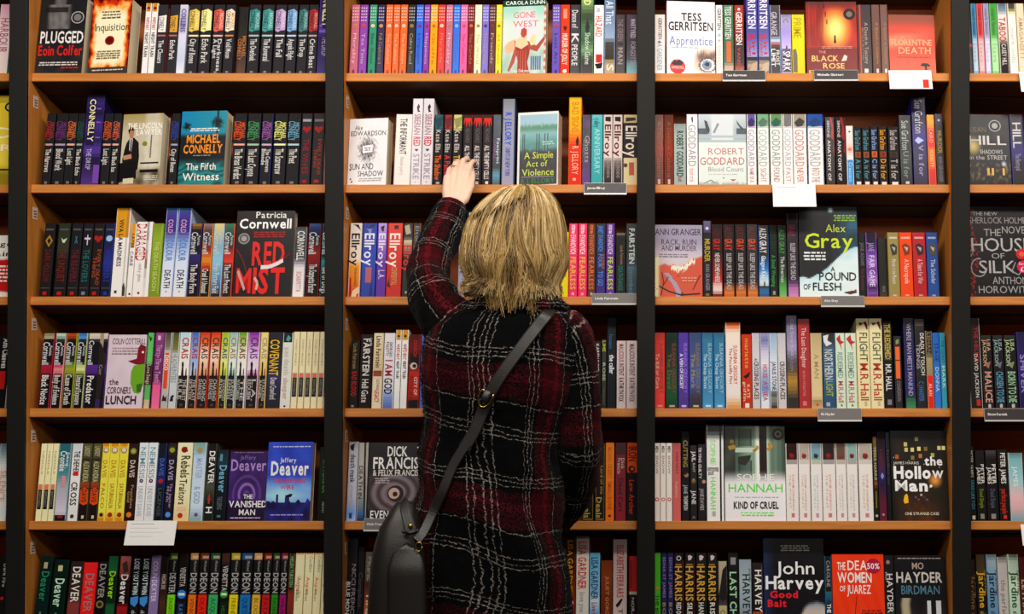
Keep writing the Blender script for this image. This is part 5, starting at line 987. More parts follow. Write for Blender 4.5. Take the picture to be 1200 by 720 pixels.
S(1007.6, 1016, 272.5, 'dark paperback with grey and red lettering', '322c32', T('JANE ADAMS', .16, .52, '7c747c', .35, .72), T('The Greenway', .56, .9, '84444c', .36, .66))
S(1016.4, 1029.4, 272.5, 'violet mottled paperback with pale lettering', [(0, '302a36'), (.2, '3c2c54'), (.3, '6c4c9c'), (.45, 'a078c0'), (.6, '8054a4'), (.75, 'b088c8'), (.85, '54306c'), (.95, '8c5ca4'), (1, '603c7c')], T('JANE', .16, .3, 'a894c0', .3, .7), T('FAIR GAME', .36, .84, 'd8c8e4', .34, .68))
def bird(x0, x1, base, cn, em, t, **kw):
    S(x0, x1, 272.5, f'{cn} paperback with small object picture near top', base, B(.07, .1, mx(base, 'ffffff', .35), .15, .85), Q([(.2, .2), (.5, .17), (.85, .22), (.8, .34), (.4, .36)], em), Q([(.35, .22), (.7, .24), (.6, .3)], mx(em, 'ffffff', .4)), T(t, .42, .8 if len(t) > 9 else .72, mx(base, 'ffffff', .5), .4, .66, 0), B(.965, .99, mx(base, 'ffffff', .3), .35, .65), **kw)
S(1030.4, 1041, 279, 'dark olive paperback pushed back in its row', [(0, '2c2a1c'), (.7, '242216'), (.85, '343028'), (.95, '4c463c'), (1, '2c2820')], T('SIX', .8, .9, '8c8474', .4, .7), y=.02)
bird(1041.8, 1055.4, 'a0925c', 'khaki', '4c4838', 'Murder in the Museum')
bird(1056, 1071, 'e05c1c', 'vivid orange', '8c5030', 'A Necropolis')
bird(1071.6, 1087, 'b42434', 'deep red', '4c2c2c', 'A Talent for War')
bird(1087.8, 1101.4, '3c609c', 'steel blue', '6c6040', 'The Scholar')

# ---- right bay, fourth shelf
row(3, 4)
def gregory(x0, x1, look, base, c1, c2, t, yt=390, **kw):
    S(x0, x1, yt, look, base, T('SUSANNA GREGORY', .14, .8, c1, .54, .84, 0), T(t, .28, .74, c2, .16, .46, .01), B(.955, .98, mx(c1, 'ffffff', .3), .3, .75), **kw)
gregory(766.5, 779.4, 'red paperback with dark and pale lettering', [(0, 'a83028'), (.15, 'c83828'), (1, 'd03c2c')], '8c2420', 'd8b0a8', 'To Kill or Cure')
gregory(780, 794.4, 'dark bottle-green paperback with rust lettering', [(0, '24443c'), (.1, '1e3c34'), (.4, '34443a'), (.6, '285c3c'), (.85, '1e6040'), (1, '1c4c34')], '8c5c3c', '7c6c4c', 'The Devil')
gregory(795, 807.4, 'deep purple paperback with lilac serif capitals', [(0, '54349c'), (.5, '5c3ca0'), (1, '543490')], '9c7cd8', 'd8d4ec', 'A VEIN OF DECEIT')
gregory(808, 822.6, 'slate blue paperback with bronze lettering', [(0, '3c4c78'), (.2, '3c5484'), (.5, '4c6494'), (.7, '445c98'), (.85, '443444'), (1, '302830')], '8c7c5c', 'a08c6c', 'The Mark')
for a, b in ((823, 836.4), (836.8, 850)):
    gregory(a, b, 'petrol blue paperback with silver lettering', [(0, '2c6484'), (.1, '2c7c9c'), (.6, '307ca4'), (.9, '4c94b8'), (1, '5ca0c0')], '9cc0d0', 'b0ccd8', 'The Cheap Slaves')
S(851, 868.6, 378, 'wide white paperback with orange top and red serif capitals', [(0, 'c05024'), (.05, 'd08858'), (.12, 'dcd0c8'), (.85, 'dcd4d0'), (.93, 'd8b890'), (1, 'c89458')], T('SUSANNA GREGORY', .27, .72, 'b85c50', .52, .78, 0), T('The Piccadilly Plot', .3, .72, 'a84c44', .24, .44, 0))
S(869.8, 881.8, 392, 'brick orange paperback with yellow lettering and black bird', 'bc4424', T('mariette', .06, .46, 'd8a03c', .4, .68), Q([(.15, .57), (.5, .54), (.85, .5), (.7, .57), (.4, .6)], '2c1c18'), T('KATE', .68, .86, 'e0b8a0', .5, .78), T('griffin', .64, .9, 'dcc0a8', .14, .4), Q([(.3, .93), (.7, .93), (.7, .99), (.3, .99)], 'd8d4d0'))
for a, b in ((882.2, 891.4), (912.6, 922.4)):
    S(a, b, 390.5, 'silver-white paperback with heavy black capitals', [(0, 'b8b4bc'), (.3, 'c8c4c8'), (1, 'c4c0c0')], T('CROSSING', .38, .64, '44343c', .3, .76, .03), T('PLACES', .66, .88, '44343c', .3, .76, .03), T('elly', .34, .37, '8c848c', .4, .6)) if a < 900 else None
    if a < 900:
        S(891.8, 902.4, 390.5, 'violet-topped white paperback with red title', [(0, '9c98b8'), (.1, '7c80ac'), (.25, 'c0bcd0'), (.4, 'd4d0d8'), (.6, '98a8c8'), (.75, '7c94c0'), (.9, 'd0d8e0'), (1, 'd0d0d8')], T('HOUSE', .42, .6, 'b85c6c', .34, .7), T('AT SEA', .64, .9, 'b8545c', .34, .7))
        S(902.8, 912.2, 390.5, 'pale blue-white paperback with navy title', [(0, '98b0c8'), (.2, 'b0c0d0'), (.4, 'd0d4d8'), (.75, 'c4c8cc'), (.8, '4c5054'), (.88, '94928c'), (1, '34302c')], T('JANUS STONE', .38, .76, '3c4c8c', .34, .74, .01))
S(912.6, 922.2, 390.5, 'silver-white paperback with heavy black capitals beside tall lilac one', [(0, 'b8b4bc'), (.3, 'c8c4c8'), (1, 'c4c0c0')], T('CROSSING', .38, .64, '44343c', .3, .76, .03), T('PLACES', .66, .88, '44343c', .3, .76, .03))
S(922.8, 936, 370, 'tall lilac-grey paperback with golden lower picture', [(0, '78748c'), (.2, '8c88a4'), (.35, 'a49cb8'), (.5, '5c5460'), (.6, '6c5838'), (.7, 'b08c34'), (.8, '8c7030'), (.9, '2c2824'), (1, '242420')], T('Old Sawdust', .04, .44, 'b8b0c8', .4, .7, 0), T('ROOM', .46, .6, '8c8490', .3, .6))
S(936.8, 951, 374, 'tall red paperback with pale lettering', 'a82a2e', T('The Last Daughter', .1, .55, 'dcc0bc', .36, .62, .0), T('ann-marie', .58, .86, 'c8847c', .4, .58, 0), B(.92, .97, 'c87c7c', .3, .62))
S(951.4, 964.8, 390.5, 'sandy cream paperback with faint capitals', [(0, 'b8a480'), (.3, 'c8b894'), (.85, 'd0c09c'), (.9, 'a89470'), (1, 'c0a880')], T('A MAN', .28, .6, 'a89878', .36, .64, 0), O(.95, .13, 'c86444', .5))
S(965.8, 980.2, 390.5, 'steel blue paperback with torn black and white top', [(0, '2c2c30'), (.12, '3c3c40'), (.2, '4c6c84'), (.6, '38688c'), (1, '2c5478')], Q([(.05, .04), (.5, .02), (.4, .1), (.8, .14), (.3, .18), (.1, .12)], 'd0d0d0'), T('NORTHERN', .22, .62, 'c0c4c4', .2, .74, .02), T('LIGHT', .64, .84, 'a0b03c', .28, .7, .02), B(.92, .97, 'a0b0bc', .2, .5))
for a, b in ((980.8, 992), (992.6, 1005.4)):
    S(a, b, 390.5, 'pale green-white paperback with red bird mark, red name', 'c8d4c4', Q([(.1, .08), (.5, .02), (.6, .1), (.95, .12), (.6, .15), (.7, .24), (.5, .16), (.3, .12)], 'b83434'), T('REDEEMED', .26, .6, '7c9884', .26, .68, 0), T('M.R.Hall', .64, .92, 'c05450', .26, .68, 0), Q([(.4, .97), (.5, .93), (.65, .97)], '3c8c54'))
for a, b in ((1006, 1021), (1021.4, 1036.6)):
    S(a, b, 373.5, 'tall cream paperback with dark red top and large lettering', 'd8d0ac', Q([(.0, 0), (1, 0), (1, .1), (.85, .13), (.6, .05), (.3, .08)], '74242c'), T('FLIGHT', .16, .48, '4c5c44', .3, .8, .0), T('M.R.Hall', .5, .91, 'b84c34', .28, .8, .005), B(.92, .97, 'c0b48c', .5, .7))
S(1037.2, 1048.2, 376, 'black paperback with gold boxed title and white name', '2a2428', Q([(.15, .03), (.85, .03), (.85, .45), (.15, .45)], '8c7c4c'), Q([(.2, .035), (.8, .035), (.8, .445), (.2, .445)], '2c282a'), T('THE REDEEMED', .04, .44, 'c0b06c', .28, .72, .02), T('M.R. HALL', .5, .8, 'd4d0d0', .26, .74, .03), B(.9, .96, '8c8688', .3, .75))
S(1049.6, 1058.8, 394, 'black paperback with orange box on its spine', '2a2628', Q([(.3, .06), (.7, .04), (.7, .1), (.3, .12)], '8c9470'), B(.15, .59, 'dc7428', .2, .76), B(.33, .345, '5c2c10', .2, .76), T('CONFESSION', .62, .9, '8c8084', .36, .66))
S(1061.6, 1074.4, 373, 'tall navy violet paperback with dotted white lettering', [(0, '242434'), (.2, '28264c'), (.35, '2c285c'), (.8, '302a70'), (.86, '2c3c48'), (.92, '3c7c5c'), (1, '4c9060')], T('WHERE MAN MEETS MANKIND', .06, .86, 'a8a4c0', .36, .66, .0))
S(1075, 1087, 374, 'black taller paperback with white condensed title and blue name', [(0, '2c2426'), (.06, '7c7064'), (.1, '2c2628'), (1, '262224')], T('DEADLY TOUCH', .16, .63, 'cccac8', .54, .9, .01), T('TIDINGS', .28, .56, 'b0acac', .12, .46, .0), T('C J HARPER', .7, .92, '3c7cb0', .3, .64))
S(1087.6, 1095.6, 388, 'black-topped red paperback', [(0, '4c4030'), (.3, '34302c'), (.36, 'a89c7c'), (.57, '9c8c6c'), (.58, 'd83428'), (1, 'd42c24')], T('LEHANE', .02, .34, '8c8064', .3, .7), T('ALAN', .68, .84, 'ecc0b4', .3, .66))
S(1096, 1104, 390, 'mid blue paperback with navy and white lettering', [(0, '2c74c0'), (1, '3c84c8')], T('STAGE', .14, .38, '1c3c84', .3, .74, .02), T('DONNA', .46, .78, 'a8cce8', .3, .7, .02))
S(1104.4, 1110.8, 390, 'turquoise paperback with pale lettering', [(0, '3c98b0'), (1, '4ca4b8')], T('THE COAST', .1, .4, '2c6c88', .3, .7), T('MARK', .44, .74, 'b0d8dc', .3, .7))

# ---- right bay, fifth shelf
row(3, 5)
for a, b in ((766.5, 773.6), (774, 780.6), (781, 787.8)):
    S(a, b, 519.5, 'thin white paperback with small red oval', 'd0ccc8', T('MEN', .04, .12, '6c6866', .3, .7), T('SNOW', .16, .4, '8c8886', .36, .66), O(.725, .32, 'b83c34'), O(.725, .17, 'd0ccc8'))
S(788.2, 798, 519.5, 'salmon pink paperback with faint lettering', [(0, 'a05c5c'), (.1, 'b46868'), (1, 'c0706c')], T('HARVEST', .12, .4, '8c4448', .4, .72, .02), T('helen', .5, .7, 'd09894', .4, .62))
S(798.8, 808.2, 506, 'black taller paperback with gold capitals and pale face', '221f24', T('CUTTING', .1, .4, '9c8c54', .3, .72, .02), O(.49, .28, 'a07c6c', .62), O(.47, .2, '3c2c28', .5), T('JANE', .6, .7, 'a8a4b0', .34, .7), T('THOMPSON', .72, .88, 'c4c0c4', .34, .72, .02))
S(808.8, 817.4, 522, 'black paperback with white capitals and brown figure', '221f22', T('JAIL', .08, .22, 'c8c4c0', .34, .74, .03), T('BAIT', .24, .36, 'a8a4a0', .4, .7), O(.48, .32, '74583c', .5), O(.46, .18, 'a07c54', .5), T('JANE', .6, .78, 'c4c0c4', .3, .74, .02), Q([(.2, .97), (.5, .93), (.8, .96)], '6c6870'))
S(818, 828, 521, 'black paperback with large white condensed title', '201d22', T('TRYING', .04, .24, 'c8c4c8', .1, .44, .02), T('GUILTY', .26, .45, 'c8c4c8', .1, .44, .02), O(.49, .22, 'b08c7c', .72), T('JANE DAVIES', .58, .86, 'a8a0a4', .34, .64))
S(828.6, 849, 497.5, 'tall white hardback with green capitals and dark picture top', [(0, '4c4c3c'), (.06, '34443c'), (.09, '5c7c80'), (.12, 'd0d0d0'), (1, 'd4d2d0')], B(0, 1, '262426', .76, 1), T('SOPHIE', .16, .42, '8ccc78', .22, .52, .0), T('KIND OF', .45, .49, '3c3a3c', .1, .64, .02), T('CRUEL', .495, .53, '3c3a3c', .1, .4, .02), T('HANNAH', .55, .88, '7ccc64', .22, .52, .0), B(.9, .95, 'a8a8a8', .3, .5))
def art_kind(u, v):
    n = nz(u * 5, v * 4)
    if u < .17: c = mx('2a2c26', '4a5248', .5 + .8 * n)
    elif u < .5:
        c = mx('54685c', '86998a', sst(.17, .42, u))
        if .22 < u < .44 and (.03 < v < .22 or .36 < v < .56): c = mx(c, '2c3a34', .55 if min(u - .22, .44 - u) > .02 else .8)
        if .24 < v < .28: c = mx(c, 'c4d0c6', .7)
    elif u < .57: c = mx('a4b6aa', 'd0dad2', sst(.5, .55, u))
    elif u < .7: c = '2a1510' if u < .64 else '3a2016'
    elif u < .76: c = mx('b4c2b8', '8ea294', sst(.7, .76, u))
    else: c = mx('6c8072', '4c5c50', sst(.8, 1, u)) if int(u * 22) % 2 else mx('768a7c', '56685c', sst(.8, 1, u))
    c = mx(c, '22241f', sst(.12, .0, v) * .35)
    return mx(c, 'd4d2d4', sst(.46, .62, v + .015 * nz(u * 5, 2)))
C(850, 921.4, 499, 'large cover-out paperback with pale green double doors and green capitals', art_kind,
  O(.17, .035, '8c7034', .12), Q([(.05, .22), (.16, .2), (.2, .24), (.08, .26)], 'a08440'), Q([(.46, .26), (.55, .22), (.56, .25), (.48, .29)], 'a0803c'), O(.23, .03, 'b8943c', .54), O(.2, .035, 'b08c3c', .75), Q([(.7, .24), (.8, .2), (.8, .23), (.72, .27)], 'b08c3c'), O(.09, .1, '2c2c2c', .89), O(.09, .055, '8c8c8c', .89), O(.09, .035, '3c3c3c', .89), Q([(.22, .33), (.44, .31), (.42, .36), (.34, .42), (.22, .4)], '343c34'),
  H('SOPHIE', .2, .82, .51, .575, 'd8d8d4', .0), H('HANNAH', .06, .95, .61, .7, '5cc844', .0), *lines(.15, .88, .745, .76, 1, 'b8b4b8', 3), H('KIND OF CRUEL', .14, .88, .8, .87, '343034', .03), *lines(.25, .8, .9, .95, 2, 'a8d4a0', 4), own=1, rz=1, t=.032)
def hannah(x0, x1, look, top, em, tc):
    S(x0, x1, 520, look, 'd0ccca', B(0, .21, top), B(.21, .27, [(0, base_col(top, .9)), (1, 'd0ccca')]), O(.165, .2, mx(em, '301818', .35), .5), O(.15, .13, em, .44), O(.155, .12, mx(em, '301818', .2), .58), T('SOPHIE HANNAH', .4, .86, tc, .5, .66, 0), T('THE POINT', .4, .84, mx(tc, 'b8d0b0', .5), .24, .4, 0), B(.9, .95, mx(tc, 'a03030', .4), .4, .66))
hannah(922, 936.6, 'white paperback with maroon top and red motif', '3c1c20', '94302c', 'd09898')
hannah(937.2, 950.6, 'white paperback with red rose on grey top', 'a8a098', 'a02c30', 'd0a09c')
hannah(951.4, 964.4, 'white paperback with green and blue landscape top', [(0, '44584c'), (.5, '7c9ca8'), (1, '7c8c34')], '34443c', 'b8bcc8')
hannah(965, 980.6, 'white paperback with blackish maroon top', '301c20', '8c2c2c', 'd09c9c')
hannah(981.2, 993.4, 'white paperback with brown faces at top', [(0, '4c443c'), (.5, '6c5848'), (1, '8c7868')], '8c4c44', 'c8b4b0')
hannah(994, 1006.8, 'white paperback with teal sky and dark top', [(0, '7c9c98'), (.5, '8ca8a4'), (1, '3c3030')], '8c3430', 'c0b8bc')
hannah(1008, 1024.4, 'wide white paperback with red rose on pale grey', 'a8a098', '982c30', 'd0a4a0')
S(1025, 1030.6, 512, 'narrow dark bronze paperback with pale capitals', [(0, '84703c'), (.3, '5c4c2c'), (.5, '34301c'), (.55, '8c5c2c'), (.62, '2c2c1c'), (1, '242418')], T('TESSA HARRIS', .12, .52, 'b0a88c', .3, .7), O(.94, .28, 'b0acb0'), B(.65, .85, '8c7c3c', .4, .6))
S(1031, 1040.2, 506, 'dark violet-red paperback with purple star', [(0, '242024'), (.15, '34202c'), (.35, '54303c'), (.48, '3c346c'), (.6, '382848'), (.8, '6c2834'), (1, '742430')], T('ROBERTSON', .2, .5, '6c3c48', .3, .6), Q([(.3, .5), (.5, .46), (.75, .5), (.5, .54)], '8c8cb8'), O(.93, .16, 'a08c90'))
S(1040.6, 1046, 507, 'black paperback edge beside street scene cover', '1e1c1e', T('hollow', .2, .6, '4c4a4c', .3, .7))
def art_hollow(u, v):
    c = mx('2a2622', '3c342c', .5 + .5 * nz(u * 4, v * 4)); c = mx(c, '1e1a18', sst(.2, .0, v))
    g = sst(.16, .0, sqrt((u - .78) ** 2 + ((v - .55) * 1.5) ** 2)); c = mx(c, 'd8a050', g)
    c = mx(c, '6c4420', sst(.6, .9, v) * sst(.5, .1, abs(u - .4 - (v - .6) * .3)) * .9 * (.6 + .5 * nz(u * 12, v * 14)))
    return mx(c, '141212', sst(.12, 0, u) * .6)
C(1046.4, 1112.6, 505, 'large cover-out dark street scene paperback with lit windows and white title', art_hollow,
  *[Q([(a, b), (a + .06, b), (a + .06, b + .045), (a, b + .045)], c) for a, b, c in ((.24, .13, 'b8b070'), (.25, .19, 'c0b478'), (.36, .19, 'c8bc84'), (.48, .18, 'd0c888'), (.6, .18, '8c7040'), (.84, .17, 'c8c490'), (.92, .17, 'd0cc98'), (.72, .25, 'a8b05c'), (.5, .26, 'b0784c'), (.36, .28, '8c7c48'), (.08, .27, 'b06828'), (.44, .07, '8c8460'))],
  H('JAMES HARRIS', .04, .5, .345, .375, 'c8c4bc', 0), H('the', .6, .92, .29, .385, 'e4e2de', .03), H('Hollow', .04, .93, .4, .53, 'e8e6e2', .04), H('Man', .06, .64, .55, .67, 'e8e6e2', .04), O(.615, .025, 'dcd8d0', .7), Q([(.2, .78), (.22, .72), (.26, .7), (.28, .72), (.29, .8), (.22, .81)], 'd8b034'), *[O(.74 + .03 * sin(k * 2.1), .022, ('6c5c84', '8c4c44', 'a8a0a0', '5c4c3c')[k % 4], .42 + .05 * k) for k in range(5)], *[O(.3 + .37 * ((k * 37) % 10) / 10 , .008, 'd8c890', .05 + .09 * k) for k in range(10)], H('ONE STRANGE CASE', .22, .82, .905, .935, 'd8d0c0', 0), own=1, rz=1, t=.03)

# ---- right bay, bottom shelf
row(3, 6)
S(766.5, 774.2, 648, 'lime green paperback beside the black post', [(0, '4c9c2c'), (1, '54a834')], O(.44, .22, 'c8743c'), T('THE BIG', .52, .8, '2c5c1c', .3, .7))
for a, b in ((775, 781.8), (782.4, 789.6)):
    S(a, b, 648, 'narrow dark violet paperback with gold lettering', '302c58', T('EDNA ST JAMES', .06, .56, '7c74a0', .35, .68), T('BOOK', .62, .95, '8c845c', .3, .7))
def harris(x0, x1, cn, ed, sym, t):
    S(x0, x1, 648, f'black paperback with gold capitals and {cn} edge', [(0, '221e1e'), (1, '201c1c')], B(.1, 1, ed, .93, 1), Q([(.3, .04), (.5, .03), (.75, .05), (.6, .09), (.35, .1)], 'b8b0b4') if sym else O(.07, .26, 'b8b0b4'), *([] if sym else [O(.07, .17, '221e1e')]), T('HARRIS', .17, .6, 'c09c4c', .16, .76, .025), T(t, .62, .95, 'c8c4c0', .3, .66, .02), B(.14, .16, '8c7440', .16, .76))
harris(790.2, 801.4, 'red', '8c2c24', 0, 'RED DRAGON'); harris(802.8, 815, 'dark red', '6c2420', 1, 'SILENCE'); harris(816, 828.6, 'dark green', '2c4c2c', 1, 'HANNIBAL'); harris(829.6, 841.4, 'brown', '4c3428', 1, 'RISING')
S(842, 853, 658, 'grey-cream paperback with dark slanting shape', [(0, 'a8a08c'), (.42, 'a09884'), (.5, '3c3434'), (.6, '544a48'), (.63, 'b0a480'), (1, 'b8ac84')], Q([(.05, .5), (.5, .12), (.95, .05), (.95, .5), (.5, .56)], '2c2628'), T('CLOSED', .68, .95, '6c6448', .3, .66))
S(854, 866.2, 648, 'black paperback with mint green capitals', '221f22', T('LAST CHILD', .24, .98, '9cc8a4', .22, .74, .03), B(.06, .15, '8c888c', .25, .75))
S(867, 881.4, 656, 'silver grey paperback with dark condensed name', [(0, '8c98a0'), (.3, 'a0acb0'), (.6, '94a0a8'), (.78, '7c888c'), (.82, '3c3834'), (1, '342e28')], T('HARVEY', .2, .76, '343c44', .34, .8, .02), T('JOHN', .12, .3, '4c545c', .8, .94), O(.92, .2, '8c7434', .5))
S(882, 895.4, 660, 'black and amber paperback with white condensed name', [(0, '343034'), (.1, '2c282c'), (.7, '2a2628'), (.72, 'c06838'), (.8, 'c8906c'), (.85, '54341c'), (1, '2c2018')], T('HARVEY', .1, .7, 'd0ccc8', .34, .82, .02), B(.04, .68, '5c5458', .84, .92))
def art_bait(u, v):
    c = mx('1a1a20', '2c4c7c', sst(.22, .0, u) * .9); c = mx(c, '242028', .5)
    b = sst(.36, .29, sqrt((u - .86) ** 2 + ((v - 1.0) * 1.05) ** 2) - .02 * nz(u * 9, v * 9)); c = mx(c, mx('b8b0a4', '7c90a8', sst(.8, .66, v) * .8), b)
    d = sst(.22, .14, sqrt(((u - .4) / 1.3) ** 2 + ((v - 1.0) / 1.0) ** 2)); return mx(c, '2c4c6c', d * .7 * (.5 + .8 * nz(u * 10, v * 10)))
C(896, 967.4, 627.5, 'large cover-out black paperback with white name and pink title', art_bait,
  H('John', .2, .84, .27, .4, 'd8d8d8', .005), H('Harvey', .03, .99, .42, .55, 'e0e0e0', .025), H('Good', .1, .56, .57, .64, 'd02c44', .03), H('Bait', .06, .37, .66, .73, 'd02c44', .03), *lines(.28, .78, .1, .17, 3, '9c9894', 4), own=1, rz=0, t=.03)
S(968, 976.4, 652, 'narrow black paperback with blue and white foot', [(0, '221f22'), (.44, '221f22'), (.46, '3c6c34'), (.5, '2c6c8c'), (.58, '20586c'), (.62, '1c2024'), (1, '1c2024')], T('CAROLINE', .06, .4, '94908c', .34, .7), T('THE CARIBE', .62, .98, 'd0d8d8', .3, .72, .02))
def art_juarez(u, v):
    return mx('dc3c1c', 'e85424', .5 + .4 * sin(u * 30 - v * 14) * .5 * (1 if v > .4 else .4) + .3 * nz(u * 3, v * 3))
C(977, 1038, 650, 'cover-out bright orange-red paperback with crimson discount sticker', art_juarez,
  H('THE', .1, .26, .1, .2, 'e4d8d0', .01), H('DEAD', .3, .82, .08, .2, 'e4d8d0', .01), H('WOMEN', .1, .76, .23, .36, 'e4d8d0', .02), H('OF', .14, .25, .4, .47, 'e4d8d0', .01), H('JUAREZ', .28, .74, .39, .5, 'e4d8d0', .01), O(.15, .145, 'a81c44', .8), H('50%', .68, .92, .115, .185, 'e4c8d0', .02), *curve_strip([(.47, .52), (.43, .72), (.4, .98)], .005, '3c1810'), *curve_strip([(.78, .88), (.98, .84)], .006, '3c1810'), *curve_strip([(.82, .8), (.82, .98)], .006, '3c1810'), *curve_strip([(.9, .78), (.9, .98)], .006, '3c1810'), *lines(.55, .95, .7, .76, 2, '8c2c1c', 3), own=1, rz=0, t=.03)
S(1038.6, 1050.2, 651, 'black paperback with pale name and green foot', [(0, '2a282a'), (.6, '242224'), (.7, '2c3c30'), (.85, '3c5c44'), (1, '34503c')], T('HAYDER', .24, .74, 'c0bcbc', .3, .76, .01), O(.09, .2, '9c7c74', .4), T('MO', .22, .32, 'a8a4a4', .1, .26))
def art_bird(u, v):
    c = mx('262428', '3c383a', sst(.45, .8, v) * (.5 + .7 * nz(u * 5, v * 3))); 
    if v > .55: c = mx(c, 'b0a890', sst(.12, .04, abs(u - .2 - .04 * nz(v * 5, 1))) * .9)
    if v > .58 and (abs(u - .66) < .03 or abs(u - .84) < .05): c = mx(c, 'd0d4d8', .8)
    return mx(c, 'b8b0a4', sst(.9, 1, v) * .8)
C(1050.8, 1110.4, 651, 'cover-out black paperback with grey name and blue-grey title', art_bird,
  H('MO', .35, .58, .095, .18, 'a89c94', .01), H('HAYDER', .03, .94, .22, .35, 'bcb8b4', .02), H('BIRDMAN', .12, .88, .39, .5, '5c8090', .01), *lines(.06, .92, .03, .055, 1, '9c9894', 3), own=1, rz=1, t=.03)

# ---- far-right bay
row(4, 1)
S(1136.5, 1140.8, 4, 'dark paperback with red spot half behind the black post', '3c3234', O(.6, .5, 'c03030'))
def rank(x0, x1, cn, a, b): S(x0, x1, 4, f'{cn} and pale banded paperback with spiky lettering', [(0, a), (.46, a), (.54, b), (.96, b), (1, a)], T('mark lamm', .08, .44, mx(a, '202020', .5), .3, .72), T('Stave', .56, .84, mx(b, a, .4), .3, .7))
rank(1141.2, 1147.4, 'blue', '4c94bc', 'c8d8e0'); rank(1148, 1155.2, 'red', 'd84c50', 'e8c4c8'); rank(1155.8, 1162.4, 'lavender', 'a4a0c0', 'd4d0e0'); rank(1163, 1171.8, 'green', '44a840', 'b0d8a8')
S(1172.4, 1183.6, 4, 'white and charcoal paperback with red title', [(0, '5c7488'), (.1, '8c9ca8'), (.18, 'd8d8d4'), (.5, 'd4ccc4'), (.58, '44403e'), (1, '34302e')], T('TABOO', .2, .54, 'c04840', .1, .8, .02), T('CASEY HILL', .58, .88, 'd0ccc8', .34, .68, .01))
S(1184.4, 1194.2, 4, 'white paperback with yellow-black top', [(0, '3c3830'), (.08, '5c5440'), (.12, 'd8c884'), (.17, 'e4e0d8'), (1, 'e4e0dc')], T('mark mills', .35, .85, 'c8c4b8', .35, .65))
S(1194.8, 1204, 4, 'cream paperback at the picture edge', 'e0d0b8', T('AMAGANSETT', .2, .8, 'b8a080', .3, .7))
row(4, 2)
def art_shad(u, v):
    c = mx('343236', '42424a', .5 + .5 * nz(u * 4, v * 4)); g = sst(.25, 0, sqrt((u - .14) ** 2 + ((v - .45) * 1.4) ** 2)); c = mx(c, 'd8c888', g)
    if v > .68: c = mx(c, 'a88c54', max(0, nz(u * 14, v * 16)) * 1.2)
    c = mx(c, 'c8d0e0', sst(.08, 0, sqrt((u - .84) ** 2 + ((v - .7) * 1.4) ** 2))); return mx(c, '28262a', sst(.85, 1, v) * .6)
C(1135, 1186.4, 134, 'cover-out dark paperback with street lamps and ringed roundel', art_shad,
  O(.16, .14, 'b8b8b8', .67), O(.16, .12, '2c2a2e', .67), O(.16, .07, 'b0b0b0', .67), H('SUSAN', .02, .46, .18, .25, '8c8450', .0), H('HILL', .05, .92, .3, .43, 'd4d0cc', .005), H('SHADOWS', .3, .82, .5, .56, 'c8c4c0', 0), H('in the', .06, .4, .58, .64, 'c0bcb8', 0), H('STREET', .46, .92, .58, .64, 'c8c4c0', 0), *[Q([(a, .76), (a + .05, .76), (a + .05, .86), (a, .86)], 'd8b86c') for a in (.45, .55, .8)], own=1, rz=2, t=.03)
S(1187, 1203, 134, 'black and violet paperback with spaced white capitals', [(0, '343238'), (.3, '38343e'), (.5, '403884'), (.6, '3c347c'), (.68, '2c2a30'), (1, '2a282c')], T('HILL', .12, .48, 'd0ccd0', .24, .74, .0), T('The Betrayal', .56, .8, '9c94b0', .36, .62))
row(4, 3)
def art_silk(u, v):
    c = mx('2c2a2e', '343236', nz(u * 3, v * 3)); return mx(c, 'a82c28', (u < .13 - .04 * sin(v * 9)) * sst(.0, .35, nz(u * 40, v * 46)))
C(1136.5, 1214, 242, 'cover-out charcoal paperback with silver ornate lettering and pink sticker', art_silk,
  H('THE NEW', .1, .48, .06, .1, 'a8a4a4', .0), H('SHERLOCK HOLMES', .04, .96, .12, .19, '9c9898', 0), H('NOVEL', .54, .96, .22, .3, 'a8a4a4', .0), H('THE', .26, .52, .25, .33, 'a8a4a4', 0), H('HOUSE', .06, .98, .35, .5, 'b8b4b4', .0), H('OF', .36, .56, .52, .58, 'a8a4a4', 0), H('SILK', .16, .72, .6, .74, 'b4b0b0', 0), H('ANTHONY', .36, .98, .78, .86, 'a8a4a4', 0), H('HOROWITZ', .14, .98, .88, .96, 'a8a4a4', 0),
  *curve_strip([(.16 + .12 * cos(t * .5), .68 + .1 * sin(t * .5)) for t in range(11)], .006, 'a8a4a4'), *curve_strip([(.72, .62), (.66, .72), (.76, .76), (.82, .7)], .006, 'a8a4a4'), O(.53, .085, 'c83430', .82), O(.53, .04, 'd87060', .82), O(.67, .1, 'd02c64', .84), H('£3', .79, .89, .67, .72, 'ecd0dc', .02), H('Save', .77, .9, .62, .65, 'ecd0dc', 0), *curve_strip([(.02, .5), (.1, .48), (.04, .56)], .006, '9c9898'), own=1, rz=1, t=.035)
row(4, 4)
S(1137.5, 1152.4, 373, 'tall black paperback with red and white lettering', [(0, '4c2426'), (.1, '2c2224'), (1, '241f22')], T('THE HELPER', .1, .5, 'b03034', .52, .82, .02), T('DAVID JACKSON', .4, .88, 'cccac8', .46, .74, .015), B(.9, .97, 'c03c34', .5, .8), side='c8c4c4')
def jackson(x0, x1, cn, c, t): S(x0, x1, 393, f'black paperback with {cn} title and stacked author name', [(0, '3c3c34'), (.1, '282426'), (.9, '262224'), (1, '302c30')], T('LISA', .06, .22, mx(c, 'c8c090', .4), .54, .84), T('JACKSON', .06, .42, mx(c, 'c8c090', .4), .14, .46), T(t, .5, .92, c, .26, .76, .02), Q([(.2, .4), (.8, .36), (.6, .46)], mx(c, '803020', .5)), B(.94, .99, 'b8b4b4', .4, .65))
jackson(1153.4, 1166, 'pale red-white', 'c8a090', 'MALICE'); jackson(1167, 1179.6, 'steel blue', '6ca0b8', 'CHOSEN TO DIE'); jackson(1180.2, 1194.6, 'green-white', '9cc0a0', 'BORN TO DIE')
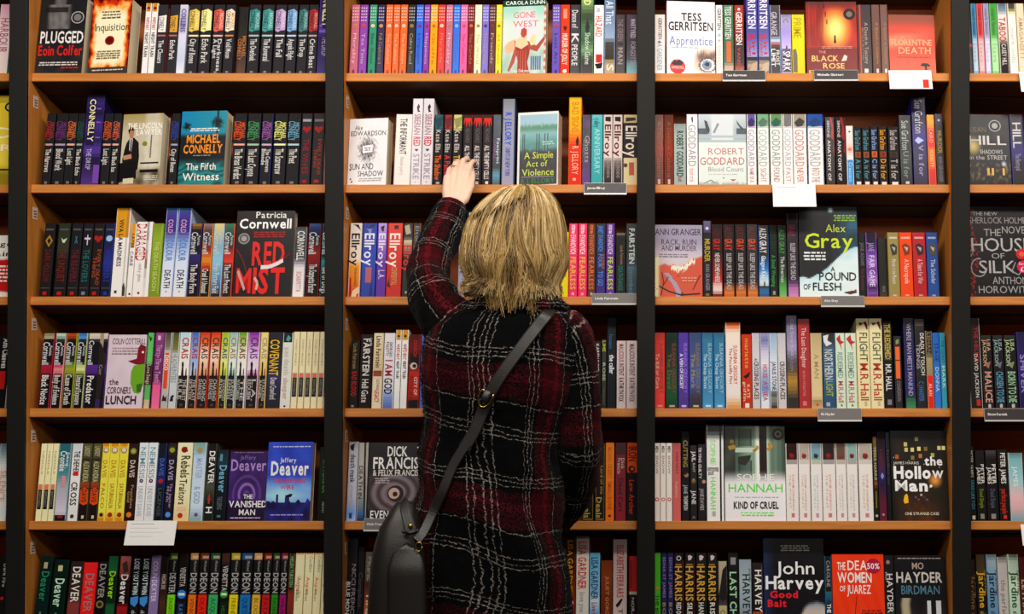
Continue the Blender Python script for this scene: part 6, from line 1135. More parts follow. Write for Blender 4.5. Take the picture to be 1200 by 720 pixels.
S(1195.4, 1208, 389, 'purple paperback at the picture edge', [(0, '302850'), (.5, '44347c'), (1, '302450')], T('SHIVER', .3, .8, '9c90c0', .3, .7))
row(4, 5)
S(1137.5, 1145.2, 523, 'narrow black taller paperback with pale lettering', '24221f', T('PETER JAMES', .06, .42, 'b0aca4', .36, .7), T('DEAD LIKE YOU', .46, .84, '4c8c98', .36, .7), B(.93, .98, 'c0bcb8', .3, .75))
def james(x0, x1, cn, c, yt=528, **kw): S(x0, x1, yt, f'black paperback with white stacked name and {cn} title', [(0, kw.get('top', '302c28')), (.12, '282420'), (1, '24201e')], T('PETER', .2, .48, 'd0ccc8', .54, .86, .03), T('JAMES', .24, .48, 'd0ccc8', .14, .46, .03), T('Dead Simple', .55, .82, c, .38, .66), B(.9, .97, '8c8884', .3, .7))
james(1146, 1157.4, 'lime', '848c3c'); james(1158, 1171.6, 'slate', '5c6478', top='5c5460')
S(1172.4, 1184.4, 527, 'black paperback with white name and red title', '26211f', T('PETER JAMES', .05, .48, 'ccc8c4', .34, .7, .02), T('perfect people', .56, .9, 'c83828', .3, .7, .02), B(.92, .97, 'c8443c', .35, .65))
S(1185, 1202, 531, 'pale teal paperback with pink glow', [(0, '5c8488'), (.1, '84acb0'), (.4, '98bcc0'), (.65, 'd0b0b0'), (.8, 'c8a8ac'), (1, '7ca0a8')], T('JAMES', .2, .5, 'c8d4d4', .3, .6))
row(4, 6)
def jardine(x0, x1, cn, base, c, yt=650): S(x0, x1, yt, f'{cn} paperback with large author name', base, T('Jardine', .22, .68, c, .3, .82, .03), T('QUINTIN', .2, .5, mx(c, '605850', .5), .82, .95), T('skinner', .72, .95, mx(c, '806050', .4), .34, .66))
jardine(1137.5, 1146.4, 'dark plum', [(0, '382c2c'), (.5, '34242c'), (.8, '4c2c3c'), (1, '3c2434')], '8c6c3c', 656)
jardine(1147, 1158.6, 'black and brown', [(0, '4c4034'), (.25, '5c4c34'), (.3, '262220'), (.7, '26221e'), (.75, '2c3c2c'), (1, '243428')], 'c8a42c')
jardine(1159.4, 1171.8, 'grey-blue', [(0, '5c6c74'), (.1, '98a8b0'), (.3, '7c98ac'), (.75, '6c90ac'), (.8, 'a8b4bc'), (1, '8c9ca8')], '24384c')
S(1172.4, 1184.2, 653, 'grey-white paperback with faint grey name', [(0, '6c6864'), (.1, 'b0aca8'), (1, 'b4b0ac')], T('the parfait', .3, .8, '8c8884', .36, .7))
jardine(1185, 1197.6, 'pale mint', [(0, '4c5450'), (.1, 'a8b8ac'), (.3, 'b8c8b8'), (1, 'a8bcac')], '2c5c40')
S(1198, 1208, 653, 'dark red paperback at the picture edge', '5c2c28', T('LETHAL', .3, .8, 'b0a090', .3, .7))

place_rows()

# ------------------------------------------------------------------ shelf labels and cards
def shelf_label(x0, x1, y0, y1, text, label, grey=False):
    Xa, za = unproj(x0, y0, -.006); Xb, zb = unproj(x1, y1, -.006); w, h = Xb - Xa, za - zb
    mb = MB(); bc = '6c6866' if grey else '3a3536'
    mb.box((0, -.0008, -h), (w, .0008, 0), bc)
    put_text(mb, text, lambda a, b: (a, -.0010, b), w * .07, w * (.07 + .035 * len(text)), -h * .58, -h * .36, 'e8e4e0', .02)
    o = mb.build('shelf_label', M['gloss'])
    c = MB(); c.box((-.001, -.0016, -h - .004), (w + .001, .0016, -h + .0005)); c.box((-.001, .0008, -h), (w + .001, .0016, .001)); c.box((0, .0008, .0002), (w, .0035, .0016))
    c.build('clear_holder', M['acrylic'], o)
    o.location = (Xa, -.0065, za); o.rotation_euler = (radians(-14), 0, 0)
    tag(o, label, 'shelf label', 'shelf-edge labels')
def white_card(x0, x1, y0, y1, label, red=False, tilt=-24, n=4, turn=0):
    Xa, za = unproj(x0, y0, -.01); Xb, zb = unproj(x1, y1, -.06); w, h = Xb - Xa, (za - zb) / cos(radians(tilt))
    mb = MB(); mb.box((0, -.0006, -h), (w, .0006, 0), 'f0eeec')
    for k in range(n):
        v = -h * (.12 + .17 * k); mb.face([(w * .08, -.0008, v), (w * (.55 + .3 * ((k * 7) % 3) / 3), -.0008, v), (w * (.55 + .3 * ((k * 7) % 3) / 3), -.0008, v - .0016), (w * .08, -.0008, v - .0016)], 'd0ccc8' if k else '9a9898')
    if red: mb.face([(w * .78, -.0008, -h * .95), (w * .92, -.0008, -h * .95), (w * .92, -.0008, -h * .5), (w * .78, -.0008, -h * .5)], 'd03828')
    o = mb.build('review_card', M['card'])
    c = MB(); c.box((w * .1, .0006, -.004), (w * .9, .0045, .0012)); c.build('holder_clip', M['acrylic'], o)
    o.location = (Xa, -.0095, za); o.rotation_euler = (radians(tilt), 0, radians(turn)); tag(o, label, 'card', 'white cards hung from shelf edges')
M['acrylic'] = newmat('silver_grey_acrylic', .25, 'b8b6b6', 0, .6)[0]
M['card'] = mat_print('glossy_white_card', .22, .6)
shelf_label(847, 896.5, 83, 95, 'Tess Gerritsen', 'dark shelf-edge label under the green and red books of the right top shelf')
shelf_label(954, 1005, 82.5, 94.5, 'Michelle Giuttari', 'dark shelf-edge label under the fiery red cover of a lone figure')
shelf_label(684.8, 734, 215, 227.5, 'James Ellroy', 'dark shelf-edge label under the turquoise and violet books near third black post')
shelf_label(694, 745, 344.6, 356.5, 'Linda Fairstein', 'grey shelf-edge label below the purple book right of the blond hair', True)
shelf_label(962.3, 1012.5, 347.4, 359, 'Alex Gray', 'pale silver shelf-edge label under the night scene cover with snowy slope', True)
shelf_label(958.4, 1009, 479.2, 493, 'Mo Hayder', 'grey shelf-edge label under the steel blue and pale green books', True)
shelf_label(427, 478, 608.4, 621.5, 'Dick Francis', 'grey shelf-edge label half hidden by the black handbag', True)
shelf_label(1153.4, 1204, 479.6, 493, 'Simon Kernick', 'dark shelf-edge label at the right edge under stacked-name black books')
white_card(1041.2, 1095, 82.6, 102.5, 'white card with red square hanging under the coral hammer cover', True)
white_card(905.2, 957.6, 216.4, 241.5, 'white card hanging from second shelf under the white harbour picture books')
white_card(149.5, 201, 610.8, 640.5, 'white card hanging above the dark leaning books in the left bookcase')
white_card(1194, 1246, 84.5, 106, 'white card hanging at the top right corner under white paperbacks')
white_card(1196, 1248, 615, 641, 'white card hanging at the right edge below the pale teal book')

# ------------------------------------------------------------------ the woman
YB = -.5
def cx(px, py, Y=YB): return unproj(px, py, Y)[0]
def cz(py, Y=YB): return unproj(765, py, Y)[1]
def interp(tab, z):
    """tab sorted by falling z; Catmull-Rom over the rows"""
    n = len(tab)
    if z >= tab[0][0]: return tab[0][1:]
    if z <= tab[-1][0]: return tab[-1][1:]
    i = next(k for k in range(n - 1) if tab[k][0] >= z >= tab[k + 1][0])
    t = (tab[i][0] - z) / (tab[i][0] - tab[i + 1][0])
    p = [tab[max(0, min(n - 1, i + k))][1:] for k in (-1, 0, 1, 2)]
    return tuple(.5 * ((2 * b) + (-a + c) * t + (2 * a - 5 * b + 4 * c - d) * t * t + (-a + 3 * b - 3 * c + d) * t ** 3) for a, b, c, d in zip(*p))
RINGS = []
for (py, xl, xr, yc, ry) in ((341, 577, 640, -.485, .06), (350, 566, 648, -.485, .072), (358, 548, 658, -.488, .082), (367, 522, 668, -.49, .092), (380, 504, 680, -.49, .105), (400, 495, 684, -.49, .12), (430, 491, 681, -.49, .13),
                             (460, 493, 672, -.49, .13), (490, 495, 661, -.485, .125), (520, 493, 655, -.485, .128), (560, 488, 655, -.49, .14), (600, 484, 658, -.49, .15), (650, 480, 663, -.49, .155), (720, 476, 668, -.49, .16), (790, 470, 673, -.49, .165)):
    a, b = cx(xl, py), cx(xr, py); RINGS.append((cz(py), (a + b) / 2, (b - a) / 2, yc, ry))
def coat_pt(z, ang, grow=0):
    xc, rx, yc, ry = interp(RINGS, z); e = 2 / 2.35
    c, s = cos(ang), sin(ang)
    return Vector((xc + (rx + grow) * math.copysign(abs(c) ** e, c), yc + (ry + grow) * math.copysign(abs(s) ** e, s), z))
def coat_back(x, z, off=.0):
    xc, rx, yc, ry = interp(RINGS, z); t = min(.98, abs((x - xc) / rx))
    return Vector((x, yc - (ry * (1 - t ** 2.35) ** (1 / 2.35)) - off, z))
def wrinkle(p, amp):
    v = Vector(p)
    return amp * (noise.noise(Vector((v.x * 9, v.y * 9, v.z * 5))) + .55 * noise.noise(Vector((v.x * 22 + v.z * 9, v.y * 20, v.z * 11 - v.x * 6))) + .22 * noise.noise(v * 60))
class UVM(MB):
    def __init__(s): super().__init__(); s.uv = []
    def grid_uv(s, rows, uvs, closed_cap=None):
        n0 = len(s.v); k = len(rows[0])
        for r in rows: s.v += [tuple(p) for p in r]
        for i in range(len(rows) - 1):
            for j in range(k - 1):
                a = n0 + i * k + j
                s.f.append((a, a + 1, a + 1 + k, a + k)); s.c.append((.5, .5, .5)); s.sm.append(True)
                s.uv += [uvs[i][j], uvs[i][j + 1], uvs[i + 1][j + 1], uvs[i + 1][j]]
        for i in range(0, len(rows) - 1):          # loose wool standing off the cloth
            for j in range(k - 1):
                for q in range(FUZZ):
                    u, v = random.random(), random.random()
                    p = Vector(rows[i][j]).lerp(Vector(rows[i][j + 1]), u).lerp(Vector(rows[i + 1][j]).lerp(Vector(rows[i + 1][j + 1]), u), v)
                    nn = (Vector(rows[i][j + 1]) - Vector(rows[i][j])).cross(Vector(rows[i + 1][j]) - Vector(rows[i][j]))
                    if nn.length < 1e-9: continue
                    nn.normalize(); 
                    d = (Vector((random.gauss(0, 1), random.gauss(0, 1), random.gauss(0, 1) - .3)).normalized() * .9 + nn * SIGN * .75).normalized()
                    L = .004 + .006 * random.random(); sd = d.cross(Vector((0, 1, .2))).normalized() * .00045
                    m = len(s.v); s.v += [tuple(p - sd), tuple(p + sd), tuple(p + d * L)]
                    t = (uvs[i][j][0] * (1 - u) + uvs[i][j + 1][0] * u, uvs[i][j][1] * (1 - v) + uvs[i + 1][j][1] * v)
                    s.f.append((m, m + 1, m + 2)); s.c.append((.5, .5, .5)); s.sm.append(False); s.uv += [t, t, t]
    def build_uv(s, name, mat, parent):
        o = s.build(name, mat, parent); me = o.data
        l = me.uv_layers.new(name='cloth'); buf = []
        for a, b in s.uv: buf += [a, b]
        l.data.foreach_set('uv', buf); return o
FUZZ, SIGN = 2, 1

# wool plaid: two woven sets of stripes crossing each other
m, N, L, b = newmat('mohair_plaid', .95, spec=.04)
uvn = add(N, 'ShaderNodeUVMap', uv_map='cloth'); sep = add(N, 'ShaderNodeSeparateXYZ')
wob = add(N, 'ShaderNodeTexNoise'); wob.inputs['Scale'].default_value = 60
wsub = add(N, 'ShaderNodeVectorMath', operation='SUBTRACT'); wsub.inputs[1].default_value = (.5, .5, .5)
wsc = add(N, 'ShaderNodeVectorMath', operation='SCALE'); wsc.inputs['Scale'].default_value = .014
wad = add(N, 'ShaderNodeVectorMath', operation='ADD')
L.new(uvn.outputs['UV'], wob.inputs['Vector']); L.new(wob.outputs['Color'], wsub.inputs[0]); L.new(wsub.outputs[0], wsc.inputs[0]); L.new(wsc.outputs[0], wad.inputs[0]); L.new(uvn.outputs['UV'], wad.inputs[1]); L.new(wad.outputs[0], sep.inputs[0])
BKc, RDk, RBr, WHt = '050506', '34060a', '5c0c16', '7c7670'
def stripes(sock, period, phase, stops):
    d = add(N, 'ShaderNodeMath', operation='MULTIPLY_ADD'); d.inputs[1].default_value = 1 / period; d.inputs[2].default_value = phase + 50
    f = add(N, 'ShaderNodeMath', operation='FRACT'); L.new(sock, d.inputs[0]); L.new(d.outputs[0], f.inputs[0])
    r = ramp(N, stops, 'CONSTANT'); L.new(f.outputs[0], r.inputs['Fac']); return r.outputs['Color']
def wl(*pos):
    out = []
    for p in pos: out += [(p, WHt), (p + .0075, BKc)]
    return out
warp = stripes(sep.outputs['X'], .315, .565, [(0, RDk), (.05, RBr), (.1, RDk), (.15, BKc)] + wl(.17) + [(.19, BKc)] + wl(.44, .475, .52, .56, .6) + wl(.84, .875, .91) + [(.95, RDk)])
weft = stripes(sep.outputs['Y'], .315, .2, [(0, RDk), (.06, '480a12'), (.12, RDk), (.2, BKc)] + wl(.25, .285, .32) + [(.34, BKc)] + wl(.64, .675, .72) + wl(.9) + [(.93, RDk)])
nf = add(N, 'ShaderNodeTexNoise'); nf.inputs['Scale'].default_value = 190; nf.inputs['Detail'].default_value = 3
L.new(uvn.outputs['UV'], nf.inputs['Vector'])
mr = add(N, 'ShaderNodeMapRange'); mr.inputs['From Min'].default_value = .42; mr.inputs['From Max'].default_value = .58; L.new(nf.outputs['Fac'], mr.inputs['Value'])
mixn = add(N, 'ShaderNodeMix', data_type='RGBA'); L.new(mr.outputs['Result'], mixn.inputs['Factor']); L.new(warp, mixn.inputs[6]); L.new(weft, mixn.inputs[7])
L.new(mixn.outputs[2], b.inputs['Base Color'])
bp = add(N, 'ShaderNodeBump'); bp.inputs['Strength'].default_value = .8; bp.inputs['Distance'].default_value = .004; L.new(nf.outputs['Fac'], bp.inputs['Height']); L.new(bp.outputs['Normal'], b.inputs['Normal'])
b.inputs['Sheen Weight'].default_value = .03
M['plaid'] = m
M['skin'] = newmat('fair_skin', .5, 'e6bca4')[0]
M['skin'].node_tree.nodes['Principled BSDF'].inputs['Subsurface Weight'].default_value = .12
M['skin'].node_tree.nodes['Principled BSDF'].inputs['Subsurface Radius'].default_value = (.012, .005, .003)
M['hair'] = mat_print('blond_hair', .36, .45)
m, N, L, b = newmat('black_leather', .42, '1e1b1a')
vo = add(N, 'ShaderNodeTexVoronoi'); vo.inputs['Scale'].default_value = 320
tc = add(N, 'ShaderNodeTexCoord'); L.new(tc.outputs['Object'], vo.inputs['Vector'])
bp = add(N, 'ShaderNodeBump'); bp.inputs['Strength'].default_value = .25; bp.inputs['Distance'].default_value = .001; L.new(vo.outputs['Distance'], bp.inputs['Height']); L.new(bp.outputs['Normal'], b.inputs['Normal'])
M['leather'] = m
M['gold'] = newmat('brass', .28, 'c8a050', 1)[0]
M['denim'] = newmat('black_trouser_cloth', .9, '1a1a1e')[0]

# body: overlapping forms fused into one continuous skin
body = MB()
def limb(pts, rad, n=14): 
    body.tube(pts, rad, n, up=(0, 0, 1) if abs((Vector(pts[-1]) - Vector(pts[0])).normalized().z) < .8 else (0, 1, 0))
    for p, r in ((pts[0], rad[0]), (pts[-1], rad[-1])): body.ball(p, r, 14, 8)
hx, hz = cx(602, 290), cz(292)
HC = Vector((hx, -.475, hz))
body.ball(HC, (.076, .096, .112), 24, 16)                                    # skull
body.ball(HC + Vector((0, .045, -.06)), (.055, .055, .06), 20, 12)           # jaw
body.ball(HC + Vector((0, .1, -.025)), (.013, .02, .022), 12, 8)             # nose
body.ball(HC + Vector((0, .085, -.07)), (.024, .014, .011), 12, 8)           # lips
body.ball(HC + Vector((0, .088, -.1)), (.022, .016, .016), 12, 8)            # chin
for s in (-1, 1):
    body.ball(HC + Vector((s * .03, .086, .012)), (.014, .01, .009), 12, 8)  # eyelids
    body.ball(HC + Vector((s * .03, .086, .028)), (.022, .012, .006), 12, 8) # brow
    body.ball(HC + Vector((s * .077, .0, -.012)), (.01, .02, .032), 12, 8)   # ears
limb([HC + Vector((0, -.01, -.06)), (cx(607, 352), -.485, cz(352)), (cx(605, 385), -.49, cz(385))], [.055, .055, .07])
for py, wd in ((395, .15), (430, .15), (470, .135), (520, .125), (570, .15), (610, .155)):
    xc, rx, yc, ry = interp(RINGS, cz(py)); body.ball((xc, yc, cz(py)), (min(wd, rx - .03), ry - .03, .1), 24, 12)
LS = [P3(545, 392, -.49), P3(511, 350, -.43), P3(505, 318, -.33), P3(514, 285, -.24), P3(526, 262, -.175), P3(533, 243, -.125)]
limb(LS, [.05, .046, .043, .04, .033, .027])
RS = [P3(650, 395, -.49), P3(674, 440, -.49), P3(681, 490, -.49), P3(681, 532, -.47), P3(671, 575, -.39), P3(655, 603, -.31), P3(640, 618, -.25)]
limb(RS, [.05, .046, .042, .042, .038, .034, .026])
def finger(pts, r):
    body.tube(pts, r, 10, up=(1, .1, .1)); [body.ball(p, q * 1.02, 10, 6) for p, q in zip(pts, r)]
def hand(wrist, kn, pip, dip, tip, thumb, r=.0085):
    for k in range(4):
        body.tube([wrist + (kn[k] - kn[1]) * .45, (wrist + (kn[k] - kn[1]) * .7).lerp(kn[k], .55), kn[k]], [.0165, .0145, .0115], 12, up=(1, .1, .1))
        body.ball(kn[k], .0115, 12, 8); body.ball((wrist + (kn[k] - kn[1]) * .55).lerp(kn[k], .3), .0165, 12, 8)
        q = (1, 1.05, 1.0, .86)[k] if len(kn) == 4 else 1
        finger([kn[k], pip[k], dip[k], tip[k]], [r * 1.16 * q, r * 1.02 * q, r * .9 * q, r * .74 * q])
    finger(thumb, [.0145, .0115, .0098, .008])
# left hand: index ... little finger, resting its fingertips on the spines of the second shelf
W_ = P3(534, 240, -.118)
kn = [P3(547.5, 204, -.07), P3(539.5, 200.5, -.068), P3(531.5, 203, -.07), P3(524, 208.5, -.076)]
pip = [P3(551.5, 192.5, -.038), P3(542.5, 188.5, -.034), P3(533.5, 191.5, -.036), P3(526.5, 198.5, -.046)]
dip = [P3(554.5, 189, -.016), P3(546.5, 186.3, -.012), P3(537, 189.5, -.014), P3(529.5, 195.8, -.024)]
tip = [P3(557.5, 190, .004), P3(549.5, 188, .006), P3(540, 190.5, .004), P3(532.5, 196.5, -.004)]
hand(W_, kn, pip, dip, tip, [P3(544, 234, -.11), P3(551.5, 219, -.088), P3(553.5, 206, -.058), P3(553, 199, -.03)])
ring_at = (kn[2].lerp(pip[2], .5), (pip[2] - kn[2]).normalized())
W2 = RS[-1] + (RS[-1] - RS[-2]).normalized() * .012
d0 = (RS[-1] - RS[-2]).normalized(); sd = d0.cross(Vector((0, 0, 1))).normalized(); dn = Vector((0, 0, -1))
kn2 = [W2 + d0 * .075 + dn * (-.026 + .018 * k) * 1.0 + sd * .006 for k in range(4)]
pip2 = [p + d0 * .022 - sd * .03 for p in kn2]; dip2 = [p - sd * .018 - d0 * .012 for p in pip2]; tip2 = [p - d0 * .02 - sd * .002 for p in dip2]
hand(W2, kn2, pip2, dip2, tip2, [W2 + d0 * .02 - dn * .012, W2 + d0 * .05 - dn * .034 - sd * .012, W2 + d0 * .075 - dn * .036 - sd * .03, W2 + d0 * .09 - dn * .03 - sd * .04])
FEET = ((-.515, -.46), (-.345, -.5))
HIPZ = .9
for fx, fy in FEET:
    limb([(fx * .55 - .43 * .45, -.49, HIPZ), (fx, -.485, .5), (fx, fy - .02, .1)], [.085, .055, .038])
    body.tube([(fx, fy - .06, .06), (fx, fy + .02, .06), (fx, fy + .14, .045)], [.032, .036, .026], 12, up=(0, 0, 1))
person = body.build('person', M['skin'])
rm = person.modifiers.new('fuse', 'REMESH'); rm.mode = 'VOXEL'; rm.voxel_size = .0034; rm.use_smooth_shade = True
smo = person.modifiers.new('soften', 'SMOOTH'); smo.factor = .5; smo.iterations = 3
bpy.context.view_layer.update()
dg = bpy.context.evaluated_depsgraph_get()
fused = bpy.data.meshes.new_from_object(person.evaluated_get(dg))
person.modifiers.clear(); old = person.data; person.data = fused; bpy.data.meshes.remove(old)
fused.name = 'person'
if not fused.materials: fused.materials.append(M['skin'])
fused.polygons.foreach_set('use_smooth', [True] * len(fused.polygons))
tag(person, 'blond woman in red and black plaid coat seen from behind, reaching up', 'person')

# coat
FUZZ = 2
co = UVM(); rows, uvs = [], []; zt, zbm = RINGS[0][0], RINGS[-1][0]; NZ, NA = 150, 132
for i in range(NZ + 1):
    z = zt + (zbm - zt) * i / NZ; r_, u_ = [], []
    for j in range(NA + 1):
        ang = pi / 2 + 2 * pi * j / NA
        p = coat_pt(z, ang); c = Vector((interp(RINGS, z)[0], interp(RINGS, z)[2], z)); nn = (p - c); nn.z = 0; nn.normalize()
        x_ = p.x - c.x
        p = p + nn * (wrinkle((p.x, p.y, p.z), .011) + .008 * sin(p.x * 26 + p.z * 15 + 2 * sin(p.z * 7)) * sst(cz(430), cz(560), z))
        r_.append(p); t = sst(cz(400), cz(650), z) if False else max(0, min(1, (cz(380) - z) / (cz(640) - cz(380)) * -1 if False else (cz(380) - z) / (cz(380) - cz(640))))
        u_.append(((j / NA - .5) * 1.12 + .02 * sin(z * 6) + .022 * noise.noise(Vector((x_ * 5, z * 5, 3))), .022 * noise.noise(Vector((x_ * 6, z * 4, 9))) + z + (.10 + .09 * t) * x_ - .05 * x_ * x_ * (1 - t)))
    rows.append(r_); uvs.append(u_)
SIGN = -1
co.grid_uv(rows, uvs)
coat = co.build_uv('coat', M['plaid'], person)
def sleeve(path, rad, name, phase):
    pts = [Vector(p) for p in path]; dense, rr = [], []
    n = len(pts)
    for i in range(n - 1):
        p = [pts[max(0, min(n - 1, i + k))] for k in (-1, 0, 1, 2)]; q = [rad[max(0, min(n - 1, i + k))] for k in (-1, 0, 1, 2)]
        for k in range(14):
            t = k / 14
            f = lambda a, b, c, d: .5 * ((2 * b) + (-a + c) * t + (2 * a - 5 * b + 4 * c - d) * t * t + (-a + 3 * b - 3 * c + d) * t ** 3)
            dense.append(Vector([f(*[w[ax] for w in p]) for ax in range(3)])); rr.append(f(*q))
    dense.append(pts[-1]); rr.append(rad[-1])
    sv = UVM(); rows, uvs, s_ = [], [], 0; na = 54; prev = None
    for i, p in enumerate(dense):
        t = (dense[min(i + 1, len(dense) - 1)] - dense[max(i - 1, 0)]).normalized()
        if prev is None: a = t.cross(Vector((0, 1, 0))).normalized()
        else: a = (prev - t * prev.dot(t)).normalized()
        prev = a; b_ = a.cross(t).normalized()
        if i: s_ += (p - dense[i - 1]).length
        r_, u_ = [], []
        for j in range(na + 1):
            an = 2 * pi * j / na; d = a * cos(an) + b_ * sin(an); q = p + d * rr[i]
            q = p + d * (rr[i] + wrinkle(q, .013)); r_.append(q); u_.append((phase + j / na * .38, s_ + .3))
        rows.append(r_); uvs.append(u_)
    # turned-in cuff
    for f in (.93, .8):
        rows.append([dense[-1] + (q - dense[-1]) * f - t * .012 * (1 - f) * 8 for q in rows[len(dense) - 1]]); uvs.append(uvs[-1])
    sv.grid_uv(rows, uvs); return sv.build_uv(name, M['plaid'], coat)
SIGN = 1
sleeve([P3(548, 396, -.49), P3(522, 375, -.475), P3(508, 350, -.43), P3(504, 318, -.33), P3(514, 285, -.24), P3(525, 262, -.175), P3(531, 244, -.135)], [.075, .074, .064, .06, .056, .05, .042], 'sleeve', -.093)
sleeve([P3(640, 392, -.49), P3(664, 398, -.49), P3(676, 440, -.49), P3(681, 490, -.49), P3(682, 532, -.475), P3(671, 578, -.39), P3(655, 605, -.31), P3(643, 617, -.265)], [.066, .07, .06, .057, .058, .055, .046, .04], 'sleeve', .11)
cl = UVM(); rows, uvs = [], []
for i in range(13):
    t = i / 12; r_, u_ = [], []
    for j in range(73):
        an = pi / 2 + 2 * pi * j / 72; z = cz(364) + (cz(336) - cz(364)) * t
        g = .012 + .008 * sin(t * pi)
        p = coat_pt(max(min(z, RINGS[0][0]), RINGS[-1][0]), an, g * (1 if t > .1 else .3)); p.z = z + .018 * sin(an + pi) * 0
        p += Vector((0, 0, wrinkle(p, .006))); r_.append(p); u_.append((j / 72 * .8, t * .08 + .95))
    rows.append(r_); uvs.append(u_)
SIGN = 1
cl.grid_uv(rows, uvs); cl.build_uv('collar', M['plaid'], coat)

# hair: locks of separate strands over a close cap
hm = MB(); HX, HY = hx, -.485
HZ = cz(292)
A_, B_, T_ = .131, .122, .155
def hair_pt(th, ph, k, flip, L):
    """th: angle from crown, then length below the equator"""
    if th <= pi / 2:
        c, s = cos(th), sin(th)
        e = s ** .9
        return Vector((HX + A_ * k * e * cos(ph) + .03 * c * c, HY + B_ * k * e * sin(ph) - .03 * c * c, HZ + T_ * k * c))
    d = (th - pi / 2) / (pi / 2); q = d * L
    rad = k * (1.0 + .035 * sin(d * 4.4) - .24 * sst(.15, 1, d) * min(1, L / .12) + flip * 1.5 * sst(.55, 1.05, d))
    return Vector((HX + A_ * rad * cos(ph), HY + B_ * (rad + .13 * sst(.15, 1, d) * min(1, L / .12)) * sin(ph), HZ - q + flip * .1 * sst(.75, 1.02, d)))
rr = random.Random(3); shades = ['42301a', '64492a', '8e7042', 'b29058', 'ccab70', 'e6ca94', '70542e', 'a4834c', 'c2a066']
cap_rows = []
for i in range(15):
    th = .02 + (pi / 2 + .75 - .02) * i / 14
    cap_rows.append([hair_pt(th, 2 * pi * j / 40, (.93 if i < 11 else .9), 0, .12) for j in range(40)])
hm.grid(cap_rows, '5c4628', True, True)
def strand(ph0, th0, k0, L, flip, dph, col, r, wave):
    pts = []; n = 15
    th1 = pi
    for i in range(n):
        t = i / (n - 1); th = th0 + (th1 - th0) * t
        ph = ph0 + dph * sst(.15, 1, t) + wave[0] * sin(wave[1] + t * 7) * t
        pts.append(hair_pt(th, ph, k0 + .012 * sin(wave[1] * 3 + t * 5), flip, L))
    hm.tube(pts, [r * (1 - .55 * (i / (n - 1)) ** 3) for i in range(n)], 3, col, cap=False)
for c_ in range(430):
    ph = rr.random() * 2 * pi
    front = abs(((ph - pi / 2 + pi) % (2 * pi)) - pi)
    th0 = .02 + 1.15 * rr.random() ** 2.6; kb = 1.0 + .05 * rr.random()
    side = cos(ph)
    L = (.132 + .026 * rr.random() if rr.random() < .6 else .07 + .06 * rr.random()) + (.01 if abs(side) < .5 else -.008)
    L -= (.02 if side < 0 else .014) * abs(side) ** 1.5
    if front < .8: L = .012; th0 *= .4
    flip = (.02 + .13 * rr.random()) * (1 if abs(side) > .45 else .3) + (.05 * rr.random() if side < -.4 else 0)
    flip = .01 if L < .1 else flip * .8 + (.05 + .05 * rr.random()) * max(0, -side) + .02 * max(0, side)
    base = rr.choice(shades); dp = rr.gauss(0, .2); wv = (.05 + .09 * rr.random(), rr.random() * 6)
    for s_ in range(14):
        col = mx(base, rr.choice(shades), .35 * rr.random())
        strand(ph + rr.gauss(0, .045), max(.03, th0 + rr.gauss(0, .08)), kb + .014 * rr.gauss(0, 1), L + .008 * rr.gauss(0, 1), flip + .008 * rr.gauss(0, 1), dp + .02 * rr.gauss(0, 1), col, .0011 + .0005 * rr.random(), wv)
for c_ in range(34):     # flipped-out ends
    left = c_ < 20
    ph = -pi / 2 + (-1 if left else 1) * (.5 + 1.2 * rr.random()); base = rr.choice(shades[2:]); wv = (.04, rr.random() * 6)
    L = (.115 + .025 * rr.random()) if left else (.12 + .025 * rr.random()); fl0 = (.15 + .08 * rr.random()) * (1 if left else .6); k1 = 1.02 + .05 * rr.random(); t1 = .05 + .5 * rr.random(); dp = rr.gauss(0, .12)
    for s_ in range(16):
        strand(ph + rr.gauss(0, .035), t1, k1 + .008 * rr.gauss(0, 1), L + .004 * rr.gauss(0, 1), fl0 + .006 * rr.gauss(0, 1), dp, mx(base, rr.choice(shades), .3 * rr.random()), .0012, wv)
for s_ in range(60):     # stray hairs
    ph = -pi * rr.random()
    strand(ph, .2 + rr.random(), 1.06 + .03 * rr.random(), .13 + .02 * rr.random(), .1 * rr.random(), rr.gauss(0, .2), 'b09858', .0004, (.06, rr.random() * 6))
hm.build('hair', M['hair'], person)
# ring on the reaching hand
rg = MB(); c0, ax = ring_at; u1 = ax.cross(Vector((0, 0, 1))).normalized(); u2 = ax.cross(u1).normalized()
rg.tube([c0 + (u1 * cos(t * pi / 10) + u2 * sin(t * pi / 10)) * .0102 for t in range(21)], .0011, 6)
rg.ball(c0 + Vector((0, -.0105, .002)), .0028, 8, 6)
rg.build('finger_ring', M['gold'], person)
# trousers and boots (below the picture)
tr = MB()
for fx, fy in FEET:
    tr.tube([(fx * .55 - .43 * .45, -.49, .9), (fx * .8 - .43 * .2, -.49, .68), (fx, -.485, .48), (fx, fy - .02, .16)], [.11, .092, .072, .055], 18, up=(0, 1, 0))
tr.ball((-.43, -.49, .9), (.16, .11, .13), 20, 10)
tr.build('trousers', M['denim'], person)
for fx, fy in FEET:
    bt = MB()
    bt.tube([(fx, fy - .02, .3), (fx, fy - .02, .18), (fx, fy - .015, .1), (fx, fy - .01, .06)], [.062, .058, .052, .05], 18, up=(0, 1, 0))
    bt.tube([(fx, fy - .075, .04), (fx, fy - .03, .05), (fx, fy + .06, .05), (fx, fy + .14, .036), (fx, fy + .19, .028)], [.03, .043, .044, .037, .016], 18, up=(0, 0, 1))
    bt.box((fx - .04, fy - .08, 0), (fx + .04, fy - .02, .02)); bt.box((fx - .042, fy - .02, 0), (fx + .042, fy + .18, .012))
    bt.build('boot', M['leather'], person)

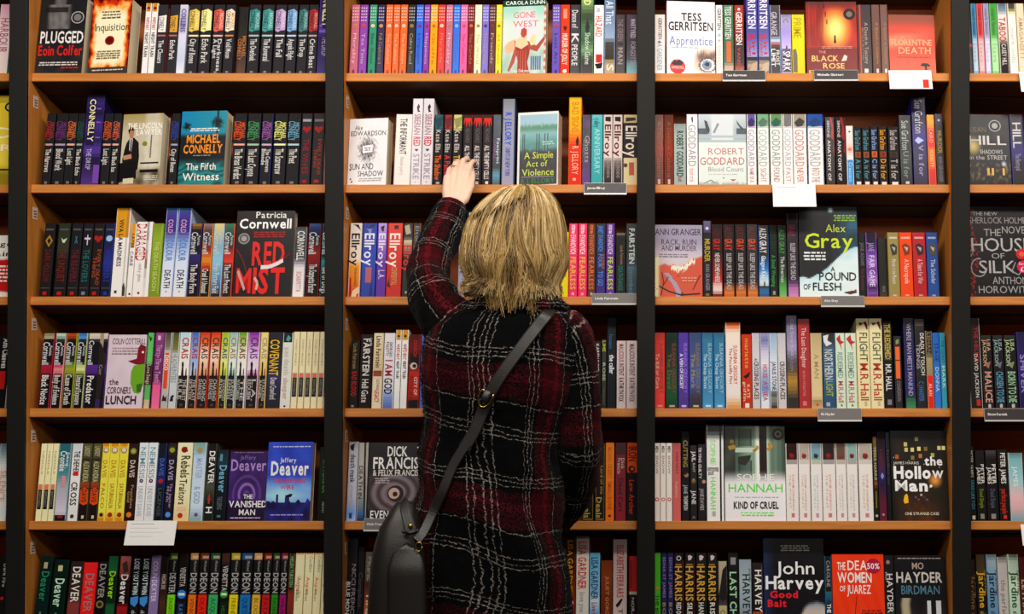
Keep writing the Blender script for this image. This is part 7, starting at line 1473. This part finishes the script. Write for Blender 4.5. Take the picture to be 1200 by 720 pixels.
# ------------------------------------------------------------------ handbag on its cross-body strap
bg = MB(); rows = []
YG = -.63
for (py, xl, xr, ry) in ((588, 466, 484, .012), (592, 462, 486, .022), (602, 456, 489, .038), (618, 446, 493, .055), (638, 440, 496, .066), (660, 436, 498, .072), (700, 433, 500, .076), (750, 431, 501, .078), (785, 432, 500, .074), (800, 438, 494, .06)):
    a, b_ = cx(xl, py, YG), cx(xr, py, YG); z = cz(py, YG); r_ = []
    for j in range(40):
        an = 2 * pi * j / 40; e = .7
        x = (a + b_) / 2 + (b_ - a) / 2 * math.copysign(abs(cos(an)) ** e, cos(an)); y = YG + ry * math.copysign(abs(sin(an)) ** e, sin(an))
        r_.append((x, y + wrinkle((x, y, z), .002), z))
    rows.append(r_)
bg.grid(rows, closed=True, cap=True)
bag = bg.build('handbag', M['leather'])
fl_ = MB(); rows = []
for i in range(16):          # rounded front flap
    t = i / 15; py = 634 + (745 - 634) * t; half = 21 * min(1, (1 - (1 - min(1, t / .35)) ** 2) ** .5 + .02) * (1 - .25 * sst(.8, 1, t)); xm = 476 + 1.5 * t
    z = cz(py, YG); yy = YG - (.062 + .018 * sst(0, .3, t))
    rows.append([Vector((cx(xm - half, py, YG - .07), yy + .012, z))] + [Vector((cx(xm + half * k / 6, py, YG - .07), yy - .006 * (1 - (k / 6) ** 2), z)) for k in range(-6, 7)] + [Vector((cx(xm + half, py, YG - .07), yy + .012, z))])
fl_.grid(rows)
f = fl_.build('front_flap', M['leather'], bag)
so = f.modifiers.new('thick', 'SOLIDIFY'); so.thickness = .004; so.offset = 0
def ribbon(pts, hw, name, parent, th=.0022, up=(0, -1, 0), mat='leather'):
    r = MB(); P = [Vector(p) for p in pts]; D = []
    for i in range(len(P) - 1):
        for k in range(6):
            t = k / 6; q = [P[max(0, min(len(P) - 1, i + j))] for j in (-1, 0, 1, 2)]
            D.append(.5 * ((2 * q[1]) + (-q[0] + q[2]) * t + (2 * q[0] - 5 * q[1] + 4 * q[2] - q[3]) * t * t + (-q[0] + 3 * q[1] - 3 * q[2] + q[3]) * t ** 3))
    D.append(P[-1]); rows = []
    for i, p in enumerate(D):
        t = (D[min(i + 1, len(D) - 1)] - D[max(i - 1, 0)]).normalized(); a = t.cross(Vector(up)).normalized(); n = a.cross(t).normalized()
        w_ = hw if not isinstance(hw, (list, tuple)) else hw[0] + (hw[1] - hw[0]) * i / (len(D) - 1)
        rows.append([p - a * w_ - n * th * .3, p - a * w_ * .8 + n * th, p + a * w_ * .8 + n * th, p + a * w_ - n * th * .3, p + a * w_ * .8 - n * th, p - a * w_ * .8 - n * th])
    r.grid(rows, closed=True, cap=True, sm=False); return r.build(name, M[mat], parent)
def on_coat(px, py, off=.013):
    z = cz(py, -.62); x = cx(px, py, -.62); return coat_back(x, z, off)
ST = [(641, 366), (628, 384), (612, 406), (592, 434), (577, 458), (566, 482), (556, 506), (544, 526)]
sp_ = [on_coat(px, py, .015 + .004 * (py > 500)) for px, py in ST]
shoulder_front = [P3(650, 366, -.42), P3(646, 359, -.47)]
strap = ribbon([shoulder_front[0], shoulder_front[1]] + sp_, .0155, 'shoulder_strap', bag)
low = [on_coat(548, 519, .021), on_coat(532, 545, .02), on_coat(520, 575, .02), on_coat(508, 600, .02), P3(497, 622, -.655), P3(488, 634, -.68)]
ribbon(low, .0125, 'strap_lower_length', bag)
ribbon([P3(650, 366, -.42)] + [Vector((cx(px, py), interp(RINGS, cz(py))[2] + interp(RINGS, cz(py))[3] + .02, cz(py))) for px, py in ((632, 410), (600, 470), (560, 530), (520, 585))] + [P3(478, 625, -.56)], .0125, 'strap_front_length', bag, up=(0, 1, 0))
bk = MB(); bc = on_coat(569, 468, .024); ax = (sp_[5] - sp_[4]).normalized(); sx = ax.cross(Vector((0, -1, 0))).normalized()
shape = [(-.8, 1), (.8, 1), (.95, .55), (.85, -.2), (.45, -.85), (0, -1.0), (-.45, -.85), (-.85, -.2), (-.95, .55), (-.8, 1)]
bk.tube([bc + sx * (.0185 * a) - ax * (-.021 * b_) * -1 for a, b_ in shape], .0018, 8, up=(0, -1, 0))
bk.build('buckle', M['gold'], bag)
kp = MB(); kp.tube([bc + Vector((0, -.001, 0)) - ax * .024, bc + Vector((0, -.004, 0)), bc + ax * .012], [.009, .010, .007], 10, flat=.3, up=(0, -1, 0)); kp.build('strap_end', M['leather'], bag)
ribbon([P3(472, 588, -.645), P3(474, 592, -.665), P3(477, 606, -.69), P3(481, 622, -.708), P3(482, 627, -.71)], [.014, .0135], 'handle_tab', bag)
for px, py in ((480.5, 617),):
    rv = MB(); rv.ball(P3(px, py, -.712), (.006, .003, .006), 14, 8); rv.build('rivet', M['gold'], bag)
tb = MB(); tb.tube([P3(473, 623.5, -.712), P3(481, 625, -.716), P3(489, 622.5, -.712)], .0035, 8, up=(0, -1, 0)); tb.ball(P3(473, 623.5, -.712), .005, 8, 6); tb.ball(P3(489, 622.5, -.712), .005, 8, 6); tb.build('tab_bar', M['leather'], bag)
dr = MB(); c0 = P3(491, 641, -.7); dr.tube([c0 + Vector((.008 * cos(t * pi / 8), -.003, .011 * sin(t * pi / 8))) for t in range(17)], .0016, 8, up=(0, -1, 0)); dr.build('strap_ring', M['gold'], bag)
zp = MB(); zp.tube([P3(440, 643, -.645), P3(442, 650, -.652), P3(440, 657, -.652), P3(439, 667, -.65)], [.0024, .0036, .0026, .003], 8, up=(0, -1, 0)); zp.build('zip_pull', M['gold'], bag)
tag(bag, 'black leather handbag with brass fittings hanging at the woman\'s hip', 'handbag')

# ------------------------------------------------------------------ tidy
cu = FONT_OB.data; bpy.data.objects.remove(FONT_OB); bpy.data.curves.remove(cu)
